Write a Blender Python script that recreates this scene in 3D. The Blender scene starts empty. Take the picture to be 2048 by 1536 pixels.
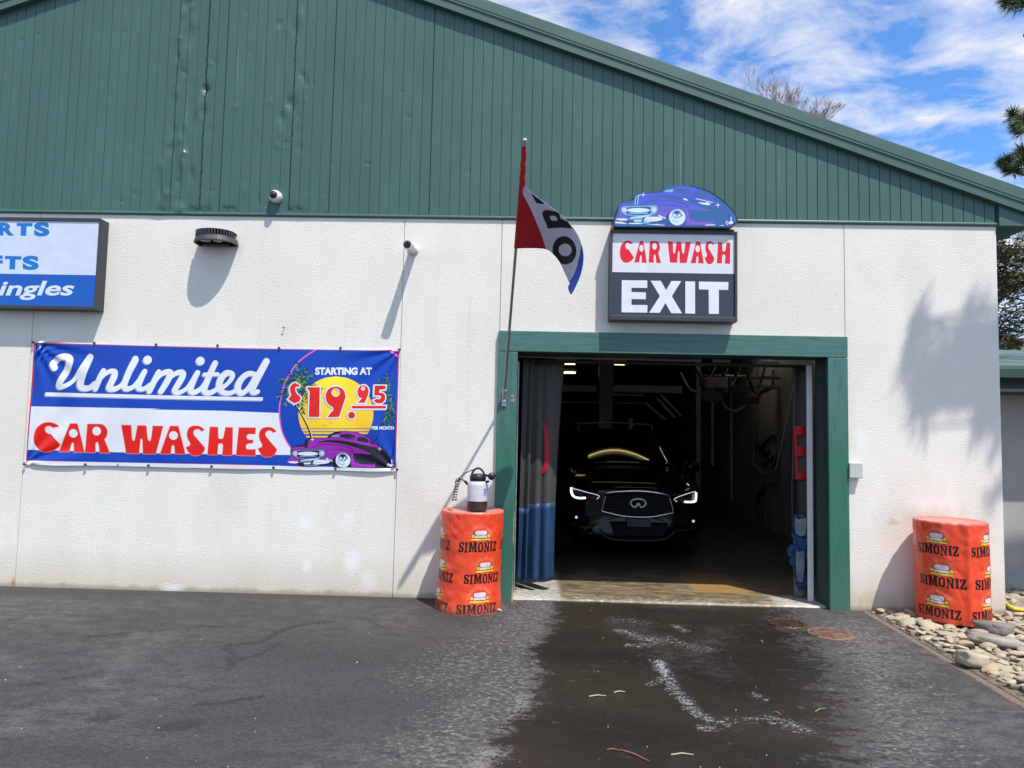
import bpy, bmesh, math, random
import numpy as np
from mathutils import Vector, Matrix, noise as mnoise
from mathutils.geometry import tessellate_polygon
random.seed(7)
sc = bpy.context.scene
C = sc.collection
PI = math.pi

# ------------------------------------------------------------------ camera
F = 1420.0                                   # focal length in photo pixels (2048 wide)
CAM = Vector((0.0, -6.9276, 1.6))
PITCH, YAW, ROLL = 0.06898655, 0.02688796, 0.0217005
_fw = Vector((-math.sin(YAW)*math.cos(PITCH), math.cos(YAW)*math.cos(PITCH), math.sin(PITCH)))
_rt = Vector((math.cos(YAW), math.sin(YAW), 0))
_up = _rt.cross(_fw)
RT = _rt*math.cos(ROLL) + _up*math.sin(ROLL)
UP = -_rt*math.sin(ROLL) + _up*math.cos(ROLL)
cd = bpy.data.cameras.new("camera")
cam = bpy.data.objects.new("camera", cd)
C.objects.link(cam)
cd.sensor_width = 36
cd.lens = F/2048*36
cd.clip_end = 2000
cam.matrix_world = Matrix(((RT.x, UP.x, -_fw.x, CAM.x), (RT.y, UP.y, -_fw.y, CAM.y), (RT.z, UP.z, -_fw.z, CAM.z), (0, 0, 0, 1)))
sc.camera = cam

# ------------------------------------------------------------------ sun, sky, exposure
SUN = Vector((0.74, -1.0, 2.45)).normalized()        # towards the sun
sl = bpy.data.lights.new("sun", 'SUN')
sl.energy = 2.9
sl.angle = math.radians(0.53)
sl.color = (1.0, 0.955, 0.88)
so = bpy.data.objects.new("sun", sl)
C.objects.link(so)
so.rotation_euler = SUN.to_track_quat('Z', 'Y').to_euler()
elev = math.asin(SUN.z)
azim = math.atan2(SUN.x, SUN.y)

w = bpy.data.worlds.new("World")
sc.world = w
w.use_nodes = True
nt = w.node_tree
nt.nodes.clear()
def N(t, nt_=None, **kw):
    n = (nt_ or nt).nodes.new(t)
    for k, v in kw.items():
        if k.startswith('i_'):
            n.inputs[k[2:].replace('_', ' ')].default_value = v
        else:
            setattr(n, k, v)
    return n
sky = N('ShaderNodeTexSky', sky_type='NISHITA', sun_disc=False, sun_elevation=elev, sun_rotation=azim)
sky.air_density, sky.dust_density, sky.ozone_density = 1.0, 0.3, 2.2
tc = N('ShaderNodeTexCoord')
sep = N('ShaderNodeSeparateXYZ')
nt.links.new(tc.outputs['Generated'], sep.inputs[0])
zc = N('ShaderNodeMath', operation='ADD'); zc.inputs[1].default_value = 0.12
zm = N('ShaderNodeMath', operation='MAXIMUM'); zm.inputs[1].default_value = 0.02
nt.links.new(sep.outputs[2], zm.inputs[0]); nt.links.new(zm.outputs[0], zc.inputs[0])
dx = N('ShaderNodeMath', operation='DIVIDE'); dy = N('ShaderNodeMath', operation='DIVIDE')
for d_, k in ((dx, 0), (dy, 1)):
    nt.links.new(sep.outputs[k], d_.inputs[0]); nt.links.new(zc.outputs[0], d_.inputs[1])
cmb = N('ShaderNodeCombineXYZ')
nt.links.new(dx.outputs[0], cmb.inputs[0]); nt.links.new(dy.outputs[0], cmb.inputs[1])
mp = N('ShaderNodeMapping')
mp.inputs['Location'].default_value = (3.1, 1.7, 0); mp.inputs['Scale'].default_value = (1.0, 1.25, 1)
mp.inputs['Rotation'].default_value = (0, 0, 0.5)
nt.links.new(cmb.outputs[0], mp.inputs[0])
n1 = N('ShaderNodeTexNoise'); n1.inputs['Scale'].default_value = 4.2; n1.inputs['Detail'].default_value = 9; n1.inputs['Roughness'].default_value = 0.62; n1.inputs['Distortion'].default_value = 0.35
n2 = N('ShaderNodeTexNoise'); n2.inputs['Scale'].default_value = 0.9; n2.inputs['Detail'].default_value = 3
nt.links.new(mp.outputs[0], n1.inputs['Vector']); nt.links.new(mp.outputs[0], n2.inputs['Vector'])
ad = N('ShaderNodeMath', operation='MULTIPLY_ADD'); ad.inputs[1].default_value = 0.42
nt.links.new(n2.outputs[0], ad.inputs[0]); nt.links.new(n1.outputs[0], ad.inputs[2])
rp = N('ShaderNodeValToRGB')
rp.color_ramp.elements[0].position = 0.56; rp.color_ramp.elements[0].color = (0, 0, 0, 1)
rp.color_ramp.elements[1].position = 0.86; rp.color_ramp.elements[1].color = (1, 1, 1, 1)
nt.links.new(ad.outputs[0], rp.inputs[0])
tint = N('ShaderNodeMixRGB', blend_type='MULTIPLY'); tint.inputs[0].default_value = 1.0; tint.inputs[2].default_value = (0.58, 0.93, 1.28, 1)
nt.links.new(sky.outputs[0], tint.inputs[1])
mx = N('ShaderNodeMixRGB'); mx.inputs[2].default_value = (5.1, 5.1, 5.4, 1)
nt.links.new(rp.outputs[0], mx.inputs[0]); nt.links.new(tint.outputs[0], mx.inputs[1])
bg = N('ShaderNodeBackground'); bg.inputs['Strength'].default_value = 0.1
ow = N('ShaderNodeOutputWorld')
nt.links.new(mx.outputs[0], bg.inputs[0]); nt.links.new(bg.outputs[0], ow.inputs[0])

sc.view_settings.view_transform = 'Standard'
sc.view_settings.look = 'None'
sc.view_settings.gamma = 1
sc.view_settings.exposure = 0.90

# ------------------------------------------------------------------ measuring helpers
def ray(px, py):
    return _fw + RT*((px-1024)/F) - UP*((py-768)/F)
def at(px, py, y=0.0):
    """point of the photo on a wall-parallel plane at depth y"""
    d = ray(px, py); return CAM + d*((y-CAM.y)/d.y)
def gr(px, py, z=0.0):
    d = ray(px, py); return CAM + d*((z-CAM.z)/d.z)
def ax(px, py, x):
    d = ray(px, py); return CAM + d*((x-CAM.x)/d.x)
def proj(P):
    d = Vector(P)-CAM; k = d.dot(_fw); return (1024+F*d.dot(RT)/k, 768-F*d.dot(UP)/k)
def srgb(r, g, b):
    f = lambda c: (c/255/12.92) if c/255 <= 0.04045 else ((c/255+0.055)/1.055)**2.4
    return (f(r), f(g), f(b), 1)

# ------------------------------------------------------------------ materials
def mat_base(name):
    m = bpy.data.materials.new(name); m.use_nodes = True
    n = m.node_tree; n.nodes.clear()
    o = n.nodes.new('ShaderNodeOutputMaterial'); p = n.nodes.new('ShaderNodeBsdfPrincipled')
    n.links.new(p.outputs[0], o.inputs[0])
    return m, n, p
def nd(n, t, **kw):
    x = n.nodes.new(t)
    for k, v in kw.items(): setattr(x, k, v)
    return x
def noise_node(n, scale, detail=4, rough=0.55, stretch=(1, 1, 1), dist=0.0, loc=(0, 0, 0)):
    t = nd(n, 'ShaderNodeTexCoord'); m = nd(n, 'ShaderNodeMapping')
    m.inputs['Scale'].default_value = stretch; m.inputs['Location'].default_value = loc
    n.links.new(t.outputs['Object'], m.inputs[0])
    x = nd(n, 'ShaderNodeTexNoise')
    x.inputs['Scale'].default_value = scale; x.inputs['Detail'].default_value = detail
    x.inputs['Roughness'].default_value = rough; x.inputs['Distortion'].default_value = dist
    n.links.new(m.outputs[0], x.inputs['Vector'])
    return x.outputs[0]
def ramp(n, src, stops):
    r = nd(n, 'ShaderNodeValToRGB')
    el = r.color_ramp.elements
    while len(el) < len(stops): el.new(0.5)
    for e, (p, c) in zip(el, stops):
        e.position = p; e.color = c if len(c) == 4 else (*c, 1)
    n.links.new(src, r.inputs[0]); return r.outputs[0]
def gray(v): return (v, v, v, 1)
def mix(n, fac, a, b, mode='MIX'):
    m = nd(n, 'ShaderNodeMixRGB', blend_type=mode)
    for i, v in ((0, fac), (1, a), (2, b)):
        if hasattr(v, 'is_linked') or hasattr(v, 'links'): n.links.new(v, m.inputs[i])
        else: m.inputs[i].default_value = v if i == 0 else ((*v, 1) if len(v) == 3 else v)
    return m.outputs[0]
def math_(n, op, a, b=None, clamp=False):
    m = nd(n, 'ShaderNodeMath', operation=op); m.use_clamp = clamp
    for i, v in ((0, a), (1, b)):
        if v is None: continue
        if hasattr(v, 'links'): n.links.new(v, m.inputs[i])
        else: m.inputs[i].default_value = v
    return m.outputs[0]
def bump(n, p, h, dist, strength=1.0):
    b = nd(n, 'ShaderNodeBump'); b.inputs['Distance'].default_value = dist; b.inputs['Strength'].default_value = strength
    n.links.new(h, b.inputs['Height']); n.links.new(b.outputs[0], p.inputs['Normal'])
def attr(n, name):
    a = nd(n, 'ShaderNodeAttribute'); a.attribute_name = name; return a
def M(name, col, rough=0.6, metal=0.0, var=0.12, vscale=6.0, stretch=(1, 1, 1), bmp=None, coat=0.0, spec=0.5, rvar=0.08):
    m, n, p = mat_base(name)
    c = tuple(col[:3])
    v = noise_node(n, vscale, 6, 0.6, stretch)
    lo = tuple(x*(1-var*1.6) for x in c); hi = tuple(min(1, x*(1+var)) for x in c)
    n.links.new(ramp(n, v, [(0.3, lo), (0.7, hi)]), p.inputs['Base Color'])
    n.links.new(ramp(n, v, [(0.3, gray(max(0.02, rough-rvar))), (0.7, gray(min(1, rough+rvar)))]), p.inputs['Roughness'])
    p.inputs['Metallic'].default_value = metal
    p.inputs['Coat Weight'].default_value = coat
    p.inputs['Specular IOR Level'].default_value = spec
    if bmp:
        bump(n, p, noise_node(n, bmp[0], 5, 0.6, stretch), bmp[1])
    return m
def emis(name, col, s):
    m, n, p = mat_base(name)
    p.inputs['Base Color'].default_value = (*col[:3], 1); p.inputs['Emission Color'].default_value = (*col[:3], 1); p.inputs['Emission Strength'].default_value = s
    return m
def ink(name, rough=0.35, var=0.06, crinkle=0.0):
    m, n, p = mat_base(name)
    v = noise_node(n, 9, 6, 0.6)
    n.links.new(mix(n, 1.0, attr(n, 'ink').outputs['Color'], ramp(n, v, [(0.3, gray(1-var*2)), (0.7, gray(1.0))]), 'MULTIPLY'), p.inputs['Base Color'])
    p.inputs['Roughness'].default_value = rough
    if crinkle:
        a = noise_node(n, 13, 3, 0.5, (1, 1, 0.6), 1.2); b_ = noise_node(n, 28, 4, 0.6, (1, 1, 1), 0.8)
        r1 = math_(n, 'ABSOLUTE', math_(n, 'SUBTRACT', a, 0.5)); bump(n, p, math_(n, 'ADD', r1, math_(n, 'MULTIPLY', b_, 0.35)), crinkle, 0.7)
        g = nd(n, 'ShaderNodeNewGeometry'); s_ = nd(n, 'ShaderNodeSeparateXYZ'); n.links.new(g.outputs['Position'], s_.inputs[0])
        src = p.inputs['Base Color'].links[0].from_socket
        k = math_(n, 'MULTIPLY', math_(n, 'SUBTRACT', math_(n, 'MULTIPLY', b_, 0.20), s_.outputs[2]), 9, True)
        n.links.new(mix(n, math_(n, 'MULTIPLY', k, 0.55), src, (0.20, 0.12, 0.09)), p.inputs['Base Color'])
        n.links.new(ramp(n, v, [(0.4, gray(rough-.08)), (0.6, gray(rough+.15))]), p.inputs['Roughness'])
    return m

MAT = {}
# stucco
def stucco():
    m, n, p = mat_base('stucco')
    big = noise_node(n, 0.9, 5, 0.6, (1, 1, 0.6))
    fine = noise_node(n, 66, 4, 0.65, (0.65, 1, 1.25), 0.8)
    spk = noise_node(n, 120, 3, 0.6, (0.7, 1, 1.2), 0.4)
    col = ramp(n, big, [(0.25, srgb(222, 217, 205)), (0.55, srgb(231, 227, 217)), (0.85, srgb(214, 208, 195))])
    drip = noise_node(n, 9, 5, 0.6, (1, 1, 0.07)); col = mix(n, ramp(n, drip, [(0.60, gray(0)), (0.80, gray(0.30))]), col, srgb(190, 182, 166))
    # dirt splashed up from the ground
    g = nd(n, 'ShaderNodeNewGeometry'); s = nd(n, 'ShaderNodeSeparateXYZ'); n.links.new(g.outputs['Position'], s.inputs[0])
    dn = noise_node(n, 5, 6, 0.7, (1, 1, 0.5))
    low = math_(n, 'SUBTRACT', 0.30, math_(n, 'ADD', s.outputs[2], math_(n, 'MULTIPLY', dn, -0.22)))
    lowm = math_(n, 'MULTIPLY', math_(n, 'MULTIPLY', low, 2.2, True), 0.75)
    col = mix(n, lowm, col, srgb(196, 184, 158))
    low2 = math_(n, 'MULTIPLY', math_(n, 'SUBTRACT', math_(n, 'MULTIPLY', dn, 0.11), s.outputs[2]), 25, True)
    col = mix(n, math_(n, 'MULTIPLY', low2, 0.55), col, srgb(120, 108, 84))
    # touched-up whiter patches, rust streak, brown splash by the right barrel
    def blob(px, py, rx, rz, c, a, k=0.5):
        nonlocal col
        P = at(px, py); v = nd(n, 'ShaderNodeVectorMath', operation='SUBTRACT'); n.links.new(g.outputs['Position'], v.inputs[0]); v.inputs[1].default_value = P
        sc_ = nd(n, 'ShaderNodeVectorMath', operation='MULTIPLY'); n.links.new(v.outputs[0], sc_.inputs[0]); sc_.inputs[1].default_value = (1/rx, 0, 1/rz)
        le = nd(n, 'ShaderNodeVectorMath', operation='LENGTH'); n.links.new(sc_.outputs[0], le.inputs[0])
        f = math_(n, 'SUBTRACT', math_(n, 'ADD', 1.0, math_(n, 'MULTIPLY', math_(n, 'SUBTRACT', dn, 0.5), 3.2*k)), le.outputs['Value'])
        f = math_(n, 'MULTIPLY', math_(n, 'MULTIPLY', f, 1.3, True), a*0.62)
        col = mix(n, f, col, c)
    W_ = srgb(243, 244, 246)
    blob(608, 1046, .10, .10, W_, .85); blob(614, 1130, .06, .09, W_, .8); blob(704, 1124, .10, .16, W_, .8); blob(735, 1160, .12, .14, W_, .6); blob(345, 1176, .16, .05, W_, .9); blob(690, 1040, .15, .12, W_, .35)
    blob(26, 1167, .022, .09, srgb(176, 96, 30), .9, .3)
    blob(815, 985, .16, .35, srgb(206, 192, 176), .35, .8); blob(870, 1015, .2, .1, srgb(214, 204, 192), .4, .8)
    blob(1850, 1030, .45, .12, srgb(196, 184, 160), .6, .9); blob(1740, 1200, .3, .12, srgb(176, 152, 112), .7, .8)
    blob(1790, 1045, .10, .03, srgb(170, 146, 98), .6, 1.2); blob(440, 500, .3, .08, srgb(188, 180, 164), .5, .9); blob(1720, 880, .08, .14, W_, .7)
    n.links.new(col, p.inputs['Base Color'])
    p.inputs['Roughness'].default_value = 0.85; p.inputs['Specular IOR Level'].default_value = 0.2
    h = math_(n, 'ADD', ramp(n, fine, [(0.42, gray(0)), (0.6, gray(1))]), math_(n, 'MULTIPLY', spk, 0.5))
    bump(n, p, h, 0.0028, 0.36)
    return m
MAT['stucco'] = stucco()
def siding_mat():
    m, n, p = mat_base('green_siding')
    big = noise_node(n, 0.8, 5, 0.6, (1.6, 1, 0.5))
    st = noise_node(n, 14, 5, 0.6, (1, 1, 0.06))
    c = ramp(n, big, [(0.3, (0.052, 0.119, 0.102)), (0.7, (0.065, 0.141, 0.121))])
    c = mix(n, ramp(n, st, [(0.62, gray(0)), (0.80, gray(0.30))]), c, (0.105, 0.20, 0.18))
    scr = noise_node(n, 30, 2, 0.5, (1, 1, 0.02), loc=(5, 0, 3))
    c = mix(n, ramp(n, scr, [(0.73, gray(0)), (0.78, gray(0.5))]), c, (0.25, 0.42, 0.38))
    n.links.new(c, p.inputs['Base Color'])
    p.inputs['Roughness'].default_value = 0.40; p.inputs['Specular IOR Level'].default_value = 0.4
    bump(n, p, noise_node(n, 5, 3, 0.5, (1, 1, 0.5)), 0.006, 0.35)
    return m
MAT['siding'] = siding_mat()
MAT['fascia'] = M('green_fascia_metal', (0.066, 0.128, 0.110), 0.45, var=0.08, vscale=3, stretch=(0.3, 1, 1))
MAT['roofing'] = M('green_roof_metal', (0.085, 0.150, 0.125), 0.5, var=0.1, vscale=2)
MAT['soffit'] = M('dark_soffit', (0.03, 0.06, 0.055), 0.7)
def trim_mat(name, chips):
    m, n, p = mat_base(name)
    g = nd(n, 'ShaderNodeNewGeometry'); s = nd(n, 'ShaderNodeSeparateXYZ'); n.links.new(g.outputs['Position'], s.inputs[0])
    st = (1.2, 1, 0.12) if chips != 'h' else (0.12, 1, 1.2)
    grain = noise_node(n, 26, 6, 0.65, st, 0.4)
    big = noise_node(n, 2.2, 4, 0.6)
    # old sun-bleached paint above, fresher repaint below an uneven line
    line = math_(n, 'ADD', s.outputs[2], math_(n, 'MULTIPLY', math_(n, 'SUBTRACT', big, 0.5), 0.5))
    f = math_(n, 'MULTIPLY', math_(n, 'SUBTRACT', line, 1.45), 2.2, True)
    c = mix(n, f, (0.030, 0.150, 0.098), (0.062, 0.165, 0.140))
    c = mix(n, ramp(n, grain, [(0.35, gray(0.55)), (0.55, gray(0))]), c, (0.03, 0.09, 0.075))
    low = math_(n, 'MULTIPLY', math_(n, 'SUBTRACT', math_(n, 'MULTIPLY', big, 0.75), s.outputs[2]), 2.0, True)
    c = mix(n, math_(n, 'MULTIPLY', low, 0.6), c, (0.10, 0.16, 0.12))
    if chips == 'l':
        ch = noise_node(n, 5.5, 5, 0.65, (1, 1, 0.35), 0.5)
        ex = math_(n, 'MULTIPLY', math_(n, 'ADD', s.outputs[0], 0.165), 9.0)            # inner edge
        zf = math_(n, 'MULTIPLY', math_(n, 'SUBTRACT', 1.35, s.outputs[2]), 0.35, True)
        k = math_(n, 'MULTIPLY', math_(n, 'SUBTRACT', math_(n, 'ADD', math_(n, 'ADD', ch, ex), math_(n, 'MULTIPLY', zf, 0.9)), 1.0), 14, True)
        c = mix(n, k, c, (0.48, 0.36, 0.18))
    n.links.new(c, p.inputs['Base Color'])
    p.inputs['Roughness'].default_value = 0.5
    bump(n, p, grain, 0.004, 0.6)
    return m
MAT['trim_h'] = trim_mat('green_wood_header', 'h')
MAT['trim_l'] = trim_mat('green_wood_post_chipped', 'l')
MAT['trim_r'] = trim_mat('green_wood_post', 'r')
MAT['jamb'] = M('dark_green_jamb', (0.022, 0.055, 0.048), 0.5, var=0.3, vscale=4, stretch=(1, 1, 0.3))
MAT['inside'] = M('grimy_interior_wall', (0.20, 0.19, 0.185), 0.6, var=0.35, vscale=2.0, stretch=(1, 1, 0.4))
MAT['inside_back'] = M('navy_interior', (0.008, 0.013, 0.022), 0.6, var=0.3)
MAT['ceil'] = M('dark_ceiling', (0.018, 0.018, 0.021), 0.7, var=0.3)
MAT['black'] = M('black_plastic', (0.012, 0.012, 0.013), 0.4)
MAT['frame'] = M('dark_cabinet_metal', (0.040, 0.044, 0.055), 0.5, var=0.15, vscale=5, stretch=(1, 1, 0.2))
MAT['frame_dk'] = M('black_cabinet_metal', (0.015, 0.016, 0.018), 0.45)
MAT['lamp_body'] = M('weathered_lamp_housing', (0.050, 0.050, 0.058), 0.55, var=0.35, vscale=14)
MAT['white'] = M('white_plastic', (0.74, 0.74, 0.72), 0.45, var=0.06)
MAT['white_dirty'] = M('weathered_white_pvc', (0.70, 0.68, 0.64), 0.55, var=0.12, vscale=12)
MAT['boxgrey'] = M('pale_grey_plastic', (0.50, 0.51, 0.47), 0.5, var=0.06)
MAT['steel'] = M('galvanized_steel', (0.50, 0.50, 0.50), 0.42, 0.85, var=0.2, vscale=18)
MAT['pole'] = M('grey_aluminium_pole', (0.33, 0.33, 0.33), 0.4, 0.8, var=0.1)
MAT['chrome'] = M('chrome', (0.8, 0.8, 0.82), 0.12, 1.0, var=0.03)
MAT['glassdark'] = M('dark_dome_glass', (0.01, 0.01, 0.012), 0.06, coat=0.6)
MAT['lens'] = M('frosted_lens', (0.42, 0.42, 0.40), 0.3)
MAT['pipe_in'] = M('painted_bore_shade', (0.01, 0.01, 0.01), 0.8)
MAT['greypipe'] = M('grey_pipe', (0.16, 0.155, 0.15), 0.5, 0.2, var=0.2)
MAT['paint'] = M('black_car_paint', (0.003, 0.003, 0.004), 0.10, coat=0.25, var=0.05, rvar=0.02, spec=0.18)
MAT['glass'] = M('tinted_windscreen', (0.002, 0.002, 0.003), 0.03, coat=1.0, var=0.02, rvar=0.01)
MAT['void'] = M('matt_black_grille', (0.003, 0.003, 0.0035), 0.6, spec=0.12)
MAT['tyre'] = M('tyre_rubber', (0.012, 0.012, 0.012), 0.8)
MAT['rim'] = M('dark_alloy', (0.12, 0.12, 0.13), 0.35, 0.9)
MAT['led'] = emis('led_daylight_strip', (0.70, 1.0, 0.92), 1.5)
MAT['fog_brow_glow'] = emis('fog_lamp_and_brow_glow', (0.9, 0.95, 1.0), 0.30)  # fog lamp light, also painted on the headlamp brows as shine
MAT['amber'] = M('amber_reflector', (0.10, 0.035, 0.02), 0.3)
MAT['tube'] = emis('lit_tube', (1.0, 0.80, 0.36), 2.2)
MAT['tube_fill'] = emis('added_fill_tube', (1.0, 0.92, 0.80), 5.0)  # fill light for the tubes added out of view
MAT['vinyl_grey'] = M('grey_vinyl_curtain', (0.056, 0.051, 0.047), 0.6, var=0.25, vscale=3, stretch=(1, 1, 0.2))
MAT['vinyl_blue'] = M('blue_vinyl_curtain', (0.010, 0.046, 0.125), 0.55, var=0.3, vscale=5, stretch=(1, 1, 0.3))
MAT['red'] = M('red_vinyl', (0.42, 0.008, 0.012), 0.5)
MAT['foamblue'] = M('blue_foam_pad', (0.012, 0.060, 0.16), 0.85, var=0.4, vscale=16, bmp=(40, 0.01))
MAT['clear'] = M('milky_plastic_sheet', (0.20, 0.20, 0.23), 0.5, var=0.3)
MAT['bottle'] = M('milky_bottle_plastic', (0.52, 0.53, 0.58), 0.3, var=0.06)
MAT['liquid'] = M('bottle_with_dark_liquid', (0.035, 0.022, 0.022), 0.3, var=0.2)
MAT['yellowhose'] = M('yellow_hose', (0.62, 0.52, 0.02), 0.5)
MAT['iron'] = M('rusty_iron_cover', (0.22, 0.125, 0.095), 0.7, 0.2, var=0.4, vscale=20, bmp=(60, 0.004))
MAT['iron_wet'] = M('wet_rusty_iron_cover', (0.085, 0.042, 0.034), 0.4, 0.2, var=0.45, vscale=20, bmp=(60, 0.004))
MAT['bark'] = M('bark', (0.09, 0.065, 0.05), 0.9, var=0.4, vscale=9, stretch=(1, 1, 0.3), bmp=(20, 0.02))
MAT['bark_red'] = M('reddish_twigs', (0.42, 0.32, 0.30), 0.85, var=0.3)
MAT['needle'] = M('pine_needles', (0.060, 0.085, 0.032), 0.6, var=0.5, vscale=2.5)
MAT['needle_dk'] = M('dark_evergreen_leaf', (0.125, 0.125, 0.060), 0.7, var=0.5, vscale=1.4)
MAT['grass'] = M('grass_blade', (0.08, 0.15, 0.03), 0.6, var=0.4)
MAT['twig'] = M('dry_twig', (0.42, 0.33, 0.24), 0.8, var=0.3)
MAT['soil'] = M('brown_soil', (0.17, 0.13, 0.095), 0.95, var=0.45, vscale=12, bmp=(40, 0.02))
MAT['paper'] = M('pale_scrap', (0.55, 0.53, 0.5), 0.7)
MAT['annex'] = M('grey_render', (0.36, 0.35, 0.33), 0.9, var=0.08, vscale=3, bmp=(50, 0.004))
def rock_mat(name, c):
    m, n, p = mat_base(name)
    oi = nd(n, 'ShaderNodeObjectInfo')
    v = noise_node(n, 7, 6, 0.65)
    a = ramp(n, v, [(0.3, tuple(x*0.72 for x in c)), (0.7, c)])
    b = ramp(n, oi.outputs['Random'], [(0.0, (0.92, 0.86, 0.76)), (0.25, (1.12, 1.05, 0.9)), (0.5, (0.78, 0.80, 0.80)), (0.72, (1.0, 0.78, 0.66)), (0.86, (1.3, 1.22, 1.05)), (1.0, (0.66, 0.60, 0.55))])
    n.links.new(mix(n, 1.0, a, b, 'MULTIPLY'), p.inputs['Base Color'])
    p.inputs['Roughness'].default_value = 0.75
    bump(n, p, noise_node(n, 30, 5, 0.6), 0.006, 0.6)
    return m
MAT['rock'] = rock_mat('river_rock', (0.48, 0.43, 0.345))
MAT['rock_grey'] = M('dark_grey_slab', (0.20, 0.18, 0.165), 0.8, var=0.3, vscale=9, bmp=(24, 0.008))

# ------------------------------------------------------------------ object helpers
class MB:
    """collects shapes; build() links them as ONE mesh object"""
    def __init__(s): s.v = []; s.f = []; s.mi = []; s.cur = 0; s.smooth = []; s.sm = False
    def add(s, vs, fs):
        o = len(s.v); s.v += [tuple(v) for v in vs]
        for f in fs: s.f.append([i+o for i in f]); s.mi.append(s.cur); s.smooth.append(s.sm)
    def box(s, x0, x1, y0, y1, z0, z1):
        s.add([(x0,y0,z0),(x1,y0,z0),(x1,y1,z0),(x0,y1,z0),(x0,y0,z1),(x1,y0,z1),(x1,y1,z1),(x0,y1,z1)],
              [(0,3,2,1),(4,5,6,7),(0,1,5,4),(1,2,6,5),(2,3,7,6),(3,0,4,7)])
    def bbox(s, x0, x1, y0, y1, z0, z1, b=0.006):
        """box with bevelled edges"""
        bm = bmesh.new(); r = bmesh.ops.create_cube(bm, size=1)
        for v in bm.verts: v.co = Vector(((x0+x1)/2+v.co.x*(x1-x0), (y0+y1)/2+v.co.y*(y1-y0), (z0+z1)/2+v.co.z*(z1-z0)))
        bmesh.ops.bevel(bm, geom=bm.edges[:], offset=b, segments=2, affect='EDGES', profile=0.5)
        s.bm(bm)
    def bm(s, bm):
        bm.verts.index_update(); s.add([v.co[:] for v in bm.verts], [[v.index for v in f.verts] for f in bm.faces]); bm.free()
    def prism(s, pts, y0, y1):
        """closed outline (x, z) given thickness along y; y0 is the front"""
        n = len(pts); area = sum(pts[i][0]*pts[(i+1) % n][1]-pts[(i+1) % n][0]*pts[i][1] for i in range(n))
        if area < 0: pts = pts[::-1]
        vs = [(x, y0, z) for x, z in pts]+[(x, y1, z) for x, z in pts]
        s.add(vs, [list(range(n)), list(range(2*n-1, n-1, -1))]+[[i, n+i, n+(i+1) % n, (i+1) % n] for i in range(n)])
    def zprism(s, pts, z0, z1):
        n = len(pts); vs = [(x, y, z0) for x, y in pts]+[(x, y, z1) for x, y in pts]
        s.add(vs, [list(range(n))[::-1], list(range(n, 2*n))]+[[i, (i+1) % n, n+(i+1) % n, n+i] for i in range(n)])
    def tube(s, path, r, seg=8, caps=True):
        path = [Vector(p) for p in path]; n = len(path); rr = r if hasattr(r, '__len__') else [r]*n
        sm, s.sm = s.sm, True
        vs = []; prev = None
        for i, p in enumerate(path):
            t = (path[min(i+1, n-1)]-path[max(i-1, 0)]).normalized()
            if prev is None:
                a = t.cross(Vector((0, 0, 1)) if abs(t.z) < 0.9 else Vector((1, 0, 0))).normalized()
            else:
                a = (prev-t*prev.dot(t)).normalized()
            prev = a; b = t.cross(a)
            for k in range(seg):
                an = 2*PI*k/seg; vs.append(p+(a*math.cos(an)+b*math.sin(an))*rr[i])
        fs = [[i*seg+k, i*seg+(k+1) % seg, (i+1)*seg+(k+1) % seg, (i+1)*seg+k] for i in range(n-1) for k in range(seg)]
        s.add(vs, fs)
        s.sm = sm
        if caps:
            s.add(vs[:seg], [list(range(seg))[::-1]]); s.add(vs[-seg:], [list(range(seg))])
    def lathe(s, prof, c=(0, 0, 0), seg=32, axis='z', caps=True):
        """profile of (radius, height)"""
        sm, s.sm = s.sm, True
        vs = []
        for r, h in prof:
            for k in range(seg):
                a = 2*PI*k/seg
                p = (r*math.cos(a), r*math.sin(a), h)
                if axis == 'y': p = (p[0], h, -p[1])
                if axis == 'x': p = (h, p[0], p[1])
                vs.append((p[0]+c[0], p[1]+c[1], p[2]+c[2]))
        n = len(prof)
        s.add(vs, [[i*seg+k, i*seg+(k+1) % seg, (i+1)*seg+(k+1) % seg, (i+1)*seg+k] for i in range(n-1) for k in range(seg)])
        s.sm = sm
        if caps:
            s.add(vs[:seg], [list(range(seg))[::-1]]); s.add(vs[-seg:], [list(range(seg))])
    def grid(s, P):
        """P[i][j] points"""
        a, b = len(P), len(P[0]); sm, s.sm = s.sm, True
        s.add([p for r in P for p in r], [[i*b+j, (i+1)*b+j, (i+1)*b+j+1, i*b+j+1] for i in range(a-1) for j in range(b-1)]); s.sm = sm
    def build(s, name, mats, parent=None, loc=None):
        mats = mats if isinstance(mats, (list, tuple)) else [mats]
        base = Vector(loc) if loc is not None else root_loc(parent)
        me = bpy.data.meshes.new(name)
        me.from_pydata([Vector(v)-base for v in s.v], [], s.f)
        me.polygons.foreach_set('material_index', s.mi); me.polygons.foreach_set('use_smooth', s.smooth)
        for m in mats: me.materials.append(m if not isinstance(m, str) else MAT[m])
        me.update()
        o = bpy.data.objects.new(name, me); C.objects.link(o)
        if parent is not None: o.parent = parent
        else: o.location = base
        return o
def root_loc(p):
    if p is None: return Vector((0, 0, 0))
    while p.parent is not None: p = p.parent
    return Vector(p.location)
def tag(o, label=None, cat=None, group=None, kind=None):
    if label: o['label'] = label
    if cat: o['category'] = cat
    if group: o['group'] = group
    if kind: o['kind'] = kind
    return o
def thing(name, label, cat, loc=(0, 0, 0), group=None):
    o = bpy.data.objects.new(name, None); C.objects.link(o); o.location = loc; o.empty_display_size = 0.1
    return tag(o, label, cat, group)
def bevel(o, wd=0.006, seg=2):
    m = o.modifiers.new('bevel', 'BEVEL'); m.width = wd; m.segments = seg; m.limit_method = 'ANGLE'; m.angle_limit = 0.7; return o
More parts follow.
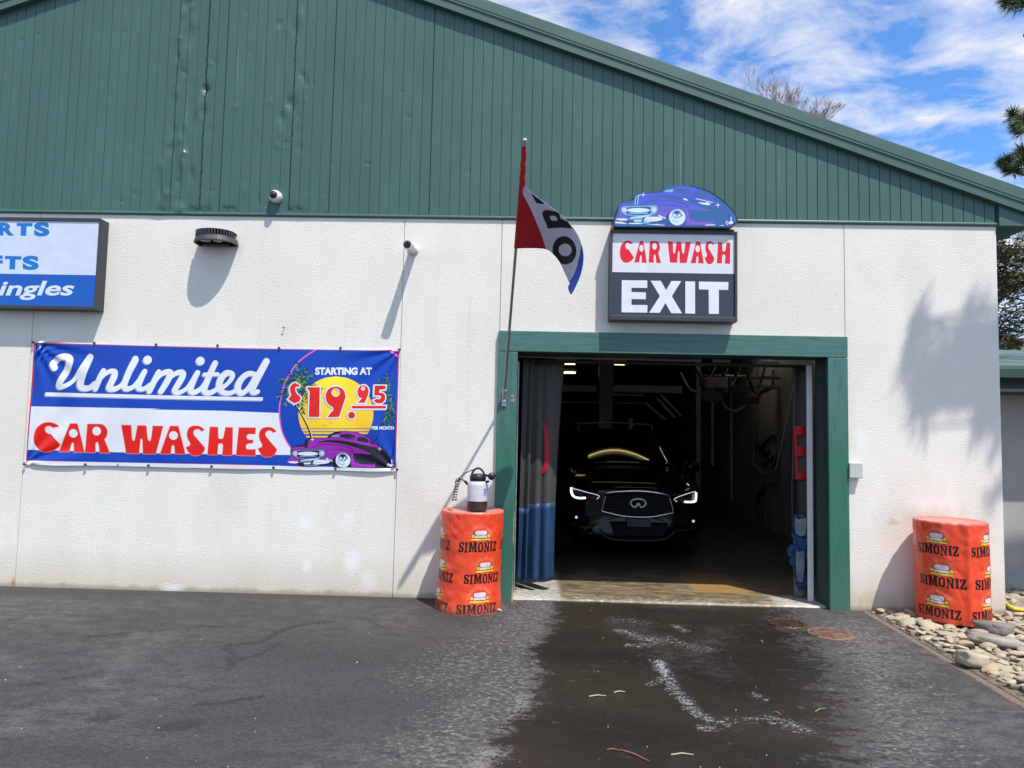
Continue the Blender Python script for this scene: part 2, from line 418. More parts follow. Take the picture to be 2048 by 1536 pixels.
def subsurf(o, k=2):
    m = o.modifiers.new('sub', 'SUBSURF'); m.levels = k; m.render_levels = k; return o

# ------------------------------------------------------------------ flat printed art
def cr(pts, n=6, closed=False):
    """Catmull-Rom through pts"""
    pts = [Vector((p[0], p[1])) for p in pts]; L = len(pts); out = []
    rng = range(L) if closed else range(L-1)
    for i in rng:
        if closed: p0, p1, p2, p3 = pts[i-1], pts[i], pts[(i+1) % L], pts[(i+2) % L]
        else: p0, p1, p2, p3 = pts[max(i-1, 0)], pts[i], pts[i+1], pts[min(i+2, L-1)]
        for k in range(n):
            t = k/n
            out.append(0.5*((2*p1)+(p2-p0)*t+(2*p0-5*p1+4*p2-p3)*t*t+(3*p1-p0-3*p2+p3)*t**3))
    if not closed: out.append(pts[-1])
    return [(p.x, p.y) for p in out]
def circ(x, y, rx, ry=None, n=28): return [(x+rx*math.cos(2*PI*k/n), y+(ry or rx)*math.sin(2*PI*k/n)) for k in range(n)]
def grow(loop, d):
    n = len(loop); A = sum(loop[i][0]*loop[(i+1) % n][1]-loop[(i+1) % n][0]*loop[i][1] for i in range(n)); sg = 1 if A > 0 else -1
    out = []
    for i in range(n):
        p, q, r = Vector(loop[i-1]), Vector(loop[i]), Vector(loop[(i+1) % n])
        a, b = (q-p), (r-q)
        if a.length < 1e-6 or b.length < 1e-6: out.append(tuple(q)); continue
        a.normalize(); b.normalize()
        na, nb = Vector((a.y, -a.x))*sg, Vector((b.y, -b.x))*sg
        m = na+nb
        if m.length < 0.3: m = na
        m.normalize(); k = d/max(0.5, m.dot(na))
        out.append((q.x+m.x*k, q.y+m.y*k))
    return out
TEXT = {}
def text_tris(s, off=0.0, shear=0.0, spacing=1.0):
    key = (s, off, shear, spacing)
    if key in TEXT: return TEXT[key]
    cu = bpy.data.curves.new('t', 'FONT'); cu.body = s; cu.offset = off; cu.shear = shear; cu.space_character = spacing; cu.resolution_u = 6
    ob = bpy.data.objects.new('t', cu); C.objects.link(ob)
    bpy.context.view_layer.update()
    me = bpy.data.meshes.new_from_object(ob.evaluated_get(bpy.context.evaluated_depsgraph_get()))
    v = [(p.co.x, p.co.y) for p in me.vertices]; f = [tuple(p.vertices) for p in me.polygons]
    bpy.data.objects.remove(ob); bpy.data.curves.remove(cu); bpy.data.meshes.remove(me)
    x0, x1 = min(p[0] for p in v), max(p[0] for p in v); y0, y1 = min(p[1] for p in v), max(p[1] for p in v)
    TEXT[key] = ([((p[0]-x0)/(x1-x0), (p[1]-y0)/(y1-y0)) for p in v], f)
    return TEXT[key]
class Art:
    """ink layers in 2-D; conv maps art coords to surface (u, v); lift(u, v, level) to 3-D"""
    def __init__(s): s.items = []; s.lev = 0.0
    def _put(s, vs, fs, col, lev=None):
        if lev is None: s.lev += 1.0; lev = s.lev
        s.items.append((vs, fs, col, lev))
    def poly(s, loops, col, conv=None, lev=None):
        if not isinstance(loops[0][0], (tuple, list)): loops = [loops]
        if conv: loops = [[conv(*p) for p in l] for l in loops]
        flat = [p for l in loops for p in l]
        tr = tessellate_polygon([[Vector((p[0], p[1], 0)) for p in l] for l in loops])
        s._put(flat, [tuple(t) for t in tr], col, lev)
    def stroke(s, pts, wd, col, conv=None, n=6, lev=None, caps=True, smooth=True):
        P = cr(pts, n) if smooth else pts
        P = [Vector(p) for p in P]; m = len(P); W = wd if hasattr(wd, '__len__') else [wd]*2
        vs = []; fs = []
        def wat(t):
            k = t*(len(W)-1); i = min(int(k), len(W)-2); return W[i]+(W[i+1]-W[i])*(k-i)
        L = []; R = []
        for i, p in enumerate(P):
            t = (P[min(i+1, m-1)]-P[max(i-1, 0)])
            t = t.normalized() if t.length > 1e-9 else Vector((1, 0)); nn = Vector((-t.y, t.x))*wat(i/(m-1))*0.5
            L.append(p+nn); R.append(p-nn)
        for i in range(m): vs += [tuple(L[i]), tuple(R[i])]
        fs = [(2*i, 2*i+1, 2*i+3, 2*i+2) for i in range(m-1)]
        lv = [i/(m-1)*0.5 for i in range(m) for _ in (0, 1)]
        if caps:
            for e, sg in ((0, -1), (m-1, 1)):
                r = wat(e/(m-1))*0.5; t = (P[1]-P[0]).normalized() if e == 0 else (P[-1]-P[-2]).normalized(); a0 = math.atan2(t.y, t.x)
                o = len(vs); k = 10; base = a0-PI/2 if sg > 0 else a0+PI/2
                vs += [(P[e].x+r*math.cos(base+PI*j/k), P[e].y+r*math.sin(base+PI*j/k)) for j in range(k+1)]
                lv += [0.25 + 0.1*sg + (0.25 if e else -0.15)]*(k+1)
                fs.append(tuple(range(o, o+k+1)))
        if conv: vs = [conv(*p) for p in vs]
        if lev is None: s.lev += 1.0; lev = s.lev
        s.items.append((vs, fs, col, [lev+x for x in lv]))
    def text(s, st, x0, y0, x1, y1, col, conv=None, off=0.0, shear=0.0, spacing=1.0, lev=None):
        """art y runs DOWN: (x0, y0) top left, (x1, y1) bottom right"""
        v, f = text_tris(st, off, shear, spacing)
        vs = [(x0+p[0]*(x1-x0), y1+p[1]*(y0-y1)) for p in v]
        if conv: vs = [conv(*p) for p in vs]
        s._put(vs, f, col, lev)
    def build(s, name, mat, lift, parent=None, loc=None, cut=None, diag=False, norm=None):
        base = Vector(loc) if loc is not None else root_loc(parent)
        V = []; Fc = []; K = []
        # stack each layer only as high as the inks under it
        grp = {}
        for vs, fs, col, lev in s.items:
            k = int(min(lev) if hasattr(lev, '__len__') else lev); bb = (min(p[0] for p in vs), max(p[0] for p in vs), min(p[1] for p in vs), max(p[1] for p in vs))
            grp.setdefault(k, []).append(bb)
        done = []; newlev = {}
        for k in sorted(grp):
            L = 0
            for bb in grp[k]:
                for (c, l) in done:
                    if c[0] < bb[1] and bb[0] < c[1] and c[2] < bb[3] and bb[2] < c[3]: L = max(L, l)
            newlev[k] = L+1; done += [(bb, L+1) for bb in grp[k]]
        s.top = max(newlev.values())
        for vs, fs, col, lev in s.items:
            k = int(min(lev) if hasattr(lev, '__len__') else lev)
            lv = [l-k+newlev[k] for l in (lev if hasattr(lev, '__len__') else [lev]*len(vs))]
            cols = [col(*p) for p in vs] if callable(col) else [col]*len(vs)
            bm = bmesh.new(); lay = bm.verts.layers.float.new('l'); lc = bm.verts.layers.float_color.new('c')
            bvs = []
            for p, l_, c_ in zip(vs, lv, cols):
                q = bm.verts.new((p[0], p[1], 0)); q[lay] = l_; q[lc] = c_; bvs.append(q)
            for f in fs:
                if len(set(f)) < 3: continue
                try: bm.faces.new([bvs[i] for i in f])
                except ValueError: pass
            bm.normal_update()
            if cut:
                us = [p[0] for p in vs]; ws = [p[1] for p in vs]
                for k, (lo, hi) in enumerate(((min(us), max(us)), (min(ws), max(ws)))):
                    st = cut[k]
                    if not st: continue
                    for q in range(int(math.floor(lo/st))+1, int(math.ceil(hi/st))):
                        no = (1, 0, 0) if k == 0 else (0, 1, 0); co = (q*st, 0, 0) if k == 0 else (0, q*st, 0)
                        bmesh.ops.bisect_plane(bm, geom=bm.verts[:]+bm.edges[:]+bm.faces[:], plane_co=co, plane_no=no, dist=1e-6)
                if diag:
                    dd = [p[0]/cut[0]-p[1]/cut[1] for p in vs]
                    for q in range(int(math.floor(min(dd)))+1, int(math.ceil(max(dd)))):
                        bmesh.ops.bisect_plane(bm, geom=bm.verts[:]+bm.edges[:]+bm.faces[:], plane_co=(q*cut[0], 0, 0), plane_no=Vector((1/cut[0], -1/cut[1], 0)).normalized(), dist=1e-6)
            bm.verts.index_update(); o = len(V)
            for v in bm.verts: V.append(Vector(lift(v.co.x, v.co.y, v[lay]))-base); K.append(tuple(v[lc]))
            for f in bm.faces:
                il = [v.index+o for v in f.verts]
                if f.normal.z < 0: il.reverse()
                Fc.append(il)
            bm.free()
        me = bpy.data.meshes.new(name); me.from_pydata(V, [], Fc); me.materials.append(mat)
        a = me.color_attributes.new('ink', 'FLOAT_COLOR', 'POINT'); a.data.foreach_set('color', np.array(K, dtype=np.float32).ravel())
        me.update()
        if norm is not None:
            me.polygons.foreach_set('use_smooth', [True]*len(me.polygons)); NN = []
            for v, f_ in zip(V, range(len(V))): NN.append(norm(v.x+base.x, v.z+base.z))
            me.normals_split_custom_set_from_vertices(NN)
        ob = bpy.data.objects.new(name, me); C.objects.link(ob)
        if parent is not None: ob.parent = parent
        else: ob.location = base
        return ob
def merge(o, p):
    """print p becomes part of the surface o"""
    bm = bmesh.new(); bm.from_mesh(o.data); bm.from_mesh(p.data); bm.to_mesh(o.data); bm.free()
    me = p.data; bpy.data.objects.remove(p); bpy.data.meshes.remove(me)
MAT['vinyl_print'] = ink('printed_banner_vinyl', 0.30, 0.02)
MAT['sign_face'] = ink('printed_sign_acrylic', 0.28, 0.05)
MAT['cover_print'] = ink('printed_drum_cover', 0.36, 0.07, 0.006)
MAT['flag_cloth'] = ink('flag_cloth', 0.75, 0.05)
MAT['curtain_print'] = ink('printed_curtain', 0.5, 0.15)

# ================================================================== SETTING: ground
def seg_dist(X, Y, pts):
    d = np.full(X.shape, 1e9)
    for (ax_, ay_), (bx_, by_) in zip(pts[:-1], pts[1:]):
        vx, vy = bx_-ax_, by_-ay_; L = vx*vx+vy*vy+1e-12
        t = np.clip(((X-ax_)*vx+(Y-ay_)*vy)/L, 0, 1)
        d = np.minimum(d, np.hypot(X-ax_-t*vx, Y-ay_-t*vy))
    return d
def inside(X, Y, poly):
    r = np.zeros(X.shape, bool); n = len(poly)
    for i in range(n):
        x0, y0 = poly[i]; x1, y1 = poly[(i+1) % n]
        c = ((y0 > Y) != (y1 > Y)) & (X < (x1-x0)*(Y-y0)/((y1-y0) if abs(y1-y0) > 1e-12 else 1e-12)+x0)
        r ^= c
    return r
def gp(*l): return [tuple(gr(x, y)[:2]) for x, y in l]
def build_ground():
    fx = np.arange(-6.6, 4.4, 0.03); fy = np.arange(-4.6, 0.42, 0.03)
    xs = np.concatenate([[-400, -120, -40, -15, -9], fx, [5, 7, 12, 40, 120, 400]]); ys = np.concatenate([[-400, -120, -40, -15, -8], fy, [2, 10, 40, 120, 400]])
    X, Y = np.meshgrid(xs, ys, indexing='ij'); n, m = X.shape
    def sd(poly): return np.where(inside(X, Y, poly), 1, -1)*seg_dist(X, Y, poly+[poly[0]])
    wetL = gp((1112, 1203), (1108, 1235), (1098, 1265), (1070, 1290), (1060, 1325), (1088, 1345), (1068, 1400), (1040, 1430), (985, 1470), (1000, 1500), (985, 1536), (900, 1640))
    wetR = gp((1640, 1720), (1690, 1536), (1705, 1450), (1692, 1405), (1660, 1350), (1640, 1310), (1600, 1270), (1575, 1215), (1560, 1203))
    s_ = sd(wetL+wetR); wet = np.clip(s_/np.where(X > 1.2, 0.65, 0.26)+0.5, 0, 1)
    # damp dark smear left of the doorway and drip line under the wall
    d2 = np.maximum(0, 1-seg_dist(X, Y, gp((560, 1300), (700, 1320), (900, 1330), (1000, 1300)))/1.2)
    d3 = np.maximum(0, 1-seg_dist(X, Y, gp((480, 1440), (640, 1410), (800, 1400)))/0.9)
    d4 = np.maximum(0, 1-seg_dist(X, Y, gp((0, 1183), (500, 1192), (860, 1200)))/0.30)
    d5 = np.maximum(0, 1-seg_dist(X, Y, gp((870, 1225), (960, 1250)))/0.45)
    d6 = np.maximum(0, 1-seg_dist(X, Y, gp((0, 1510), (130, 1500), (300, 1525)))/0.35)
    damp = np.clip(np.maximum.reduce([d2*1.0, d3*0.9, d4*0.9, d5*1.0, d6*0.9]), 0, 1)
    # thin dark oil/water trails
    tr = np.full(X.shape, 0.0)
    for l, wd in ((gp((450, 1292), (520, 1285), (560, 1262), (600, 1250), (658, 1243)), .04), (gp((450, 1292), (465, 1310), (462, 1338)), .04), (gp((460, 1322), (520, 1310), (560, 1285)), .035),
                  (gp((335, 1456), (360, 1450), (384, 1448)), .07), (gp((190, 1438), (225, 1435)), .05), (gp((400, 1408), (440, 1408), (520, 1392)), .04), (gp((710, 1233), (740, 1240), (757, 1252)), .018),
                  (gp((395, 1252), (440, 1254)), .03), (gp((180, 1274), (205, 1272)), .05), (gp((240, 1268), (255, 1266)), .04), (gp((130, 1358), (190, 1346)), .018), (gp((60, 1368), (85, 1366)), .04), (gp((1795, 1372), (1820, 1370)), .07), (gp((1700, 1310), (1712, 1308)), .05)):
        tr = np.maximum(tr, np.clip(1.4-seg_dist(X, Y, l)/wd, 0, 1))
    # soap foam and its drying streaks
    fo = np.zeros(X.shape)
    for l, wd, a in ((gp((1318, 1322), (1330, 1345)), .07, 1.0), (gp((1330, 1345), (1345, 1375), (1370, 1400), (1392, 1425), (1420, 1440)), .075, .72), (gp((1420, 1440), (1460, 1448)), .08, .45), (gp((1545, 1436), (1575, 1448), (1605, 1460)), .09, .62),
                     (gp((1240, 1262), (1262, 1268), (1300, 1280)), .10, .62), (gp((1285, 1290), (1340, 1276)), .10, .42), (gp((1352, 1252), (1368, 1262)), .08, .6), (gp((1255, 1290), (1280, 1292)), .07, .62), (gp((1300, 1275), (1420, 1300)), .14, .36), (gp((1230, 1240), (1290, 1245)), .16, .30), (gp((1330, 1350), (1300, 1370)), .05, .5), (gp((1405, 1455), (1425, 1457)), .06, .7), (gp((1510, 1390), (1530, 1398)), .06, .5), (gp((1470, 1440), (1560, 1440)), .08, .35)):
        fo = np.maximum(fo, a*np.clip(1.25-seg_dist(X, Y, l)/(wd*0.75), 0, 1))
    # thin milky film drying in the middle of the wet tongue
    film = 0.9*np.maximum.reduce([np.clip(1-seg_dist(X, Y, gp((1250, 1255), (1320, 1285), (1330, 1330)))/0.42, 0, 1), np.clip(1-seg_dist(X, Y, gp((1440, 1260), (1380, 1310), (1440, 1340)))/0.40, 0, 1), 0.7*np.clip(1-seg_dist(X, Y, gp((1300, 1212), (1450, 1218)))/0.2, 0, 1)])
    # pale residue and tyre marks along the left edge of the tongue
    du = np.zeros(X.shape)
    for l, wd, a in ((gp((1105, 1215), (1085, 1260), (1050, 1330), (1010, 1400), (900, 1510)), .42, .55), (gp((1080, 1300), (1075, 1335)), .10, .9), (gp((1050, 1395), (1030, 1440), (1010, 1460)), .13, 1.0), (gp((1000, 1500), (960, 1536), (900, 1600)), .22, 1.0), (gp((1090, 1210), (1000, 1290), (900, 1350)), .5, .45)):
        du = np.maximum(du, a*np.clip(1.2-seg_dist(X, Y, l)/wd, 0, 1))
    du = np.maximum(du, 0.55*np.clip(1-seg_dist(X, Y, gp((1720, 1260), (1760, 1400), (1780, 1536)))/0.6, 0, 1))
    ty = np.clip(1.3-seg_dist(X, Y, gp((1100, 1240), (1060, 1320), (1010, 1400), (950, 1480), (900, 1536)))/0.10, 0, 1)
    dirt = np.clip(1.3-seg_dist(X, Y, [(3.2, -.08), (3.15, -1.1), (3.08, -2.3), (3.02, -4)])/0.07, 0, 1)
    V = np.stack([X, Y, np.zeros_like(X)], -1).reshape(-1, 3)
    idx = np.arange(n*m).reshape(n, m)
    Q = np.stack([idx[:-1, :-1], idx[1:, :-1], idx[1:, 1:], idx[:-1, 1:]], -1).reshape(-1, 4)
    me = bpy.data.meshes.new('asphalt_ground'); me.vertices.add(len(V)); me.vertices.foreach_set('co', V.ravel())
    me.loops.add(Q.size); me.loops.foreach_set('vertex_index', Q.ravel().astype(np.int32)); me.polygons.add(len(Q)); me.polygons.foreach_set('loop_start', np.arange(0, Q.size, 4, dtype=np.int32)); me.polygons.foreach_set('loop_total', np.full(len(Q), 4, dtype=np.int32))
    me.update(calc_edges=True)
    for nm, arr in (('wet', wet), ('damp', damp), ('trail', tr), ('foam', fo), ('film', film), ('dust', du), ('tyre', ty), ('dirt', dirt)):
        a = me.attributes.new(nm, 'FLOAT', 'POINT'); a.data.foreach_set('value', arr.ravel().astype(np.float32))
    # shader
    mt, n_, p = mat_base('asphalt')
    at_ = lambda k: attr(n_, k).outputs['Fac']
    grit = noise_node(n_, 160, 3, 0.7)
    mid = noise_node(n_, 9, 7, 0.7, (0.55, 1, 1), 0.3)
    big = noise_node(n_, 0.9, 6, 0.6, (0.6, 1, 1), 0.4)
    spots = noise_node(n_, 22, 3, 0.55, (0.7, 1.6, 1), 0.3)
    c = ramp(n_, mid, [(0.40, (0.045, 0.0420, 0.0425)), (0.50, (0.067, 0.0620, 0.0625)), (0.60, (0.090, 0.0835, 0.083))])
    c = mix(n_, ramp(n_, big, [(0.40, gray(0.65)), (0.55, gray(0.0))]), c, (0.040, 0.038, 0.039))
    c = mix(n_, ramp(n_, spots, [(0.33, gray(0.75)), (0.41, gray(0.0))]), c, (0.032, 0.031, 0.032))
    def thr(a, nz, k, g=6.0, off=0.0):
        return math_(n_, 'MULTIPLY', math_(n_, 'MULTIPLY', math_(n_, 'ADD', math_(n_, 'SUBTRACT', a, off), math_(n_, 'MULTIPLY', math_(n_, 'SUBTRACT', nz, 0.5), k)), g, True), math_(n_, 'MULTIPLY', a, 6.0, True))
    brk = noise_node(n_, 30, 7, 0.75, (0.8, 1.2, 1), 0.5)
    fin = noise_node(n_, 75, 4, 0.7)
    damp_ = thr(at_('damp'), math_(n_, 'MULTIPLY', math_(n_, 'ADD', math_(n_, 'ADD', mid, big), brk), 0.333), 7.0, 1.8, 0.42)
    c = mix(n_, math_(n_, 'MULTIPLY', damp_, 0.72), c, (0.032, 0.031, 0.0325))
    c = mix(n_, math_(n_, 'MULTIPLY', thr(at_('trail'), brk, 4.5, 2.6, 0.38), 0.85), c, (0.026, 0.025, 0.026))
    c = mix(n_, math_(n_, 'MULTIPLY', thr(at_('dust'), brk, 6.5, 1.8, 0.52), 0.72), c, (0.215, 0.203, 0.195))
    wv = nd(n_, 'ShaderNodeTexWave', wave_type='BANDS', bands_direction='DIAGONAL'); wv.inputs['Scale'].default_value = 7; wv.inputs['Distortion'].default_value = 9; wv.inputs['Detail'].default_value = 2
    tcn = nd(n_, 'ShaderNodeTexCoord'); n_.links.new(tcn.outputs['Object'], wv.inputs['Vector'])
    tym = math_(n_, 'MULTIPLY', thr(at_('tyre'), wv.outputs[0], 1.2, 4, 0.85), 0.30)
    c = mix(n_, tym, c, (0.032, 0.031, 0.031))
    c = mix(n_, math_(n_, 'MULTIPLY', thr(at_('dirt'), brk, 1.2, 3, 0.5), 0.8), c, (0.20, 0.155, 0.11))
    wet_ = thr(at_('wet'), math_(n_, 'MULTIPLY', math_(n_, 'ADD', brk, mid), 0.5), 4.8, 4.0, 0.40)
    wcol = ramp(n_, big, [(0.42, (0.0135, 0.0108, 0.0085)), (0.58, (0.025, 0.0190, 0.0125))])
    c = mix(n_, wet_, c, wcol)
    c = mix(n_, math_(n_, 'MULTIPLY', thr(at_('film'), math_(n_, 'MULTIPLY', math_(n_, 'ADD', mid, brk), 0.5), 5.0, 1.1, 0.50), 0.40), c, (0.095, 0.094, 0.100))
    foam_ = thr(at_('foam'), math_(n_, 'MULTIPLY', math_(n_, 'ADD', fin, brk), 0.5), 9.0, 2.2, 0.62)
    c = mix(n_, math_(n_, 'MULTIPLY', foam_, 0.66), c, (0.38, 0.39, 0.42))
    grn = nd(n_, 'ShaderNodeMixRGB', blend_type='MULTIPLY'); grn.inputs[0].default_value = 1.0
    agg = noise_node(n_, 48, 7, 0.85, (0.8, 1.3, 1))
    c = mix(n_, math_(n_, 'SUBTRACT', 1.0, math_(n_, 'MULTIPLY', wet_, 0.74)), c, ramp(n_, agg, [(0.40, gray(0.60)), (0.5, gray(0.98)), (0.60, gray(1.40))]), 'MULTIPLY')
    n_.links.new(c, grn.inputs[1]); n_.links.new(ramp(n_, grit, [(0.25, gray(0.55)), (0.5, gray(1.0)), (0.75, gray(1.45))]), grn.inputs[2])
    n_.links.new(grn.outputs[0], p.inputs['Base Color'])
    rr = mix(n_, math_(n_, 'MULTIPLY', wet_, math_(n_, 'SUBTRACT', 1.0, foam_)), gray(0.85), ramp(n_, brk, [(0.35, gray(0.26)), (0.65, gray(0.50))]))
    n_.links.new(rr, p.inputs['Roughness'])
    p.inputs['Specular IOR Level'].default_value = 0.35
    bump(n_, p, math_(n_, 'ADD', math_(n_, 'ADD', grit, agg), math_(n_, 'MULTIPLY', fin, 0.6)), 0.004, 0.8)
    me.materials.append(mt)
    o = bpy.data.objects.new('ground', me); C.objects.link(o); tag(o, 'worn grey asphalt lot with wet tongue of soapy water running out of the wash bay', 'asphalt', kind='structure')
build_ground()

# soil bed under the stones (a sheet 4 mm above the asphalt)
b = MB(); ed = [(3.22, 0.0), (3.19, -.5), (3.155, -1.1), (3.13, -1.7), (3.10, -2.3), (3.05, -4.2)]
bed = ed+[(9.5, -4.2), (9.5, 6), (4.51, 6), (4.51, 0.0)]
b.add([(x, y, 0.004) for x, y in bed], [list(range(len(bed)))[::-1]])
tag(b.build('stone_bed_soil', 'soil'), 'brown soil under the stones', 'soil', kind='structure')

# ================================================================== BUILDING
SID = 3.715                         # height of the siding's lower edge
RX, RZ = -3.19, 6.70                # ridge
SL_R = 0.356
def roof_z(x): return RZ-SL_R*abs(x-RX) + 0.0
B = thing('car_wash_building', 'white stucco car wash building with green metal gable and open wash bay', 'building', (0.0, 0.0, 0.0))
XL, XR, YB = -10.9, 4.505, 17.0
OX0, OX1, OZ = -0.135, 2.855, 2.395
b = MB()
J = 0.004
def panel(x0, x1, z0, z1): b.box(x0+J, x1-J, 0.0, 0.014, z0, z1)
j1, j2, j3, j4 = at(55, 800)[0], at(798, 800)[0], at(1002, 550)[0], at(1689, 560)[0]
panel(XL, j1, -0.05, SID+0.02); panel(j1, j2, -0.05, SID+0.02)
b.box(j2+J, OX0-0.1, 0, 0.014, -0.05, 2.50); b.box(j2+J, j3-J, 0, 0.014, 2.50, SID+0.02)
panel(j3, j4, 2.50, SID+0.02)
b.box(OX1+0.1, XR, 0, 0.014, -0.05, 2.50); b.box(j4+J, XR, 0, 0.014, 2.50, SID+0.02)
b.box(XL, OX0-0.1, 0.014, 0.20, -0.05, SID+0.02); b.box(OX1+0.1, XR, 0.014, 0.20, -0.05, SID+0.02); b.box(OX0-0.1, OX1+0.1, 0.014, 0.20, 2.50, SID+0.02)
b.box(XR-0.2, XR-0.001, 0.20, YB, -0.05, SID+0.15); b.box(XL, XL+0.2, 0.20, YB, -0.05, SID+0.15)
wall = b.build('stucco_wall', 'stucco', B)

# dark interior lining of the tunnel
b = MB(); IX0, IX1, IH = -1.7, 4.22, 3.45
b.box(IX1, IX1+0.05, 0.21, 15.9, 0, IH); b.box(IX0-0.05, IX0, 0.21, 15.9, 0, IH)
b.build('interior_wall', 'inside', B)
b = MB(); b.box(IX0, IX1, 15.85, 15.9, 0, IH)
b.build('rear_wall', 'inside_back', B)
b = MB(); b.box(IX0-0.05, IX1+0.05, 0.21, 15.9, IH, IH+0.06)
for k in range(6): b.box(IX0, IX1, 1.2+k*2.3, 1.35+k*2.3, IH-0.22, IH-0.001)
b.build('ceiling', 'ceil', B)

# gable siding: ribbed sheet with seams, dents and two sprung joints
def siding():
    pitch = 0.1008; x0 = XR-0.012; rnd = random.Random(3)
    seams = []; k = 0
    while x0-k*pitch > -7.2: seams.append(x0-k*pitch); k += 1
    big = {}
    for px, g_ in ((418, 1.0), (590, 0.7)): big[round((x0-at(px, 215)[0])/pitch)] = g_
    for px in (345, 455, 660, 860): big[round((x0-at(px, 215)[0])/pitch)] = 0.45
    cols = []                                    # (x, depth) across each board
    for i, s in enumerate(seams):
        left_half = s < -0.8
        dp = (0.007 if not left_half else (0.0075 if i % 4 == 0 else rnd.choice([0.0055, 0.0065, 0.0048])))
        wd = 0.0045 if not left_half else (0.0045 if i % 4 == 0 else 0.004)
        if i in big: dp = 0.016*big[i]+0.006; wd = 0.004+0.004*big[i]
        lip = 0.0 if i not in big else 0.006*big[i]
        cols += [(s+wd, 0, i), (s+wd*0.55, dp, i), (s-wd*0.55, dp, i), (s-wd, -lip, i)]
        for q in range(1, 5): cols.append((s-pitch*q/5, -lip*(1-q/5), i))
    dents = []
    def px_d(px, py, rx, rz, a): P = at(px, py); dents.append((P[0], P[2], rx, rz, a))
    r2 = random.Random(11)
    for _ in range(46):                          # crumpled strip around px 330-430
        t = r2.random(); px_d(405-70*t*t+r2.uniform(-45, 30), 10+430*t, r2.uniform(.018, .05), r2.uniform(.03, .09), r2.uniform(-.017, .018))
    for _ in range(22): px_d(r2.uniform(560, 605), r2.uniform(5, 330), r2.uniform(.02, .045), r2.uniform(.04, .10), r2.uniform(-.011, .014))
    for _ in range(26): px_d(r2.uniform(440, 690), r2.uniform(150, 425), r2.uniform(.015, .04), r2.uniform(.02, .06), r2.uniform(-.007, .009))
    for _ in range(34): px_d(r2.uniform(0, 1050), r2.uniform(20, 425), r2.uniform(.012, .03), r2.uniform(.012, .03), r2.uniform(.002, .006))
    for px in (325, 385, 400, 415, 450, 465, 580, 600): px_d(px, 425, .04, .045, r2.uniform(.010, .02))
    zs = np.concatenate([np.arange(SID+0.012, 6.75, 0.03)])
    xs = np.array([c[0] for c in cols]); ds = np.array([c[1] for c in cols])
    Xg, Zg = np.meshgrid(xs, zs, indexing='ij')
    Yg = np.full(Xg.shape, -0.012)+ds[:, None]
    for (x, z, rx, rz, a) in dents:
        m_ = (np.abs(Xg-x) < rx*3) & (np.abs(Zg-z) < rz*3)
        Yg[m_] += a*np.exp(-((Xg[m_]-x)/rx)**2-((Zg[m_]-z)/rz)**2)
    Yg = np.where(Zg < SID+0.06, np.minimum(Yg, -0.002), Yg)
    # gentle oil-canning
    Yg += 0.0016*np.sin(Xg*5.1+1.7*np.sin(Zg*2.3))*np.sin(Zg*3.7+Xg*2)*(Xg < 1.0)
    # jagged sprung joints
    for i, s in enumerate(seams):
        if i in big and big[i] > 0.6:
            sel = np.array([c[2] == i for c in cols])
            jit = np.array([0.004*math.sin(z*47)+0.003*math.sin(z*113+1) for z in zs])
            Xg[sel] += jit[None, :]*0.4+(zs[None, :]-5)*0.0
    keep_top = np.array([roof_z(x)-0.02 for x in xs])
    Zg = np.minimum(Zg, keep_top[:, None])
    n, m = Xg.shape
    V = np.stack([Xg, Yg, Zg], -1).reshape(-1, 3); idx = np.arange(n*m).reshape(n, m)
    Q = np.stack([idx[:-1, :-1], idx[:-1, 1:], idx[1:, 1:], idx[1:, :-1]], -1).reshape(-1, 4)
    zz = V[:, 2][Q]; Q = Q[(zz.max(1)-zz.min(1)) > 1e-4]
    b = MB(); b.sm = False; b.add(V.tolist(), Q.tolist())
    b.box(XL, -7.0, -0.012, 0.0, SID, 5.2)
    o = b.build('gable_siding', 'siding', B)
    # lower drip flashing
    b = MB()
    P = [(XR+0.012, ), ]
    xk = np.linspace(XR+0.012, -10.9, 120); r3 = random.Random(5)
    ys_ = []
    for x in xk:
        wob = 0.0
        for px in (330, 400, 455, 590): 
            d = abs(x-at(px, 430)[0]); wob += max(0, 1-d/0.12)*r3.uniform(-.006, .012)
        ys_.append(wob)
    row = lambda dy, dz: [(x, -0.011+dy*0.6-wb*0.5, SID+dz-abs(wb)*0.3) for x, wb in zip(xk, ys_)]
    b.grid([row(0.001, 0.034), row(-0.010, 0.026), row(-0.012, 0.0), row(0.018, -0.004)])
    b.build('drip_flashing', 'siding', B)
siding()

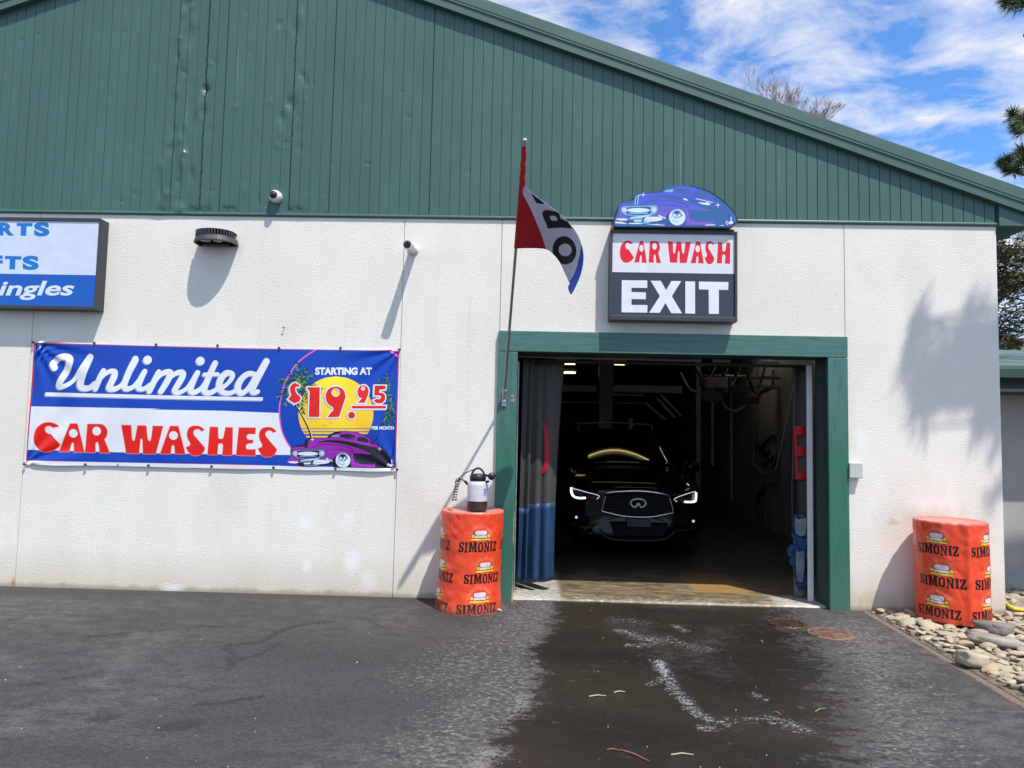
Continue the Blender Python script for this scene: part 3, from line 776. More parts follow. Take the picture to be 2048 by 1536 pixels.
# roof with rake trim
def rake():
    fl = -0.075; yb = -0.013                                  # front of fascia, face of siding
    e0 = Vector((RX, RZ)); 
    def zline(x, off, sl=SL_R): return (5.706-sl*(x+0.387)) + off
    # measured on the wall plane; pulled to the depth of the fascia
    def dep(x, z, y): k = (y-CAM.y)/(-CAM.y); return (x*k, CAM.z+(z-CAM.z)*k)
    ridx = RX
    def band(o0, o1, y0, y1, name, mat, parent):
        b = MB()
        for side in (1, -1):
            pts = []
            for off, rng in ((o0, (ridx, 4.97)), (o1, (4.97, ridx))):
                for x in rng:
                    X = x if side > 0 else 2*ridx-x
                    z = zline(x, off) + (0.05 if side < 0 else 0)*0
                    pts.append(dep(X, z, y0))
            b.prism(pts, y0, y1)
        return b.build(name, mat, parent)
    b = MB()
    # roof slabs running back over the building, eave beyond the corner
    for side in (1, -1):
        X0, X1 = ridx, (4.98 if side > 0 else 2*ridx-4.98)
        z0, z1 = zline(ridx, 0.20), zline(4.98, 0.20)
        vs = []
        for y in (-0.058, YB+0.3):
            vs += [(X0, y, z0), (X1, y, z1), (X1, y, z1-0.10), (X0, y, z0-0.10)]
        b.add(vs, [(0, 1, 2, 3), (7, 6, 5, 4), (0, 4, 5, 1), (3, 2, 6, 7), (1, 5, 6, 2), (0, 3, 7, 4)])
    rf = b.build('roof', 'roofing', B)
    band(0.122, 0.228, fl-0.014, -0.060, 'roof_edge_trim', 'fascia', rf)
    band(0.0, 0.122, fl, -0.014, 'rake_fascia', 'fascia', rf)
    band(0.092, 0.118, fl-0.010, fl-0.001, 'fascia_bead', 'fascia', rf)
    # boxed eave on the right: soffit slopes out past the corner
    b = MB(); zc_ = at(1990, 452)[2]
    b.add([(XR+0.001, -0.012, zc_), (XR+0.001, YB, zc_), (4.87, YB, zc_), (4.87, -0.012, zc_), (XR+0.001, -0.012, zc_+0.25), (XR+0.001, YB, zc_+0.25), (4.87, YB, zc_+0.10), (4.87, -0.012, zc_+0.10)],
          [(0, 3, 2, 1), (0, 1, 5, 4), (3, 7, 6, 2), (0, 4, 7, 3), (1, 2, 6, 5), (4, 5, 6, 7)])
    b.build('eave_soffit', 'soffit', rf)
    b = MB(); b.prism([(XR+0.014, zc_-0.004), (XR+0.014, zc_+0.25), (4.88, zc_+0.12), (4.88, zc_-0.004)], -0.034, -0.013)
    b.build('eave_board', 'fascia', rf)
rake()

# doorway: timber frame
DF = thing('door_frame', None, None, (0, 0, 0)); DF.parent = B
b = MB(); b.bbox(-0.327, 3.045, -0.045, -0.002, OZ, 2.598, 0.005); b.build('header', 'trim_h', DF)
b = MB(); b.bbox(-0.327, OX0, -0.043, -0.002, -0.03, OZ-0.003, 0.005); b.build('post', 'trim_l', DF)
b = MB(); b.bbox(OX1, 3.045, -0.043, -0.002, -0.03, OZ-0.003, 0.005); b.build('post', 'trim_r', DF)
b = MB()
b.box(OX0-0.06, OX0, -0.001, 0.27, -0.03, OZ); b.box(OX1, OX1+0.06, -0.001, 0.27, -0.03, OZ); b.box(OX0-0.06, OX1+0.06, -0.001, 0.27, OZ+0.001, OZ+0.07)
b.build('jamb', 'jamb', DF)
b = MB()
px0, px1 = at(1614, 900, 0.25)[0], at(1628, 900, 0.25)[0]
b.bbox(px0+0.012, px1-0.002, 0.272, 0.30, 0.0, OZ-0.05, 0.006)
b.build('guide_strip', 'white', DF)
b = MB(); b.bbox(OX0-0.01, OX0+0.012, 0.272, 0.29, 0.0, OZ-0.06, 0.003)
b.build('guide_strip', 'steel', DF)

# concrete floor of the wash bay
def floor():
    m, n, p = mat_base('wash_bay_concrete')
    g = nd(n, 'ShaderNodeNewGeometry'); s = nd(n, 'ShaderNodeSeparateXYZ'); n.links.new(g.outputs['Position'], s.inputs[0])
    br = noise_node(n, 7, 7, 0.75, (0.5, 1.6, 1), 0.8); brs = noise_node(n, 22, 6, 0.7, (0.8, 1.3, 1)); broom = noise_node(n, 40, 4, 0.6, (1, 0.06, 1))
    dry = ramp(n, brs, [(0.42, (0.26, 0.245, 0.215)), (0.58, (0.44, 0.42, 0.38))])
    wetc = ramp(n, br, [(0.40, (0.085, 0.063, 0.034)), (0.5, (0.150, 0.116, 0.068)), (0.62, (0.22, 0.18, 0.115))])
    # pale dry strip on the left and along the sill, wet brown in the middle, ochre patch
    xl = gr(1112, 1185)[0]
    f = math_(n, 'MULTIPLY', math_(n, 'ADD', math_(n, 'SUBTRACT', s.outputs[0], xl), math_(n, 'MULTIPLY', math_(n, 'SUBTRACT', br, 0.5), 0.22)), 18, True)
    xr = gr(1560, 1206)[0]
    f2 = math_(n, 'MULTIPLY', math_(n, 'SUBTRACT', xr, math_(n, 'ADD', s.outputs[0], math_(n, 'MULTIPLY', math_(n, 'SUBTRACT', br, 0.5), 0.5))), 14, True)
    f2 = math_(n, 'MAXIMUM', f2, math_(n, 'MULTIPLY', math_(n, 'SUBTRACT', s.outputs[1], math_(n, 'ADD', 0.12, math_(n, 'MULTIPLY', br, 0.5))), 8, True)); c = mix(n, math_(n, 'MULTIPLY', f, f2), dry, wetc)
    lip = math_(n, 'MULTIPLY', math_(n, 'SUBTRACT', math_(n, 'ADD', -0.05, math_(n, 'MULTIPLY', brs, 0.24)), s.outputs[1]), 22, True)
    c = mix(n, math_(n, 'MULTIPLY', lip, 0.4), c, (0.28, 0.25, 0.20))
    fl = math_(n, 'MULTIPLY', math_(n, 'SUBTRACT', brs, 0.56), 26, True)
    band = math_(n, 'MULTIPLY', math_(n, 'SUBTRACT', 0.32, s.outputs[1]), 9, True)
    c = mix(n, math_(n, 'MULTIPLY', math_(n, 'MULTIPLY', fl, band), 0.6), c, (0.46, 0.44, 0.39))
    o1, o2 = gr(1372, 1170), gr(1500, 1190)
    bx = math_(n, 'MULTIPLY', math_(n, 'SUBTRACT', s.outputs[0], math_(n, 'ADD', o1[0], math_(n, 'MULTIPLY', math_(n, 'SUBTRACT', br, 0.5), 0.3))), 30, True)
    sx = math_(n, 'MULTIPLY', math_(n, 'SUBTRACT', math_(n, 'ADD', 2.35, math_(n, 'MULTIPLY', math_(n, 'SUBTRACT', brs, 0.5), 0.4)), s.outputs[0]), 20, True)
    by = math_(n, 'MULTIPLY', math_(n, 'SUBTRACT', s.outputs[1], math_(n, 'ADD', 0.50, math_(n, 'MULTIPLY', math_(n, 'SUBTRACT', br, 0.5), 0.12))), 40, True)
    by2 = math_(n, 'MULTIPLY', math_(n, 'SUBTRACT', 1.9, s.outputs[1]), 2, True)
    k = math_(n, 'MULTIPLY', math_(n, 'MULTIPLY', bx, sx), math_(n, 'MULTIPLY', by, by2))
    c = mix(n, math_(n, 'MULTIPLY', k, 0.85), c, (0.30, 0.165, 0.055))
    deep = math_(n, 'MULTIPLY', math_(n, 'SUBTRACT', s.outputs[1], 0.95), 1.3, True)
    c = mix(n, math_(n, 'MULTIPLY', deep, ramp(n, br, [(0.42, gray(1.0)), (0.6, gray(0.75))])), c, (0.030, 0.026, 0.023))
    n.links.new(c, p.inputs['Base Color'])
    n.links.new(ramp(n, br, [(0.35, gray(0.35)), (0.7, gray(0.7))]), p.inputs['Roughness'])
    bump(n, p, math_(n, 'ADD', brs, broom), 0.004, 0.6)
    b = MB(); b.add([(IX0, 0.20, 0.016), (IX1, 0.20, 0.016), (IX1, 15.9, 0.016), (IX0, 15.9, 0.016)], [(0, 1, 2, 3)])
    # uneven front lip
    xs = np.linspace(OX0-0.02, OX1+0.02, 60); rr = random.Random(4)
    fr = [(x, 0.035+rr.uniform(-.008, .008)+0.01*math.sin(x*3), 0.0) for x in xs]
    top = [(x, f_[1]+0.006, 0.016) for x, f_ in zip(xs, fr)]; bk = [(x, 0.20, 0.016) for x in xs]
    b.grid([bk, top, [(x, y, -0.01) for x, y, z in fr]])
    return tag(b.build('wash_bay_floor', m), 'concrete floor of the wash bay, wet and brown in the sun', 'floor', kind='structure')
floor()

# ================================================================== BANNER
def zA(x, y): return (40+x/5.1214, 660+y/5.12)
def zB(x, y): return (300+x/5.486, 680+y/5.486)
def zC(x, y): return (520+x/5.487, 680+y/5.487)
def zD(x, y): return (560+x/8.533, 850+y/8.533)
YBAN = -0.030
def pw(px, py): p = at(px, py, YBAN); return (p[0], p[2])
def cv(f): return lambda x, y: pw(*f(x, y))
cA, cB, cC, cD = cv(zA), cv(zB), cv(zC), cv(zD)
WHITE = srgb(226, 228, 232); BLUE = srgb(0, 64, 174); REDI = srgb(224, 24, 6); PINK = srgb(240, 92, 178); GREYI = srgb(150, 158, 186)
GLY = {}
GLY['C'] = [cr([(388,988),(350,962),(290,948),(222,964),(165,1015),(142,1090),(150,1170),(195,1230),(260,1248),(330,1232),(380,1200)], 4)+[(402,1175),(305,1068),(275,1066),(250,1045),(245,1012),(260,986),(290,978),(315,985),(328,998)]]
GLY['A'] = [[(508,960),(580,960),(652,1250),(548,1250),(546,1170),(538,1152),(524,1152),(512,1170),(496,1245),(392,1245)], circ(540, 1058, 44)]
GLY['R'] = [[(690,965),(820,965),(850,972),(876,996),(890,1030),(890,1062),(880,1090),(858,1120),(910,1258),(815,1258),(805,1170),(795,1147),(778,1145),(766,1165),(766,1255),(664,1250)], circ(783, 1035, 45)]
GLY['W'] = [[(1040,975),(1135,978),(1140,1110),(1150,1138),(1168,1138),(1178,1110),(1205,980),(1290,983),(1300,1110),(1315,1140),(1335,1140),(1345,1115),(1362,984),(1462,986),(1385,1268),(1258,1268),(1255,1130),(1248,1110),(1234,1110),(1226,1130),(1212,1265),(1083,1262)]]
GLY['a'] = [[(222,945),(308,948),(380,1252),(272,1248),(268,1165),(258,1150),(242,1150),(232,1165),(218,1250),(110,1248)], circ(256, 1048, 48)]
SS = [(590,985),(560,1000),(545,983),(522,974),(494,978),(472,998),(468,1020),(475,1045),(595,1185),(588,1212),(570,1242),(540,1260),(510,1268),(480,1270),(452,1260),(425,1238),(393,1180),(435,1160),(441,1140),(432,1115),(414,1085),(405,1045),(408,1005),(424,970),(450,950),(480,944),(520,944),(555,955)]
GLY['S'] = [SS]
GLY['H'] = [[(655,955),(738,958),(740,1060),(746,1078),(758,1088),(785,1088),(798,1080),(805,1065),(825,960),(900,962),(895,1265),(790,1262),(800,1160),(796,1142),(785,1132),(757,1132),(746,1138),(740,1150),(732,1258),(628,1258)]]
GLY['E'] = [[(972,962),(1152,965),(1148,1030),(1085,1028),(1065,1034),(1053,1048),(1052,1072),(1062,1090),(1080,1098),(1125,1100),(1122,1128),(1070,1135),(1052,1146),(1045,1162),(1045,1182),(1054,1198),(1072,1205),(1150,1203),(1150,1270),(942,1265)]]
def glyph_in(k, x0, y0, x1, y1):
    L = GLY[k]; X = [p[0] for l in L for p in l]; Y = [p[1] for l in L for p in l]; a, b_, c, d = min(X), max(X), min(Y), max(Y)
    return [[(x0+(x-a)/(b_-a)*(x1-x0), y0+(y-c)/(d-c)*(y1-y0)) for x, y in l] for l in L]

def hotrod(A, conv, pal):
    """a chopped fifties coupe drawn in flat inks; coords of the banner close-up"""
    P = lambda l, c, **k: A.poly(l, pal[c], conv, **k)
    S = lambda l, w_, c, **k: A.stroke(l, w_, pal[c], conv, **k)
    P(cr([(560,212),(700,212),(800,208),(855,160),(945,118),(1060,100),(1200,103),(1335,128),(1455,180),(1575,252),(1700,352),(1805,445),(1870,535),(1905,620),(1935,690),(1900,735)], 5)+[(1620,738),(1215,728),(1180,725),(900,722),(880,640)]+[(600,715),(350,712),(290,665),(190,650),(105,635),(115,610),(180,585),(172,500)]+cr([(168,440),(185,392),(235,368),(405,362),(418,285),(455,238),(560,212)], 3), 'line')
    P(cr([(500,235),(700,222),(900,214),(1060,214),(1290,255),(1330,150),(1200,108),(1070,106)],1)[:3]+[(1010,160),(1050,112)]+cr([(1080,106),(1200,110),(1335,136),(1450,188),(1570,262),(1690,362),(1790,452),(1850,540),(1890,640)], 5)+[(1880,730),(1215,722),(1200,560),(1190,500),(1120,470),(1000,480),(930,560),(905,640),(860,600),(760,585),(600,590),(320,590),(310,640),(180,640),(115,628),(180,592),(178,500),(176,440),(200,396),(240,376),(410,372),(470,395),(476,285)], 'body')
    P(cr([(590,302),(700,280),(800,258),(1000,260),(1180,285),(1350,320),(1500,352),(1640,385),(1760,435),(1830,510),(1880,610),(1890,690)], 4)+[(1885,735),(1620,738),(1620,690),(1612,680),(1420,672),(1330,655),(1290,640),(1262,560),(1255,475),(1480,500),(1565,500),(1420,425),(1250,370),(1100,330),(980,308),(830,292),(700,300)], 'dark')
    P([(400,366),(415,275),(455,235),(562,218),(545,243),(485,265),(474,300),(470,390),(430,400)], 'dark')
    P([(215,370),(300,342),(402,332),(400,366)], 'dark')
    P(cr([(830,210),(868,160),(950,122),(1050,108)], 4)+[(1010,160),(930,170),(880,195),(850,212)], 'dark')
    P([(862,205),(900,172),(1010,155),(1002,205)], 'glass')
    P([(1040,160),(1160,150),(1240,165),(1285,188),(1268,245),(1220,255),(1140,230),(1030,205)], 'dark')
    P(cr([(1310,262),(1345,208),(1400,205),(1485,238),(1512,300),(1440,296)], 4, True), 'dark')
    P(cr([(1528,262),(1575,285),(1615,330),(1560,318)], 4, True), 'dark')
    P(circ(1225, 228, 34, 26), 'body'); P(circ(1225, 228, 16, 18), 'dark')
    # grille
    P(cr([(200,470),(212,425),(330,415),(600,408),(720,405),(780,430),(782,500),(740,560),(640,585),(380,590),(250,575),(205,530)], 4, True), 'line')
    P(cr([(212,470),(228,432),(340,424),(600,417),(715,413),(768,436),(770,498),(732,550),(630,572),(390,578),(260,562),(215,520)], 4, True), 'grey')
    P(cr([(290,505),(300,450),(480,438),(650,440),(668,500),(640,552),(470,566),(310,555)], 4, True), 'line')
    P(circ(470, 490, 178, 34), 'chrome')
    P([(320,528),(630,524),(610,545),(340,549)], 'grey')
    for x, y, r in ((252, 488, 50), (708, 484, 54)):
        P(circ(x, y, r), 'line'); P(circ(x, y, r-8), 'chrome'); P(circ(x-4, y+2, r-20), 'grey'); P(circ(x-2, y, r-32), 'chrome')
    # bumper
    P(cr([(300,680),(330,610),(540,590),(700,585),(880,620),(905,650),(850,675),(700,700),(560,715),(380,712)], 3, True), 'line')
    P(cr([(110,632),(170,592),(300,602),(320,640),(220,662)], 3, True), 'body')
    P(cr([(125,630),(200,620),(300,628),(290,650),(200,652)], 3, True), 'chrome')
    P([(330,615),(540,600),(535,635),(330,640)], 'grey'); P([(400,648),(520,642),(525,668),(410,672)], 'chrome'); P([(345,600),(530,580),(640,572),(690,580),(560,600),(350,612)], 'chrome')
    P(cr([(560,640),(600,600),(760,595),(850,622),(800,655),(640,672),(565,668)], 4, True), 'chrome')
    P([(400,690),(660,672),(640,700),(420,706)], 'grey'); P([(780,590),(795,555),(815,580),(905,612),(900,640),(860,612)], 'chrome')
    P([(560,645),(760,632),(690,640),(570,655)], 'grey')
    # wheel
    P(circ(1040, 620, 150, 115), 'line'); P(circ(1072, 602, 126, 128), 'chrome')
    P(circ(1068, 552, 78, 72), 'grey'); P(circ(1064, 560, 50, 46), 'chrome'); P([(1020,520),(1060,500),(1110,515),(1120,560),(1095,540),(1080,575),(1050,580),(1060,545),(1030,560)], 'line')
    P(circ(1066, 605, 26, 20), 'line'); P(circ(1068, 606, 17, 13), 'chrome'); P([(1140,555),(1155,560),(1150,590),(1138,585)], 'line')
    S([(985,590),(1000,650),(1050,672),(1100,660)], 9, 'grey')
    # body lines
    S([(545,385),(650,345),(800,330),(1000,345),(1130,372),(1200,395),(1245,460)], 8, 'line'); S([(860,412),(1000,415),(1100,432),(1235,455)], (3, 10, 4), 'line')
    S([(830,497),(900,507),(955,497)], (3, 9, 3), 'line'); S([(1180,375),(1230,420),(1250,480),(1262,600),(1290,640)], 8, 'line')
    S([(1325,610),(1322,655)], 8, 'body'); S([(1612,640),(1608,700)], 8, 'body')
    P([(560,700),(1240,718),(1210,735),(880,732),(560,722)] if False else [(1225,690),(1500,700),(1610,690),(1480,722),(1220,722)], 'body')
    P(circ(1845, 690, 22, 30), 'chrome'); P(circ(1845, 692, 12, 18), 'line'); P([(1895,590),(1912,600),(1912,660),(1935,668),(1930,705),(1880,712),(1870,690),(1898,655)], 'chrome')
    def spark(x, y, r): P([(x, y-r), (x+r*.12, y-r*.12), (x+r, y), (x+r*.12, y+r*.12), (x, y+r), (x-r*.12, y+r*.12), (x-r, y), (x-r*.12, y-r*.12)], 'spark')
    spark(548, 246, 46); spark(1700, 410, 50)

def banner():
    pts = [(66, 684), (189, 686), (312, 689), (435, 691), (558, 696), (681, 696), (799, 699)]
    bot = [(48, 928), (171, 929), (297, 931), (423, 933), (547, 935), (671, 937), (794, 939)]
    tl, tr_, bl, br_ = pw(65, 683), pw(801, 698), pw(47.5, 926.5), pw(794.5, 940)
    x0, x1 = tl[0], tr_[0]; zt, zb = 2.406, 1.205
    clips_t = [pw(*p) for p in pts]; clips_b = [pw(*p) for p in bot]
    def wr(x, z):
        y = 0.0
        # radiating tension folds at the four corners, shallow sag between the ties
        for cx, cz, a, k in ((x0, zt, .013, 15), (x1, zt, .009, 13), (x0, zb, .008, 11), (x1, zb, .006, 13)):
            dx_, dz_ = x-cx, z-cz; r = math.hypot(dx_, dz_); th = math.atan2(abs(dz_), abs(dx_)+1e-6)
            y += a*math.exp(-(r/0.55)**2)*math.sin(th*k+0.6)*min(1, r/0.10)
        t = (z-zb)/(zt-zb); u = (x-x0)/(x1-x0)
        y += 0.007*math.sin(PI*max(0, min(1, t)))*(1+0.4*math.sin(u*9))
        y += 0.0055*math.sin(3.2*x+4.5*z+1.2*math.sin(2*z))*math.sin(PI*max(0, min(1, t)))
        y += 0.0035*math.sin(9*x-7*z)*math.exp(-((u-0.2)/0.25)**2)
        y += 0.004*math.exp(-((t-0.03)/0.05)**2)*(0.5-0.5*math.cos(u*6*2*PI))
        return y
    SU, SV = 0.035, 0.035
    _w = {}
    def wg(i, j):
        if (i, j) not in _w: _w[(i, j)] = wr(i*SU, j*SV)
        return _w[(i, j)]
    def wl(u, v):
        """sheet height on its triangle grid, so every ink layer is exactly parallel to the sheet"""
        a, c = u/SU, v/SV; i, j = math.floor(a+1e-7), math.floor(c+1e-7); fu, fv = a-i, c-j
        if fu >= fv: return wg(i, j)+(wg(i+1, j)-wg(i, j))*fu+(wg(i+1, j+1)-wg(i+1, j))*fv
        return wg(i, j)+(wg(i, j+1)-wg(i, j))*fv+(wg(i+1, j+1)-wg(i, j+1))*fu
    def nrm(u, v):
        e = 0.004; return Vector((-(wr(u+e, v)-wr(u-e, v))/(2*e), -1, -(wr(u, v+e)-wr(u, v-e))/(2*e))).normalized()
    R = thing('banner', 'wide blue and white vinyl banner advertising unlimited car washes on the stucco wall', 'banner', (x0, 0, zb))
    def lift(u, v, l): return (u, YBAN+0.012-wl(u, v)-l*0.00005, v)
    A = Art()
    # base sheet, white margin
    def quadsheet(a, b_, c, d, col, lev=None): A.poly([a, b_, c, d], col, None, lev)
    sc_b = lambda i: 0.006*math.sin(i*PI)
    low = [pw(px, 927.6+(px-47)*0.0187+(2.6 if k % 2 else 1.2)) for k, px in enumerate([47, 110, 171, 235, 297, 360, 423, 485, 547, 610, 671, 735, 795])]
    top = [pw(px, py) for px, py in [(65, 681), (189, 686), (250, 685.5), (312, 689), (374, 690), (435, 692), (500, 693), (558, 696), (681, 697), (801, 697)]]
    A.poly([top+low[::-1]], WHITE)
    A.poly([[cA(*p) for p in ((132,124),(146,128))]+[zz for zz in [cB(1000,88), cC(1527,118)]]+[cC(1490,1408), cB(1000,1372), cA(50,1338)]], REDI)
    il = lambda *p: list(p)
    A.poly([cA(147,136), cA(1434,170), cB(1000,97), cC(1000,112), cC(1518,126), cC(1480,1400), cC(400,1388), cB(1000,1365), cB(0,1350), cA(700,1350), cA(60,1332)], BLUE)
    # white band
    ring = cr([(605,108),(480,190),(400,262),(325,375),(262,500),(222,660),(208,780),(212,880),(240,1010),(285,1110),(340,1190),(372,1250)], 5)
    ringw = [cC(*p) for p in ring if p[1] >= 785]
    A.poly([[cA(104,781), cA(1434,806), cB(0,762), cB(800,776)]+ringw+[cC(330,1262), cB(1000,1258), cB(0,1242), cA(70,1226)]], WHITE)
    # emblem ring and sun
    A.stroke([(602,110),(500,175),(400,262),(325,375),(262,500),(222,660),(210,780),(216,890),(240,1010),(285,1110),(340,1195)], 15, PINK, cC)
    A.stroke([(1420,116),(1475,150),(1525,192)], 20, PINK, cC)
    def suncol(u, v):
        t = max(0, min(1, (1.99-v)/0.62)); d = math.sin(min(1, t)*PI/2)
        a, b_ = np.array(srgb(252, 226, 40)[:3]), np.array(srgb(246, 168, 52)[:3]); 
        xm = abs(u-cC(832, 800)[0])/0.42; k = min(1, max(0, xm*0.75+t*0.35-0.25)); return (*(a*(1-k)+b_*k), 1)
    cx_, cy_, r_ = 832, 810, 412
    def arc_slice(y0, y1, nq=14):
        f = lambda y: math.sqrt(max(0, r_*r_-(y-cy_)**2))
        ys = [y0+(y1-y0)*i/nq for i in range(nq+1)]
        out = []
        for i in range(nq):
            a_, b2 = ys[i], ys[i+1]
            nseg = 10
            L = [(cx_-f(a_)+2*f(a_)*j/nseg, a_) for j in range(nseg+1)]+[(cx_+f(b2)-2*f(b2)*j/nseg, b2) for j in range(nseg+1)]
            out.append(L)
        return out
    for y0, y1, nn in ((398, 970, 40), (978, 1002, 2), (1012, 1032, 2), (1052, 1072, 2)):
        A.lev += 1; lv = A.lev
        for L in arc_slice(y0, y1, nn):
            L2 = [p for i, p in enumerate(L) if i == 0 or math.dist(p, L[i-1]) > 1e-6]
            A.poly([L2], suncol, cC, lv)
    # palms
    def frond(x, y, ang, L, droop, wd, conv):
        rr = random.Random(int(x*7+ang*100)); mid = [(x+L*t*math.cos(ang), y-L*t*math.sin(ang)+droop*t*t) for t in np.linspace(0, 1, 10)]
        A.stroke(mid, (8, 5), srgb(26, 66, 36), conv, 2)
        A.lev += 1; lv = A.lev
        for i in range(1, 10):
            px, py = mid[i]; qx, qy = mid[i-1]; tx, ty = px-qx, py-qy; l = math.hypot(tx, ty); tx /= l; ty /= l
            for sgn in (-1, 1):
                ln = wd*(1-0.55*abs(i/10-0.35))*rr.uniform(.8, 1.2); nx, ny = -ty*sgn, tx*sgn
                ex, ey = px+tx*ln*.7+nx*ln*.8, py+ty*ln*.7+ny*ln*.8+ln*.25
                col = [srgb(14, 36, 28), srgb(20, 56, 34), srgb(58, 120, 44)][(i+(sgn > 0)+int(ang*3)) % 3] if rr.random() < .75 else srgb(98, 150, 60)
                A.poly([(px-tx*l*.5, py-ty*l*.5), (px+tx*l*.45, py+ty*l*.45), (ex, ey)], col, conv, lv+0.04*i+(0.02 if sgn > 0 else 0))
    A.stroke([(372,700),(440,800),(500,910),(545,1010),(562,1090)], (14, 16, 26), srgb(20, 22, 22), cC); A.stroke([(388,700),(450,800),(512,910),(556,1010),(572,1090)], (5, 8, 8), srgb(228, 206, 160), cC)
    for a_, L, dr in ((2.7, 250, 60), (2.2, 190, 20), (1.65, 235, 0), (1.2, 210, 20), (0.7, 200, 30), (0.15, 235, 80), (3.0, 220, 160), (-.6, 150, 160), (-1.3, 150, 150), (3.4, 160, 160)): frond(430, 490, a_, L, dr, 58, cC)
    A.stroke([(1390,790),(1340,900),(1275,1100)], (9, 11), srgb(14, 30, 50), cC); A.stroke([(1480,900),(1470,1100),(1455,1330)], (8, 10), srgb(14, 30, 50), cC)
    for a_, L, dr in ((2.2, 150, 20), (1.6, 160, 0), (2.9, 120, 60), (1.1, 110, 20)): frond(1385, 540, a_, L, dr, 42, cC)
    for a_, L, dr in ((2.8, 130, 90), (-1.5, 200, 60), (-2.0, 170, 90), (2.0, 120, 10)): frond(1445, 620, a_, L, dr, 44, cC)
    for a_, L, dr in ((-2.2, 130, 40), (-1.6, 150, 30)): frond(1430, 780, a_, L, dr, 40, cC)
    # script word with grey drop shadow
    strokes = []
    a = lambda *p: [zA(*q) for q in p]; bb = lambda *p: [zB(*q) for q in p]
    strokes += [(a((348,385),(334,362),(348,325),(390,290),(445,272),(495,285),(508,322),(488,390),(440,480),(402,548),(404,580),(440,578),(500,552),(560,500),(620,410),(680,320),(716,276)), (13, 13, 12, 14, 14, 13, 12, 9, 8, 9, 13)),
                (a((716,276),(680,360),(645,450),(618,540),(622,580),(660,596),(715,588),(765,545)), (13, 14, 14, 13, 11, 9)),
                (a((855,412),(825,475),(795,545),(770,602)), (9, 11, 11)), (a((795,535),(850,468),(910,425),(965,422),(968,462),(938,535),(912,590),(935,605),(990,597),(1050,555),(1105,470),(1160,372),(1187,312),(1178,292)), (8, 8, 10, 13, 12, 11, 9, 8, 8, 12)),
                (a((1180,296),(1140,375),(1100,470),(1072,560),(1082,596),(1120,600),(1170,575),(1215,520)), (12, 13, 12, 11, 9, 8)), (a((1278,422),(1240,500),(1214,575),(1230,602),(1280,598),(1330,560)), (10, 12, 11, 9, 8)),
                (bb((95,345),(60,420),(25,500),(-5,560)), (9, 11, 11)), (bb((30,490),(85,410),(150,358),(215,352),(212,400),(165,490),(118,565)), (8, 9, 12, 12, 11)), (bb((165,490),(225,405),(290,360),(350,355),(352,400),(312,475),(268,550),(290,578),(345,565),(410,520),(455,450)), (8, 9, 12, 12, 10, 8, 8)),
                (bb((518,355),(480,430),(442,530),(455,570),(510,562),(570,515),(610,455)), (10, 12, 11, 9, 8)), (bb((712,250),(665,350),(615,470),(592,545),(615,578),(670,572),(730,535),(775,490)), (11, 12, 12, 11, 9, 8)), (bb((592,378),(660,374),(738,374)), (8, 8)),
                (bb((745,545),(820,500),(880,440),(905,385),(880,362),(830,365),(780,415),(755,490),(775,555),(830,582),(900,572),(965,530)), (8, 8, 9, 12, 13, 12, 9, 8)), (bb((1150,375),(1085,366),(1020,405),(968,480),(962,545),(995,580),(1050,555),(1110,475),(1165,375)), (9, 11, 13, 12, 9, 8)),
                (bb((1275,232),(1220,335),(1160,450),(1120,540),(1135,572),(1180,565)), (13, 14, 13, 12, 9))]
    dots = [(zA(1303, 305), 8.6), (zB(547, 228), 8.6)]
    for col, dx_, dy_ in ((GREYI, -2.2, 2.0), (WHITE, 0, 0)):
        f = lambda x, y: pw(x+dx_, y+dy_)
        for P_, wd in strokes: A.stroke(P_, wd, col, f, 7)
        for (x, y), r in dots: A.poly(circ(x, y, r), col, f)
        A.poly([zA(258, 638), zA(1434, 668), zB(600, 617), zB(1236, 628), zB(1234, 664), zB(600, 653), zB(0, 641), zA(258, 674)], col, f)
    # block letters
    def block(k, conv, dx_=0, dy_=0):
        L = GLY[k]; L = [[(x+dx_, y+dy_) for x, y in l] for l in L]
        A.poly([grow(L[0], 6)]+([L[1]] if len(L) > 1 else []), srgb(246, 120, 110), conv); A.poly(L, REDI, conv)
    for k in 'CARW': block(k, cA)
    for k in 'aSHE': block(k, cB)
    block('S', cB, 789, 15)
    # price
    A.text('STARTING AT', 605, 300, 1227, 383, WHITE, cC, 0.05)
    A.text('PER MONTH', 1226, 946, 1471, 984, WHITE, cC, 0.045)
    one = [[(520,518),(658,518),(650,845),(535,845),(545,570),(538,552),(520,545)]]
    nine = [[(830,512),(870,516),(905,535),(930,570),(940,630),(915,700),(870,845),(740,848),(775,800),(808,765),(800,738),(760,715),(732,680),(720,630),(724,590),(745,545),(785,518)], circ(832, 578, 46)]
    dot = [circ(1005, 825, 38)]; bar = [[(1012,722),(1382,722),(1378,752),(1008,752)]]
    n9 = [[(1130,495),(1158,500),(1183,522),(1193,555),(1185,605),(1150,690),(1075,688),(1100,660),(1118,640),(1090,630),(1072,600),(1068,565),(1076,530),(1098,505)], circ(1130, 532, 22)]
    n5 = [[(1258,500),(1378,500),(1375,540),(1312,545),(1306,578),(1345,580),(1368,600),(1374,635),(1365,668),(1335,694),(1285,696),(1262,680),(1248,660),(1290,642),(1300,652),(1320,642),(1328,622),(1310,606),(1255,610)]]
    dol = [[(375,472),(395,470),(402,480),(425,490),(437,502),(430,515),(402,511),(388,522),(386,548),(400,585),(448,630),(440,665),(415,682),(386,690),(376,700),(362,684),(330,668),(308,648),(330,622),(345,600),(332,575),(326,540),(334,505),(352,486)]]
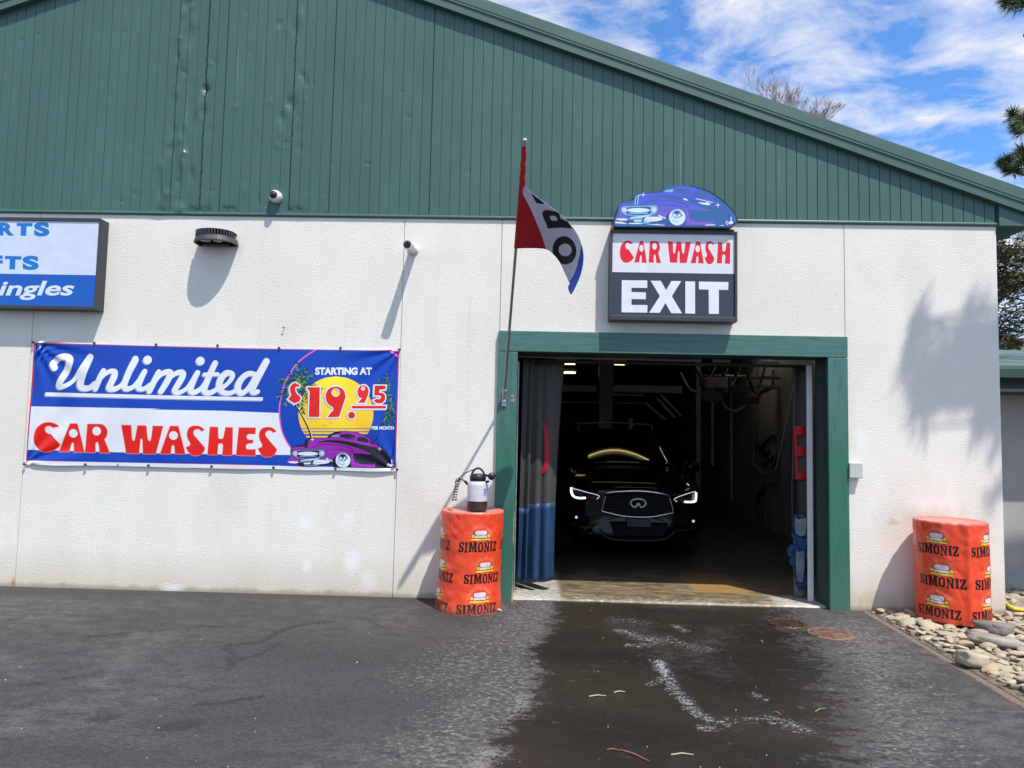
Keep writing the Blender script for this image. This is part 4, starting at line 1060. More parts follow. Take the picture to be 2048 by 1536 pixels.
    for d_, col, ofs in ((13, srgb(150, 164, 190), (-9, 8)), (13, WHITE, (0, 0)), (0, REDI, (0, 0))):
        for L in (one, nine, dot, bar, n9, n5, dol):
            outer = grow(L[0], d_) if d_ else L[0]
            holes = [grow(h, -9) if d_ else h for h in L[1:]]
            A.poly([[(x+ofs[0], y+ofs[1]) for x, y in l] for l in [outer]+holes], col, cC)
    # coupe
    pal = dict(line=srgb(12, 12, 24), body=srgb(150, 40, 168), dark=srgb(24, 24, 34), glass=srgb(130, 140, 186), grey=srgb(112, 122, 168), chrome=srgb(212, 222, 240), spark=srgb(244, 236, 246))
    hotrod(A, cD, pal)
    A.build('printed_sheet', MAT['vinyl_print'], lift, R, None, (SU, SV), True, nrm)
    # hems behind, ties
    for i, (x, z) in enumerate(clips_t+clips_b):
        b = MB(); yy = YBAN+0.012-wr(x, z)-0.010
        b.lathe([(0.004, 0.0), (0.013, 0.0), (0.014, -0.004), (0.012, -0.009), (0.005, -0.011)], (x, yy+0.001, z), 12, 'y'); b.build('grommet', 'lamp_body', R)
    return R
banner()

# ================================================================== SIGNS
def zE(x, y): return (1220+x/7.877, 360+y/7.877)
def z3(x, y): return (1180+x/4.5176, 340+y/4.5176)
def zL(x, y): return (x/4.8, 380+y/4.8)
def exit_sign():
    yf = -0.165; ya = -0.142
    P = lambda x, y, d=yf: (lambda q: (q[0], q[2]))(at(*z3(x, y), d))
    R = thing('car_wash_sign', 'box sign reading CAR WASH EXIT topped by a purple car over the doorway', 'sign', (1.378, 0, 2.71))
    X0, X1 = P(185, 600)[0], P(1333, 700)[0]; Z1, Z0 = P(700, 545)[1], P(700, 1362)[1]
    zm_ = P(700, 930, ya)[1]
    b = MB()
    fw = 0.034
    b.bbox(X0, X1, ya+0.004, -0.001, Z0, Z1, 0.004)
    for (a0, a1, c0, c1) in ((X0, X0+0.022, Z0, Z1), (X1-0.022, X1, Z0, Z1), (X0+0.022, X1-0.022, Z0, Z0+0.045), (X0+0.022, X1-0.022, Z1-0.028, Z1)):
        b.bbox(a0, a1, yf, ya+0.002, c0, c1, 0.003)
    b.build('cabinet', 'frame', R)
    Xa, Xb = X0+0.022, X1-0.022
    cf = lambda x, y: P(x, y, ya-0.004)
    A = Art(); lift = lambda u, v, l: (u, ya-0.001-l*0.0001, v)
    A.poly([(Xa, zm_), (Xb, zm_), (Xb, Z1-0.028), (Xa, Z1-0.028)], srgb(226, 226, 230))
    RD = srgb(232, 18, 40)
    for k, bx in (('C', (270,636,397,838)), ('A', (400,640,514,838)), ('R', (530,641,642,840)), ('W', (702,643,912,840)), ('a', (910,645,1028,844)), ('S', (1037,643,1125,851)), ('H', (1146,650,1268,848))):
        A.poly(glyph_in(k, *bx), RD, cf)
    A.build('upper_face', MAT['sign_face'], lift, R)
    A = Art(); DG = srgb(58, 60, 74)
    A.poly([(Xa, Z0+0.045), (Xb, Z0+0.045), (Xb, zm_-0.004), (Xa, zm_-0.004)], DG)
    for L in ([(288,995),(518,997),(518,1065),(375,1063),(375,1102),(505,1105),(505,1167),(375,1165),(375,1218),(520,1220),(518,1288),(285,1285)], [(548,1000),(640,1000),(688,1085),(735,1002),(825,1003),(740,1140),(832,1294),(735,1293),(682,1200),(630,1290),(535,1288),(632,1138)], [(862,1005),(950,1007),(950,1297),(862,1295)], [(985,1007),(1252,1012),(1250,1083),(1165,1082),(1165,1300),(1075,1298),(1073,1080),(985,1078)]):
        A.poly(L, srgb(228, 232, 236), cf)
    A.build('lower_face', MAT['sign_face'], lift, R)
    # car-shaped topper
    yt = -0.20
    T = lambda x, y: (lambda q: (q[0], q[2]))(at(*zE(x, y), yt))
    out = cr([(45,690),(60,600),(90,520),(120,430),(150,375),(200,345),(290,320),(360,290),(395,235),(480,205),(620,195),(770,188),(830,145),(930,105),(1110,82),(1280,92),(1450,130),(1620,205),(1780,320),(1920,450),(1990,560),(2015,640),(1985,690),(1900,750)], 4)+[(1880,760),(60,740)]
    b = MB(); b.prism([T(*p) for p in out], yt, -0.05); o = b.build('topper_cabinet', 'frame_dk', R)
    b = MB(); zz = T(100, 770)[1]
    b.bbox(X0+0.03, X1-0.03, -0.16, -0.06, Z1+0.001, T(900, 745)[1], 0.003); b.build('topper_base', 'frame_dk', R)
    inn = grow(out, -22)
    A = Art(); liftT = lambda u, v, l: (u, yt-0.001-l*0.00006, v)
    A.poly(inn, srgb(52, 98, 160), T)
    cH = lambda x, y: T(1.02*x-35, y-14)
    A.poly(cr([(75,700),(110,600),(130,480),(160,400),(235,372),(370,358),(400,270),(440,225),(560,205),(800,200),(850,150),(950,118),(1130,98),(1280,110),(1440,148),(1600,225),(1760,340),(1890,455),(1960,570),(1990,650)], 4)+[(1900,735),(90,730)], srgb(58, 104, 166), T)
    zt0, zt1 = T(1000, 380)[1], T(1000, 600)[1]
    k_ = lambda v: max(0.0, min(1.0, (zt0-v)/(zt0-zt1)*1.6))
    pal = dict(line=srgb(46, 92, 156), body=lambda u, v: tuple(np.array(srgb(84, 96, 206))*(1-k_(v))+np.array(srgb(124, 100, 200))*k_(v)), dark=srgb(56, 102, 162), glass=srgb(122, 184, 220), grey=srgb(132, 184, 216), chrome=srgb(222, 234, 242), spark=srgb(248, 250, 252))
    hotrod(A, cH, pal)
    for L in ([(1150,285),(1185,292),(1240,320),(1200,325),(1155,305)], [(1355,290),(1620,350),(1625,362),(1350,300)], [(1380,350),(1480,360),(1540,350),(1590,385),(1540,398),(1440,380)], [(80,655),(180,660),(265,685),(250,695),(80,680)], [(290,680),(430,672),(520,690),(480,697),(300,692)], [(550,700),(740,695),(870,712),(860,718)], [(1500,705),(1650,700),(1660,715),(1500,718)], [(1720,718),(1780,708),(1800,722)]):
        A.poly(L, pal['chrome'], T)
    for q in ((385, 262, 385, 385), (425, 250, 425, 385)): A.stroke([(q[0]+22, q[1]), (q[2]+8, q[3])], 14, srgb(150, 210, 232), T, smooth=False)
    A.stroke([(430,262),(450,240),(500,235)], 12, srgb(150, 210, 232), T)
    A.build('topper_face', MAT['sign_face'], liftT, R)
exit_sign()

def shop_sign():
    yf = -0.15
    P = lambda x, y, d=yf: (lambda q: (q[0], q[2]))(at(*zL(x, y), d))
    X1 = P(938, 700)[0]; Z1, Z0 = P(900, 270)[1], P(900, 1150)[1]; X0 = X1-2.75
    R = thing('shop_sign', 'blue and white box sign with dark frame running off the left edge', 'sign', (X1-1.3, 0, Z0))
    b = MB(); b.bbox(X0, X1, yf+0.012, -0.001, Z0, Z1, 0.005)
    for (a0, a1, c0, c1) in ((X0, X0+0.02, Z0, Z1), (X1-0.014, X1, Z0, Z1), (X0+0.02, X1-0.014, Z0, Z0+0.034), (X0+0.02, X1-0.014, Z1-0.034, Z1)):
        b.bbox(a0, a1, yf, yf+0.0115, c0, c1, 0.003)
    b.build('cabinet', 'frame', R)
    A = Art(); lift = lambda u, v, l: (u, yf+0.010-l*0.0001, v); cf = lambda x, y: P(x, y, yf+0.008)
    zm_ = P(450, 808)[1]; Xa, Xb = X0+0.02, X1-0.014
    BL = srgb(0, 116, 200)
    A.poly([(Xa, Z0+0.034), (Xb, Z0+0.034), (Xb, zm_), (Xa, zm_)], srgb(0, 90, 184)); A.poly([(Xa, zm_), (Xb, zm_), (Xb, Z1-0.034), (Xa, Z1-0.034)], srgb(206, 218, 234))
    A.text('S', 325, 308, 474, 446, BL, cf, 0.06); A.poly([(160,316),(312,318),(310,350),(255,349),(250,440),(196,440),(200,348),(158,347)], BL, cf); A.text('R', -15, 313, 135, 438, BL, cf, 0.06)
    A.text('S', 215, 630, 371, 769, BL, cf, 0.06); A.poly([(46,632),(206,636),(205,668),(148,667),(143,762),(88,762),(93,665),(44,664)], BL, cf); A.text('F', -115, 628, 26, 758, BL, cf, 0.06)
    A.text('ingles', -18, 872, 712, 1056, srgb(216, 226, 238), cf, 0.022, 0.24)
    A.build('face', MAT['sign_face'], lift, R)
shop_sign()

# ================================================================== WALL FITTINGS
def wall_lamp():
    def zz(x, y): return (340+x/3.938, 360+y/3.938)
    c = at(*zz(388, 470), 0.0); x0 = c[0]
    zt_, zb_ = at(*zz(390, 372), -0.25)[2], at(*zz(390, 470), -0.25)[2]
    zt_, zb_ = max(zt_, zb_)+0.0, min(zt_, zb_)
    R = thing('wall_lamp', 'dark half-round wall lamp with vent slots above the banner', 'lamp', (x0, 0, zb_))
    hw = 0.20
    def plan(k): 
        L = [(x0-hw*k, -0.001), (x0-hw*k, -0.09*k)]
        for i in range(1, 14):
            a = PI-PI*i/14; L.append((x0+hw*k*math.cos(a), -0.09*k-0.165*k*math.sin(a)))
        return L+[(x0+hw*k, -0.09*k), (x0+hw*k, -0.001)]
    b = MB()
    P0, P1, P2 = plan(1.0), plan(0.93), plan(0.86)
    h = zt_-zb_
    n = len(P0)
    vs = [(x, y, zb_) for x, y in P0]+[(x, y, zb_+h*0.10) for x, y in P0]+[(x, y, zb_+h*0.50) for x, y in P1]+[(x, y, zb_+0.035) for x, y in P2]+[(x, y, zb_) for x, y in P1]
    fs = []
    for i in range(n):
        j = (i+1) % n
        fs += [(i, j, n+j, n+i), (n+i, n+j, 2*n+j, 2*n+i), (4*n+i, 3*n+i, 3*n+j, 4*n+j), (i, 4*n+i, 4*n+j, j)]
    fs += [list(range(2*n, 3*n)), list(range(3*n, 4*n))[::-1]]
    b.add(vs, fs); b.build('housing', 'lamp_body', R)
    b = MB()
    for i in range(1, 20):                              # cooling fins round the top
        a = PI-PI*i/20; cx_, cy_ = x0+hw*0.92*math.cos(a), -0.085-0.152*math.sin(a)
        t = Vector((-math.sin(a)*hw, -0.165*math.cos(a)*-1, 0)); 
        nx, ny = math.cos(a)*0.165, -math.sin(a)*hw; l = math.hypot(nx, ny); nx /= l; ny /= l; tx, ty = -ny, nx
        wd, dp = 0.0055, 0.028
        q = [(cx_+tx*wd+nx*dp*.2, cy_+ty*wd+ny*dp*.2), (cx_-tx*wd+nx*dp*.2, cy_-ty*wd+ny*dp*.2), (cx_-tx*wd-nx*dp, cy_-ty*wd-ny*dp), (cx_+tx*wd-nx*dp, cy_+ty*wd-ny*dp)]
        b.zprism(q, zb_+h*0.50, zb_+h*0.97)
    P3 = plan(0.90); b.zprism(P3, zb_+h*0.95, zb_+h*1.0); b.zprism(plan(0.70), zb_+h*0.505, zb_+h*0.955)
    o = b.build('finned_top', 'lamp_body', R)
    for dx_ in (-0.055, 0.065):
        b = MB(); b.lathe([(0.001, 0), (0.042, 0.0), (0.045, 0.006), (0.045, 0.014)], (x0+dx_, -0.175, zb_+0.004), 20); b.build('lens', 'lens', R)
    b = MB(); b.bbox(x0-0.13, x0+0.13, -0.10, -0.03, zb_-0.012, zb_+0.030, 0.004); b.build('gear_tray', 'black', R)
wall_lamp()

def dome_camera():
    c = at(553, 395, -0.012)
    R = thing('dome_camera', 'small round white security camera with dark dome on the green siding', 'camera', (c[0], -0.012, c[2]))
    b = MB(); b.lathe([(0.062, -0.013), (0.062, -0.05), (0.055, -0.075), (0.040, -0.088), (0.036, -0.090)], (c[0], 0, c[2]), 28, 'y'); b.build('housing', 'white', R)
    b = MB(); b.lathe([(0.040, -0.086), (0.038, -0.10), (0.028, -0.115), (0.013, -0.122), (0.001, -0.123)], (c[0]-0.004, 0, c[2]+0.002), 24, 'y'); b.build('dome', 'glassdark', R)
dome_camera()

def wall_pipe():
    q = at(827, 500, -0.01); f = at(814, 487, -0.34)
    base = Vector((q[0]-0.004, 0, q[2]+0.0)); end = Vector((f[0]+0.006, -0.34, f[2]-0.008))
    R = thing('vent_pipe', 'white plastic pipe stub with dark open end sticking out of the wall', 'pipe', base)
    b = MB(); pt = [base+(end-base)*t for t in (0, 0.5, 0.72, 0.73, 0.9, 1.0)]
    b.tube(pt, [0.040, 0.040, 0.040, 0.046, 0.046, 0.045], 24, True); b.build('pipe', 'white_dirty', R)
    b = MB(); d = (end-base).normalized(); o2 = Vector((-0.005, 0, -0.004)); b.tube([end+d*0.0005+o2, end+d*0.0015+o2], [0.031, 0.031], 24); b.build('bore_disc', 'pipe_in', R)  # black disc on the capped end paints the shade inside the pipe
    b = MB(); b.tube([end-d*0.0015+Vector((-0.003, 0, -0.002)), end+d*0.0005+Vector((-0.003, 0, -0.002))], [0.0375, 0.0375], 24); b.build('gasket', 'greypipe', R)
    b = MB(); b.lathe([(0.055, -0.001), (0.055, -0.008), (0.043, -0.016)], (base.x, 0, base.z), 24, 'y', False); b.build('flange', 'white_dirty', R)
wall_pipe()

def junction_box():
    c = at(1711, 941, -0.05); w_, h_ = 0.062, 0.072
    R = thing('junction_box', 'small pale grey plastic box on the wall right of the doorway', 'electrical box', (c[0], 0, c[2]-h_))
    b = MB(); b.bbox(c[0]-w_+0.004, c[0]+w_-0.004, -0.052, -0.001, c[2]-h_+0.004, c[2]+h_-0.004, 0.006); b.build('body', 'boxgrey', R)
    b = MB(); b.bbox(c[0]-w_, c[0]+w_, -0.068, -0.0525, c[2]-h_, c[2]+h_, 0.006); b.build('lid', 'boxgrey', R)
junction_box()

# tiny screw eye in the wall
def hook():
    P = at(569, 655); b = MB(); b.tube([(P[0], 0.01, P[2]), (P[0], -0.03, P[2])], 0.004, 6); b.tube([(P[0]-0.012, -0.028, P[2]-0.002), (P[0]+0.012, -0.028, P[2]-0.002)], 0.004, 6)
    tag(b.build('wall_hook', 'lamp_body', None, (P[0], 0, P[2])), 'tiny dark screw hook in the bare wall above the banner', 'hook')
hook()

# ================================================================== FLAG
def flagpole():
    B0 = Vector(at(1008, 792, -0.07))
    # solve the pole's lean so that its tip falls where the photo has it and its shadow runs along the wall as seen
    best = None
    for k in np.linspace(0.4, 1.3, 91):
        for Lz in np.linspace(1.4, 2.4, 101):
            z = B0.z+Lz; y = B0.y-k*Lz
            d = ray(1049, 285); T = CAM+d*((z-CAM.z)/d.z)
            e = abs(T.y-y)
            j = (T.x-B0.x)/Lz
            sh = (j-0.74*k)/(1-2.45*k) if abs(1-2.45*k) > 1e-3 else 9
            c = e*8+abs(sh-0.549)
            if best is None or c < best[0]: best = (c, k, Lz, T)
    _, k, Lz, tip = best
    ax_ = (tip-B0)
    R = thing('flagpole', 'slanting grey flagpole with red, white and blue OPEN flag on the door post', 'flag', B0)
    b = MB(); b.tube([B0-ax_*0.02, B0+ax_*0.35, tip], [0.0125, 0.0125, 0.0125], 12); b.build('pole', 'pole', R)
    b = MB(); b.lathe([(0.001, 0.03), (0.016, 0.03), (0.019, 0.015), (0.019, -0.01), (0.014, -0.02)], (0, 0, 0), 14)
    q = Vector((0, 0, 1)).rotation_difference(ax_.normalized()); b.v = [tuple(q @ Vector(v)+tip) for v in b.v]; b.build('end_cap', 'steel', R)
    b = MB(); b.bbox(B0.x-0.022, B0.x+0.022, -0.056, -0.046, B0.z-0.10, B0.z+0.05, 0.004)
    b.tube([B0-ax_.normalized()*0.06, B0+ax_.normalized()*0.07], [0.02, 0.02], 12)
    b.tube([(B0.x+0.018, -0.06, B0.z-0.02), (B0.x+0.036, -0.075, B0.z-0.02)], 0.005, 6); b.bbox(B0.x-0.018, B0.x+0.018, -0.075, -0.05, B0.z-0.065, B0.z-0.045, 0.003)
    b.build('bracket', 'steel', R)
    # old bracket scar with bare wood
    # flag: grid between its upper and lower edge as seen; depth hangs off the pole
    def zF(x, y): return (960+x/2.65, 260+y/2.65)
    def pole_at(px, py):
        d = ray(px, py); best_ = min(np.linspace(0, 1, 400), key=lambda t: abs(proj(B0+ax_*t)[1]-py)); return B0+ax_*best_
    Ttop = cr([(210,285),(240,300),(272,330),(345,385),(405,430),(468,487),(515,550),(540,612),(549,680),(536,760),(510,825),(488,868)], 8)
    Tbot = cr([(193,628),(270,626),(350,632),(392,662),(425,705),(448,755),(470,800),(476,812),(468,830),(470,848),(475,862),(481,872)], 8)
    nS, nT = 150, 90
    def samp(L, t):
        seg = [0]
        for a_, c_ in zip(L[:-1], L[1:]): seg.append(seg[-1]+math.dist(a_, c_))
        s_ = t*seg[-1]
        for i in range(len(L)-1):
            if s_ <= seg[i+1] or i == len(L)-2:
                f = (s_-seg[i])/max(1e-9, seg[i+1]-seg[i]); return (L[i][0]+(L[i+1][0]-L[i][0])*f, L[i][1]+(L[i+1][1]-L[i][1])*f)
    ST = [samp(Ttop, i/nS) for i in range(nS+1)]; SB = [samp(Tbot, i/nS) for i in range(nS+1)]
    red = [(0, 0), (180, 200), (208, 300), (225, 335), (270, 420), (320, 540), (352, 636), (340, 700), (0, 700)]
    blue = [(560, 560), (538, 604), (530, 660), (514, 725), (496, 772), (482, 795), (470, 800), (460, 815), (455, 900), (600, 900)]
    E_ = [(272, 337), (342, 388), (330, 392), (298, 388)]
    Pp = [(335, 430), (345, 422), (395, 428), (420, 440), (428, 470), (465, 483), (492, 522), (430, 518), (358, 522), (352, 500), (338, 470), (330, 445)]
    Ph = [(372, 456), (395, 454), (408, 464), (410, 480), (385, 480), (370, 470)]
    Oo = [(448+63*math.cos(a)*1.0+8*math.sin(a), 637+75*math.sin(a)-4*math.cos(a)) for a in np.linspace(0, 2*PI, 40)[:-1]]
    Oi = [(452+35*math.cos(a), 635+33*math.sin(a)) for a in np.linspace(0, 2*PI, 30)[:-1]]
    V = []; px_ = []
    for i in range(nS+1):
        for j in range(nT+1):
            t = j/nT; x = ST[i][0]*(1-t)+SB[i][0]*t; y = ST[i][1]*(1-t)+SB[i][1]*t; px_.append((x, y))
            u = i/nS
            yp0, yp1 = pole_at(*zF(210, 285)).y, pole_at(*zF(194, 628)).y
            base = yp0*(1-t)+yp1*t
            yy = base*(1-0.30*u) + 0.035*math.sin(u*8+t*1.5)*u + 0.02*math.sin(u*17-t*3)*u*(1-u) + 0.02*math.sin(u*3)*0
            V.append(Vector(at(*zF(x, y), yy)))
    px_ = np.array(px_); X, Y = px_[:, 0], px_[:, 1]
    col = np.tile(np.array(srgb(205, 205, 226)), (len(V), 1))
    pathsel = lambda poly: inside(X, Y, poly)
    col[pathsel(red)] = srgb(176, 22, 28); col[pathsel(blue)] = srgb(30, 80, 205)
    blk = pathsel(E_) | (pathsel(Pp) & ~pathsel(Ph)) | (pathsel(Oo) & ~pathsel(Oi)); col[blk] = srgb(26, 26, 30)
    me = bpy.data.meshes.new('flag'); fs = []
    for i in range(nS):
        for j in range(nT):
            a = i*(nT+1)+j; fs.append((a, a+nT+1, a+nT+2, a+1))
    me.from_pydata([v-B0 for v in V], [], fs); me.polygons.foreach_set('use_smooth', [True]*len(fs))
    a = me.color_attributes.new('ink', 'FLOAT_COLOR', 'POINT'); a.data.foreach_set('color', col.astype(np.float32).ravel())
    me.materials.append(MAT['flag_cloth'])
    o = bpy.data.objects.new('flag', me); C.objects.link(o); o.parent = R
    o.modifiers.new('weave', 'SOLIDIFY').thickness = 0.0015
    # upper sleeve of the flag still wound round the pole
    b = MB(); p0, p1 = pole_at(*zF(212, 292)), tip-ax_.normalized()*0.03
    n_ = 60; pts = []; rr = []
    for i in range(n_+1):
        t = i/n_; pts.append(p0+(p1-p0)*t+Vector((0.002*math.sin(t*19)+0.008*(1-t), 0, 0))); rr.append(0.019+0.0012*math.sin(t*37+1)+0.0012*math.sin(t*17)+0.007*(1-t))
    b.tube(pts, rr, 14); b.build('rolled_sleeve', M('flag_red', srgb(176, 22, 28)[:3], 0.75, vscale=12), R)
    # lower sleeve
    b = MB(); q0, q1 = pole_at(*zF(212, 292)), pole_at(*zF(194, 628)); b.tube([q0+(q1-q0)*t for t in np.linspace(0, 1, 12)], 0.017, 12); b.build('sleeve', MAT['flag_red'] if 'flag_red' in MAT else bpy.data.materials['flag_red'], R)
flagpole()
# bare wood scar of an older bracket on the post
b = MB(); P = at(1025, 798, -0.046)
rr = random.Random(2); b.prism([(P[0]+0.022*math.cos(a)*rr.uniform(.6, 1.1), P[2]+0.055*math.sin(a)*rr.uniform(.6, 1.1)) for a in np.linspace(0, 2*PI, 14)[:-1]], -0.0465, -0.0435)
b.build('paint_scar', M('bare_wood', (0.30, 0.26, 0.18), 0.8, var=0.5, vscale=40), DF)

# ================================================================== DRUMS
LET = {}
def _L():
    sf = 0.10                                   # slab letters in a unit box, y down
    LET['I'] = (0.42, [[(0,0),(1,0),(1,.13),(.80,.13),(.80,.87),(1,.87),(1,1),(0,1),(0,.87),(.20,.87),(.20,.13),(0,.13)]])
    LET['M'] = (1.12, [[(0,0),(.36,0),(.5,.55),(.64,0),(1,0),(1,.13),(.92,.13),(.92,.87),(1,.87),(1,1),(.62,1),(.62,.87),(.68,.87),(.68,.42),(.54,1),(.46,1),(.32,.42),(.32,.87),(.38,.87),(.38,1),(0,1),(0,.87),(.08,.87),(.08,.13),(0,.13)]])
    LET['N'] = (0.82, [[(0,0),(.34,0),(.68,.58),(.68,.13),(.58,.13),(.58,0),(1,0),(1,.13),(.90,.13),(.90,1),(.68,1),(.30,.36),(.30,.87),(.42,.87),(.42,1),(0,1),(0,.87),(.10,.87),(.10,.13),(0,.13)]])
    LET['Z'] = (0.66, [[(.04,0),(1,0),(1,.16),(.44,.83),(.72,.83),(.78,.66),(1,.66),(1,1),(0,1),(0,.84),(.55,.17),(.28,.17),(.24,.34),(.04,.34)]])
    LET['O'] = (0.74, [[(0.5+0.5*math.copysign(abs(math.cos(a))**0.75, math.cos(a)), 0.5+0.5*math.copysign(abs(math.sin(a))**0.75, math.sin(a))) for a in np.linspace(0, 2*PI, 33)[:-1]], [(0.5+0.17*math.copysign(abs(math.cos(a))**0.75, math.cos(a)), 0.5+0.34*math.copysign(abs(math.sin(a))**0.75, math.sin(a))) for a in np.linspace(0, 2*PI, 25)[:-1]]])
    LET['S'] = (0.70, [cr([(.97,.02),(.97,.34),(.72,.34)],1)+cr([(.66,.18),(.5,.14),(.38,.20),(.40,.29),(.56,.37),(.84,.47),(.99,.62),(.97,.82),(.80,.97),(.52,1.0),(.30,.95)],3)+[(.24,1.0),(.02,1.0),(.02,.63),(.28,.63)]+cr([(.34,.80),(.48,.86),(.62,.81),(.60,.71),(.44,.63),(.16,.53),(.02,.38),(.05,.16),(.24,.02),(.50,0.0),(.68,.05)],3)+[(.76,.02)]])
_L()
def simoniz(A, x0, y0, wd, ht, conv, col):
    word = 'SIMONIZ'; gap = 0.07; tot = sum(LET[c][0] for c in word)+gap*(len(word)-1); x = 0
    for i, c in enumerate(word):
        w_, loops = LET[c]; d = 0.03*ht*math.sin(i*2.1)
        A.poly([[(x0+(x+p[0]*w_)/tot*wd, y0+d+p[1]*ht) for p in l] for l in loops], col, conv)
        if i in (2, 4):                          # the little hats the bumper drops on M and N
            xm = x0+(x+w_*0.5)/tot*wd; A.poly([(xm-.025*wd, y0+d-.14*ht), (xm+.025*wd, y0+d-.14*ht), (xm+.012*wd, y0+d-0.04*ht), (xm-.012*wd, y0+d-.04*ht)], col, conv)
        x += w_+gap
def car_logo(A, xc, yb, wd, conv):
    """little front-on car with a fan of rays; yb = bumper underside, y down"""
    s = wd
    Wt, Yl, Br, Or = srgb(226, 210, 208), srgb(232, 200, 44), srgb(120, 30, 20), srgb(226, 84, 48)
    for i in range(25):
        a = PI*(0.02+0.96*i/24); r0, r1 = 0.50*s, (0.66+0.04*math.sin(i*2.4))*s
        cx_, cy_ = xc, yb-0.18*s
        ca, sa = math.cos(a), math.sin(a); wq = 0.008*s
        A.poly([(cx_+ca*r0-sa*wq, cy_-sa*r0-ca*wq), (cx_+ca*r0+sa*wq, cy_-sa*r0+ca*wq), (cx_+ca*r1+sa*wq*1.6, cy_-sa*r1+ca*wq*1.6), (cx_+ca*r1-sa*wq*1.6, cy_-sa*r1-ca*wq*1.6)], srgb(246, 150, 120), conv)
    def rrect(x0, y0, x1, y1, r):
        L = []
        for (cx_, cy_, a0) in ((x1-r, y0+r, -PI/2), (x1-r, y1-r, 0), (x0+r, y1-r, PI/2), (x0+r, y0+r, PI)):
            L += [(cx_+r*math.cos(a0+PI/2*k/4), cy_+r*math.sin(a0+PI/2*k/4)) for k in range(5)]
        return L
    A.poly(rrect(xc-.36*s, yb-.56*s, xc+.36*s, yb-.14*s, .16*s), Br, conv)
    A.poly(rrect(xc-.33*s, yb-.53*s, xc+.33*s, yb-.29*s, .12*s), Wt, conv)
    A.poly(rrect(xc-.345*s, yb-.27*s, xc+.345*s, yb-.16*s, .05*s), Wt, conv)
    for e in (-1, 1):
        A.poly(circ(xc+e*.42*s, yb-.25*s, .115*s, n=16), Br, conv); A.poly(circ(xc+e*.42*s, yb-.25*s, .09*s, n=16), srgb(240, 190, 60), conv)
        A.poly(rrect(xc+e*.36*s-.08*s, yb-.04*s, xc+e*.36*s+.08*s, yb+.04*s, .03*s), Br, conv)
    A.poly(rrect(xc-.53*s, yb-.13*s, xc+.53*s, yb-.005*s, .05*s), srgb(150, 40, 20), conv)
    A.poly(rrect(xc-.52*s, yb-.115*s, xc+.52*s, yb-.02*s, .04*s), Yl, conv)

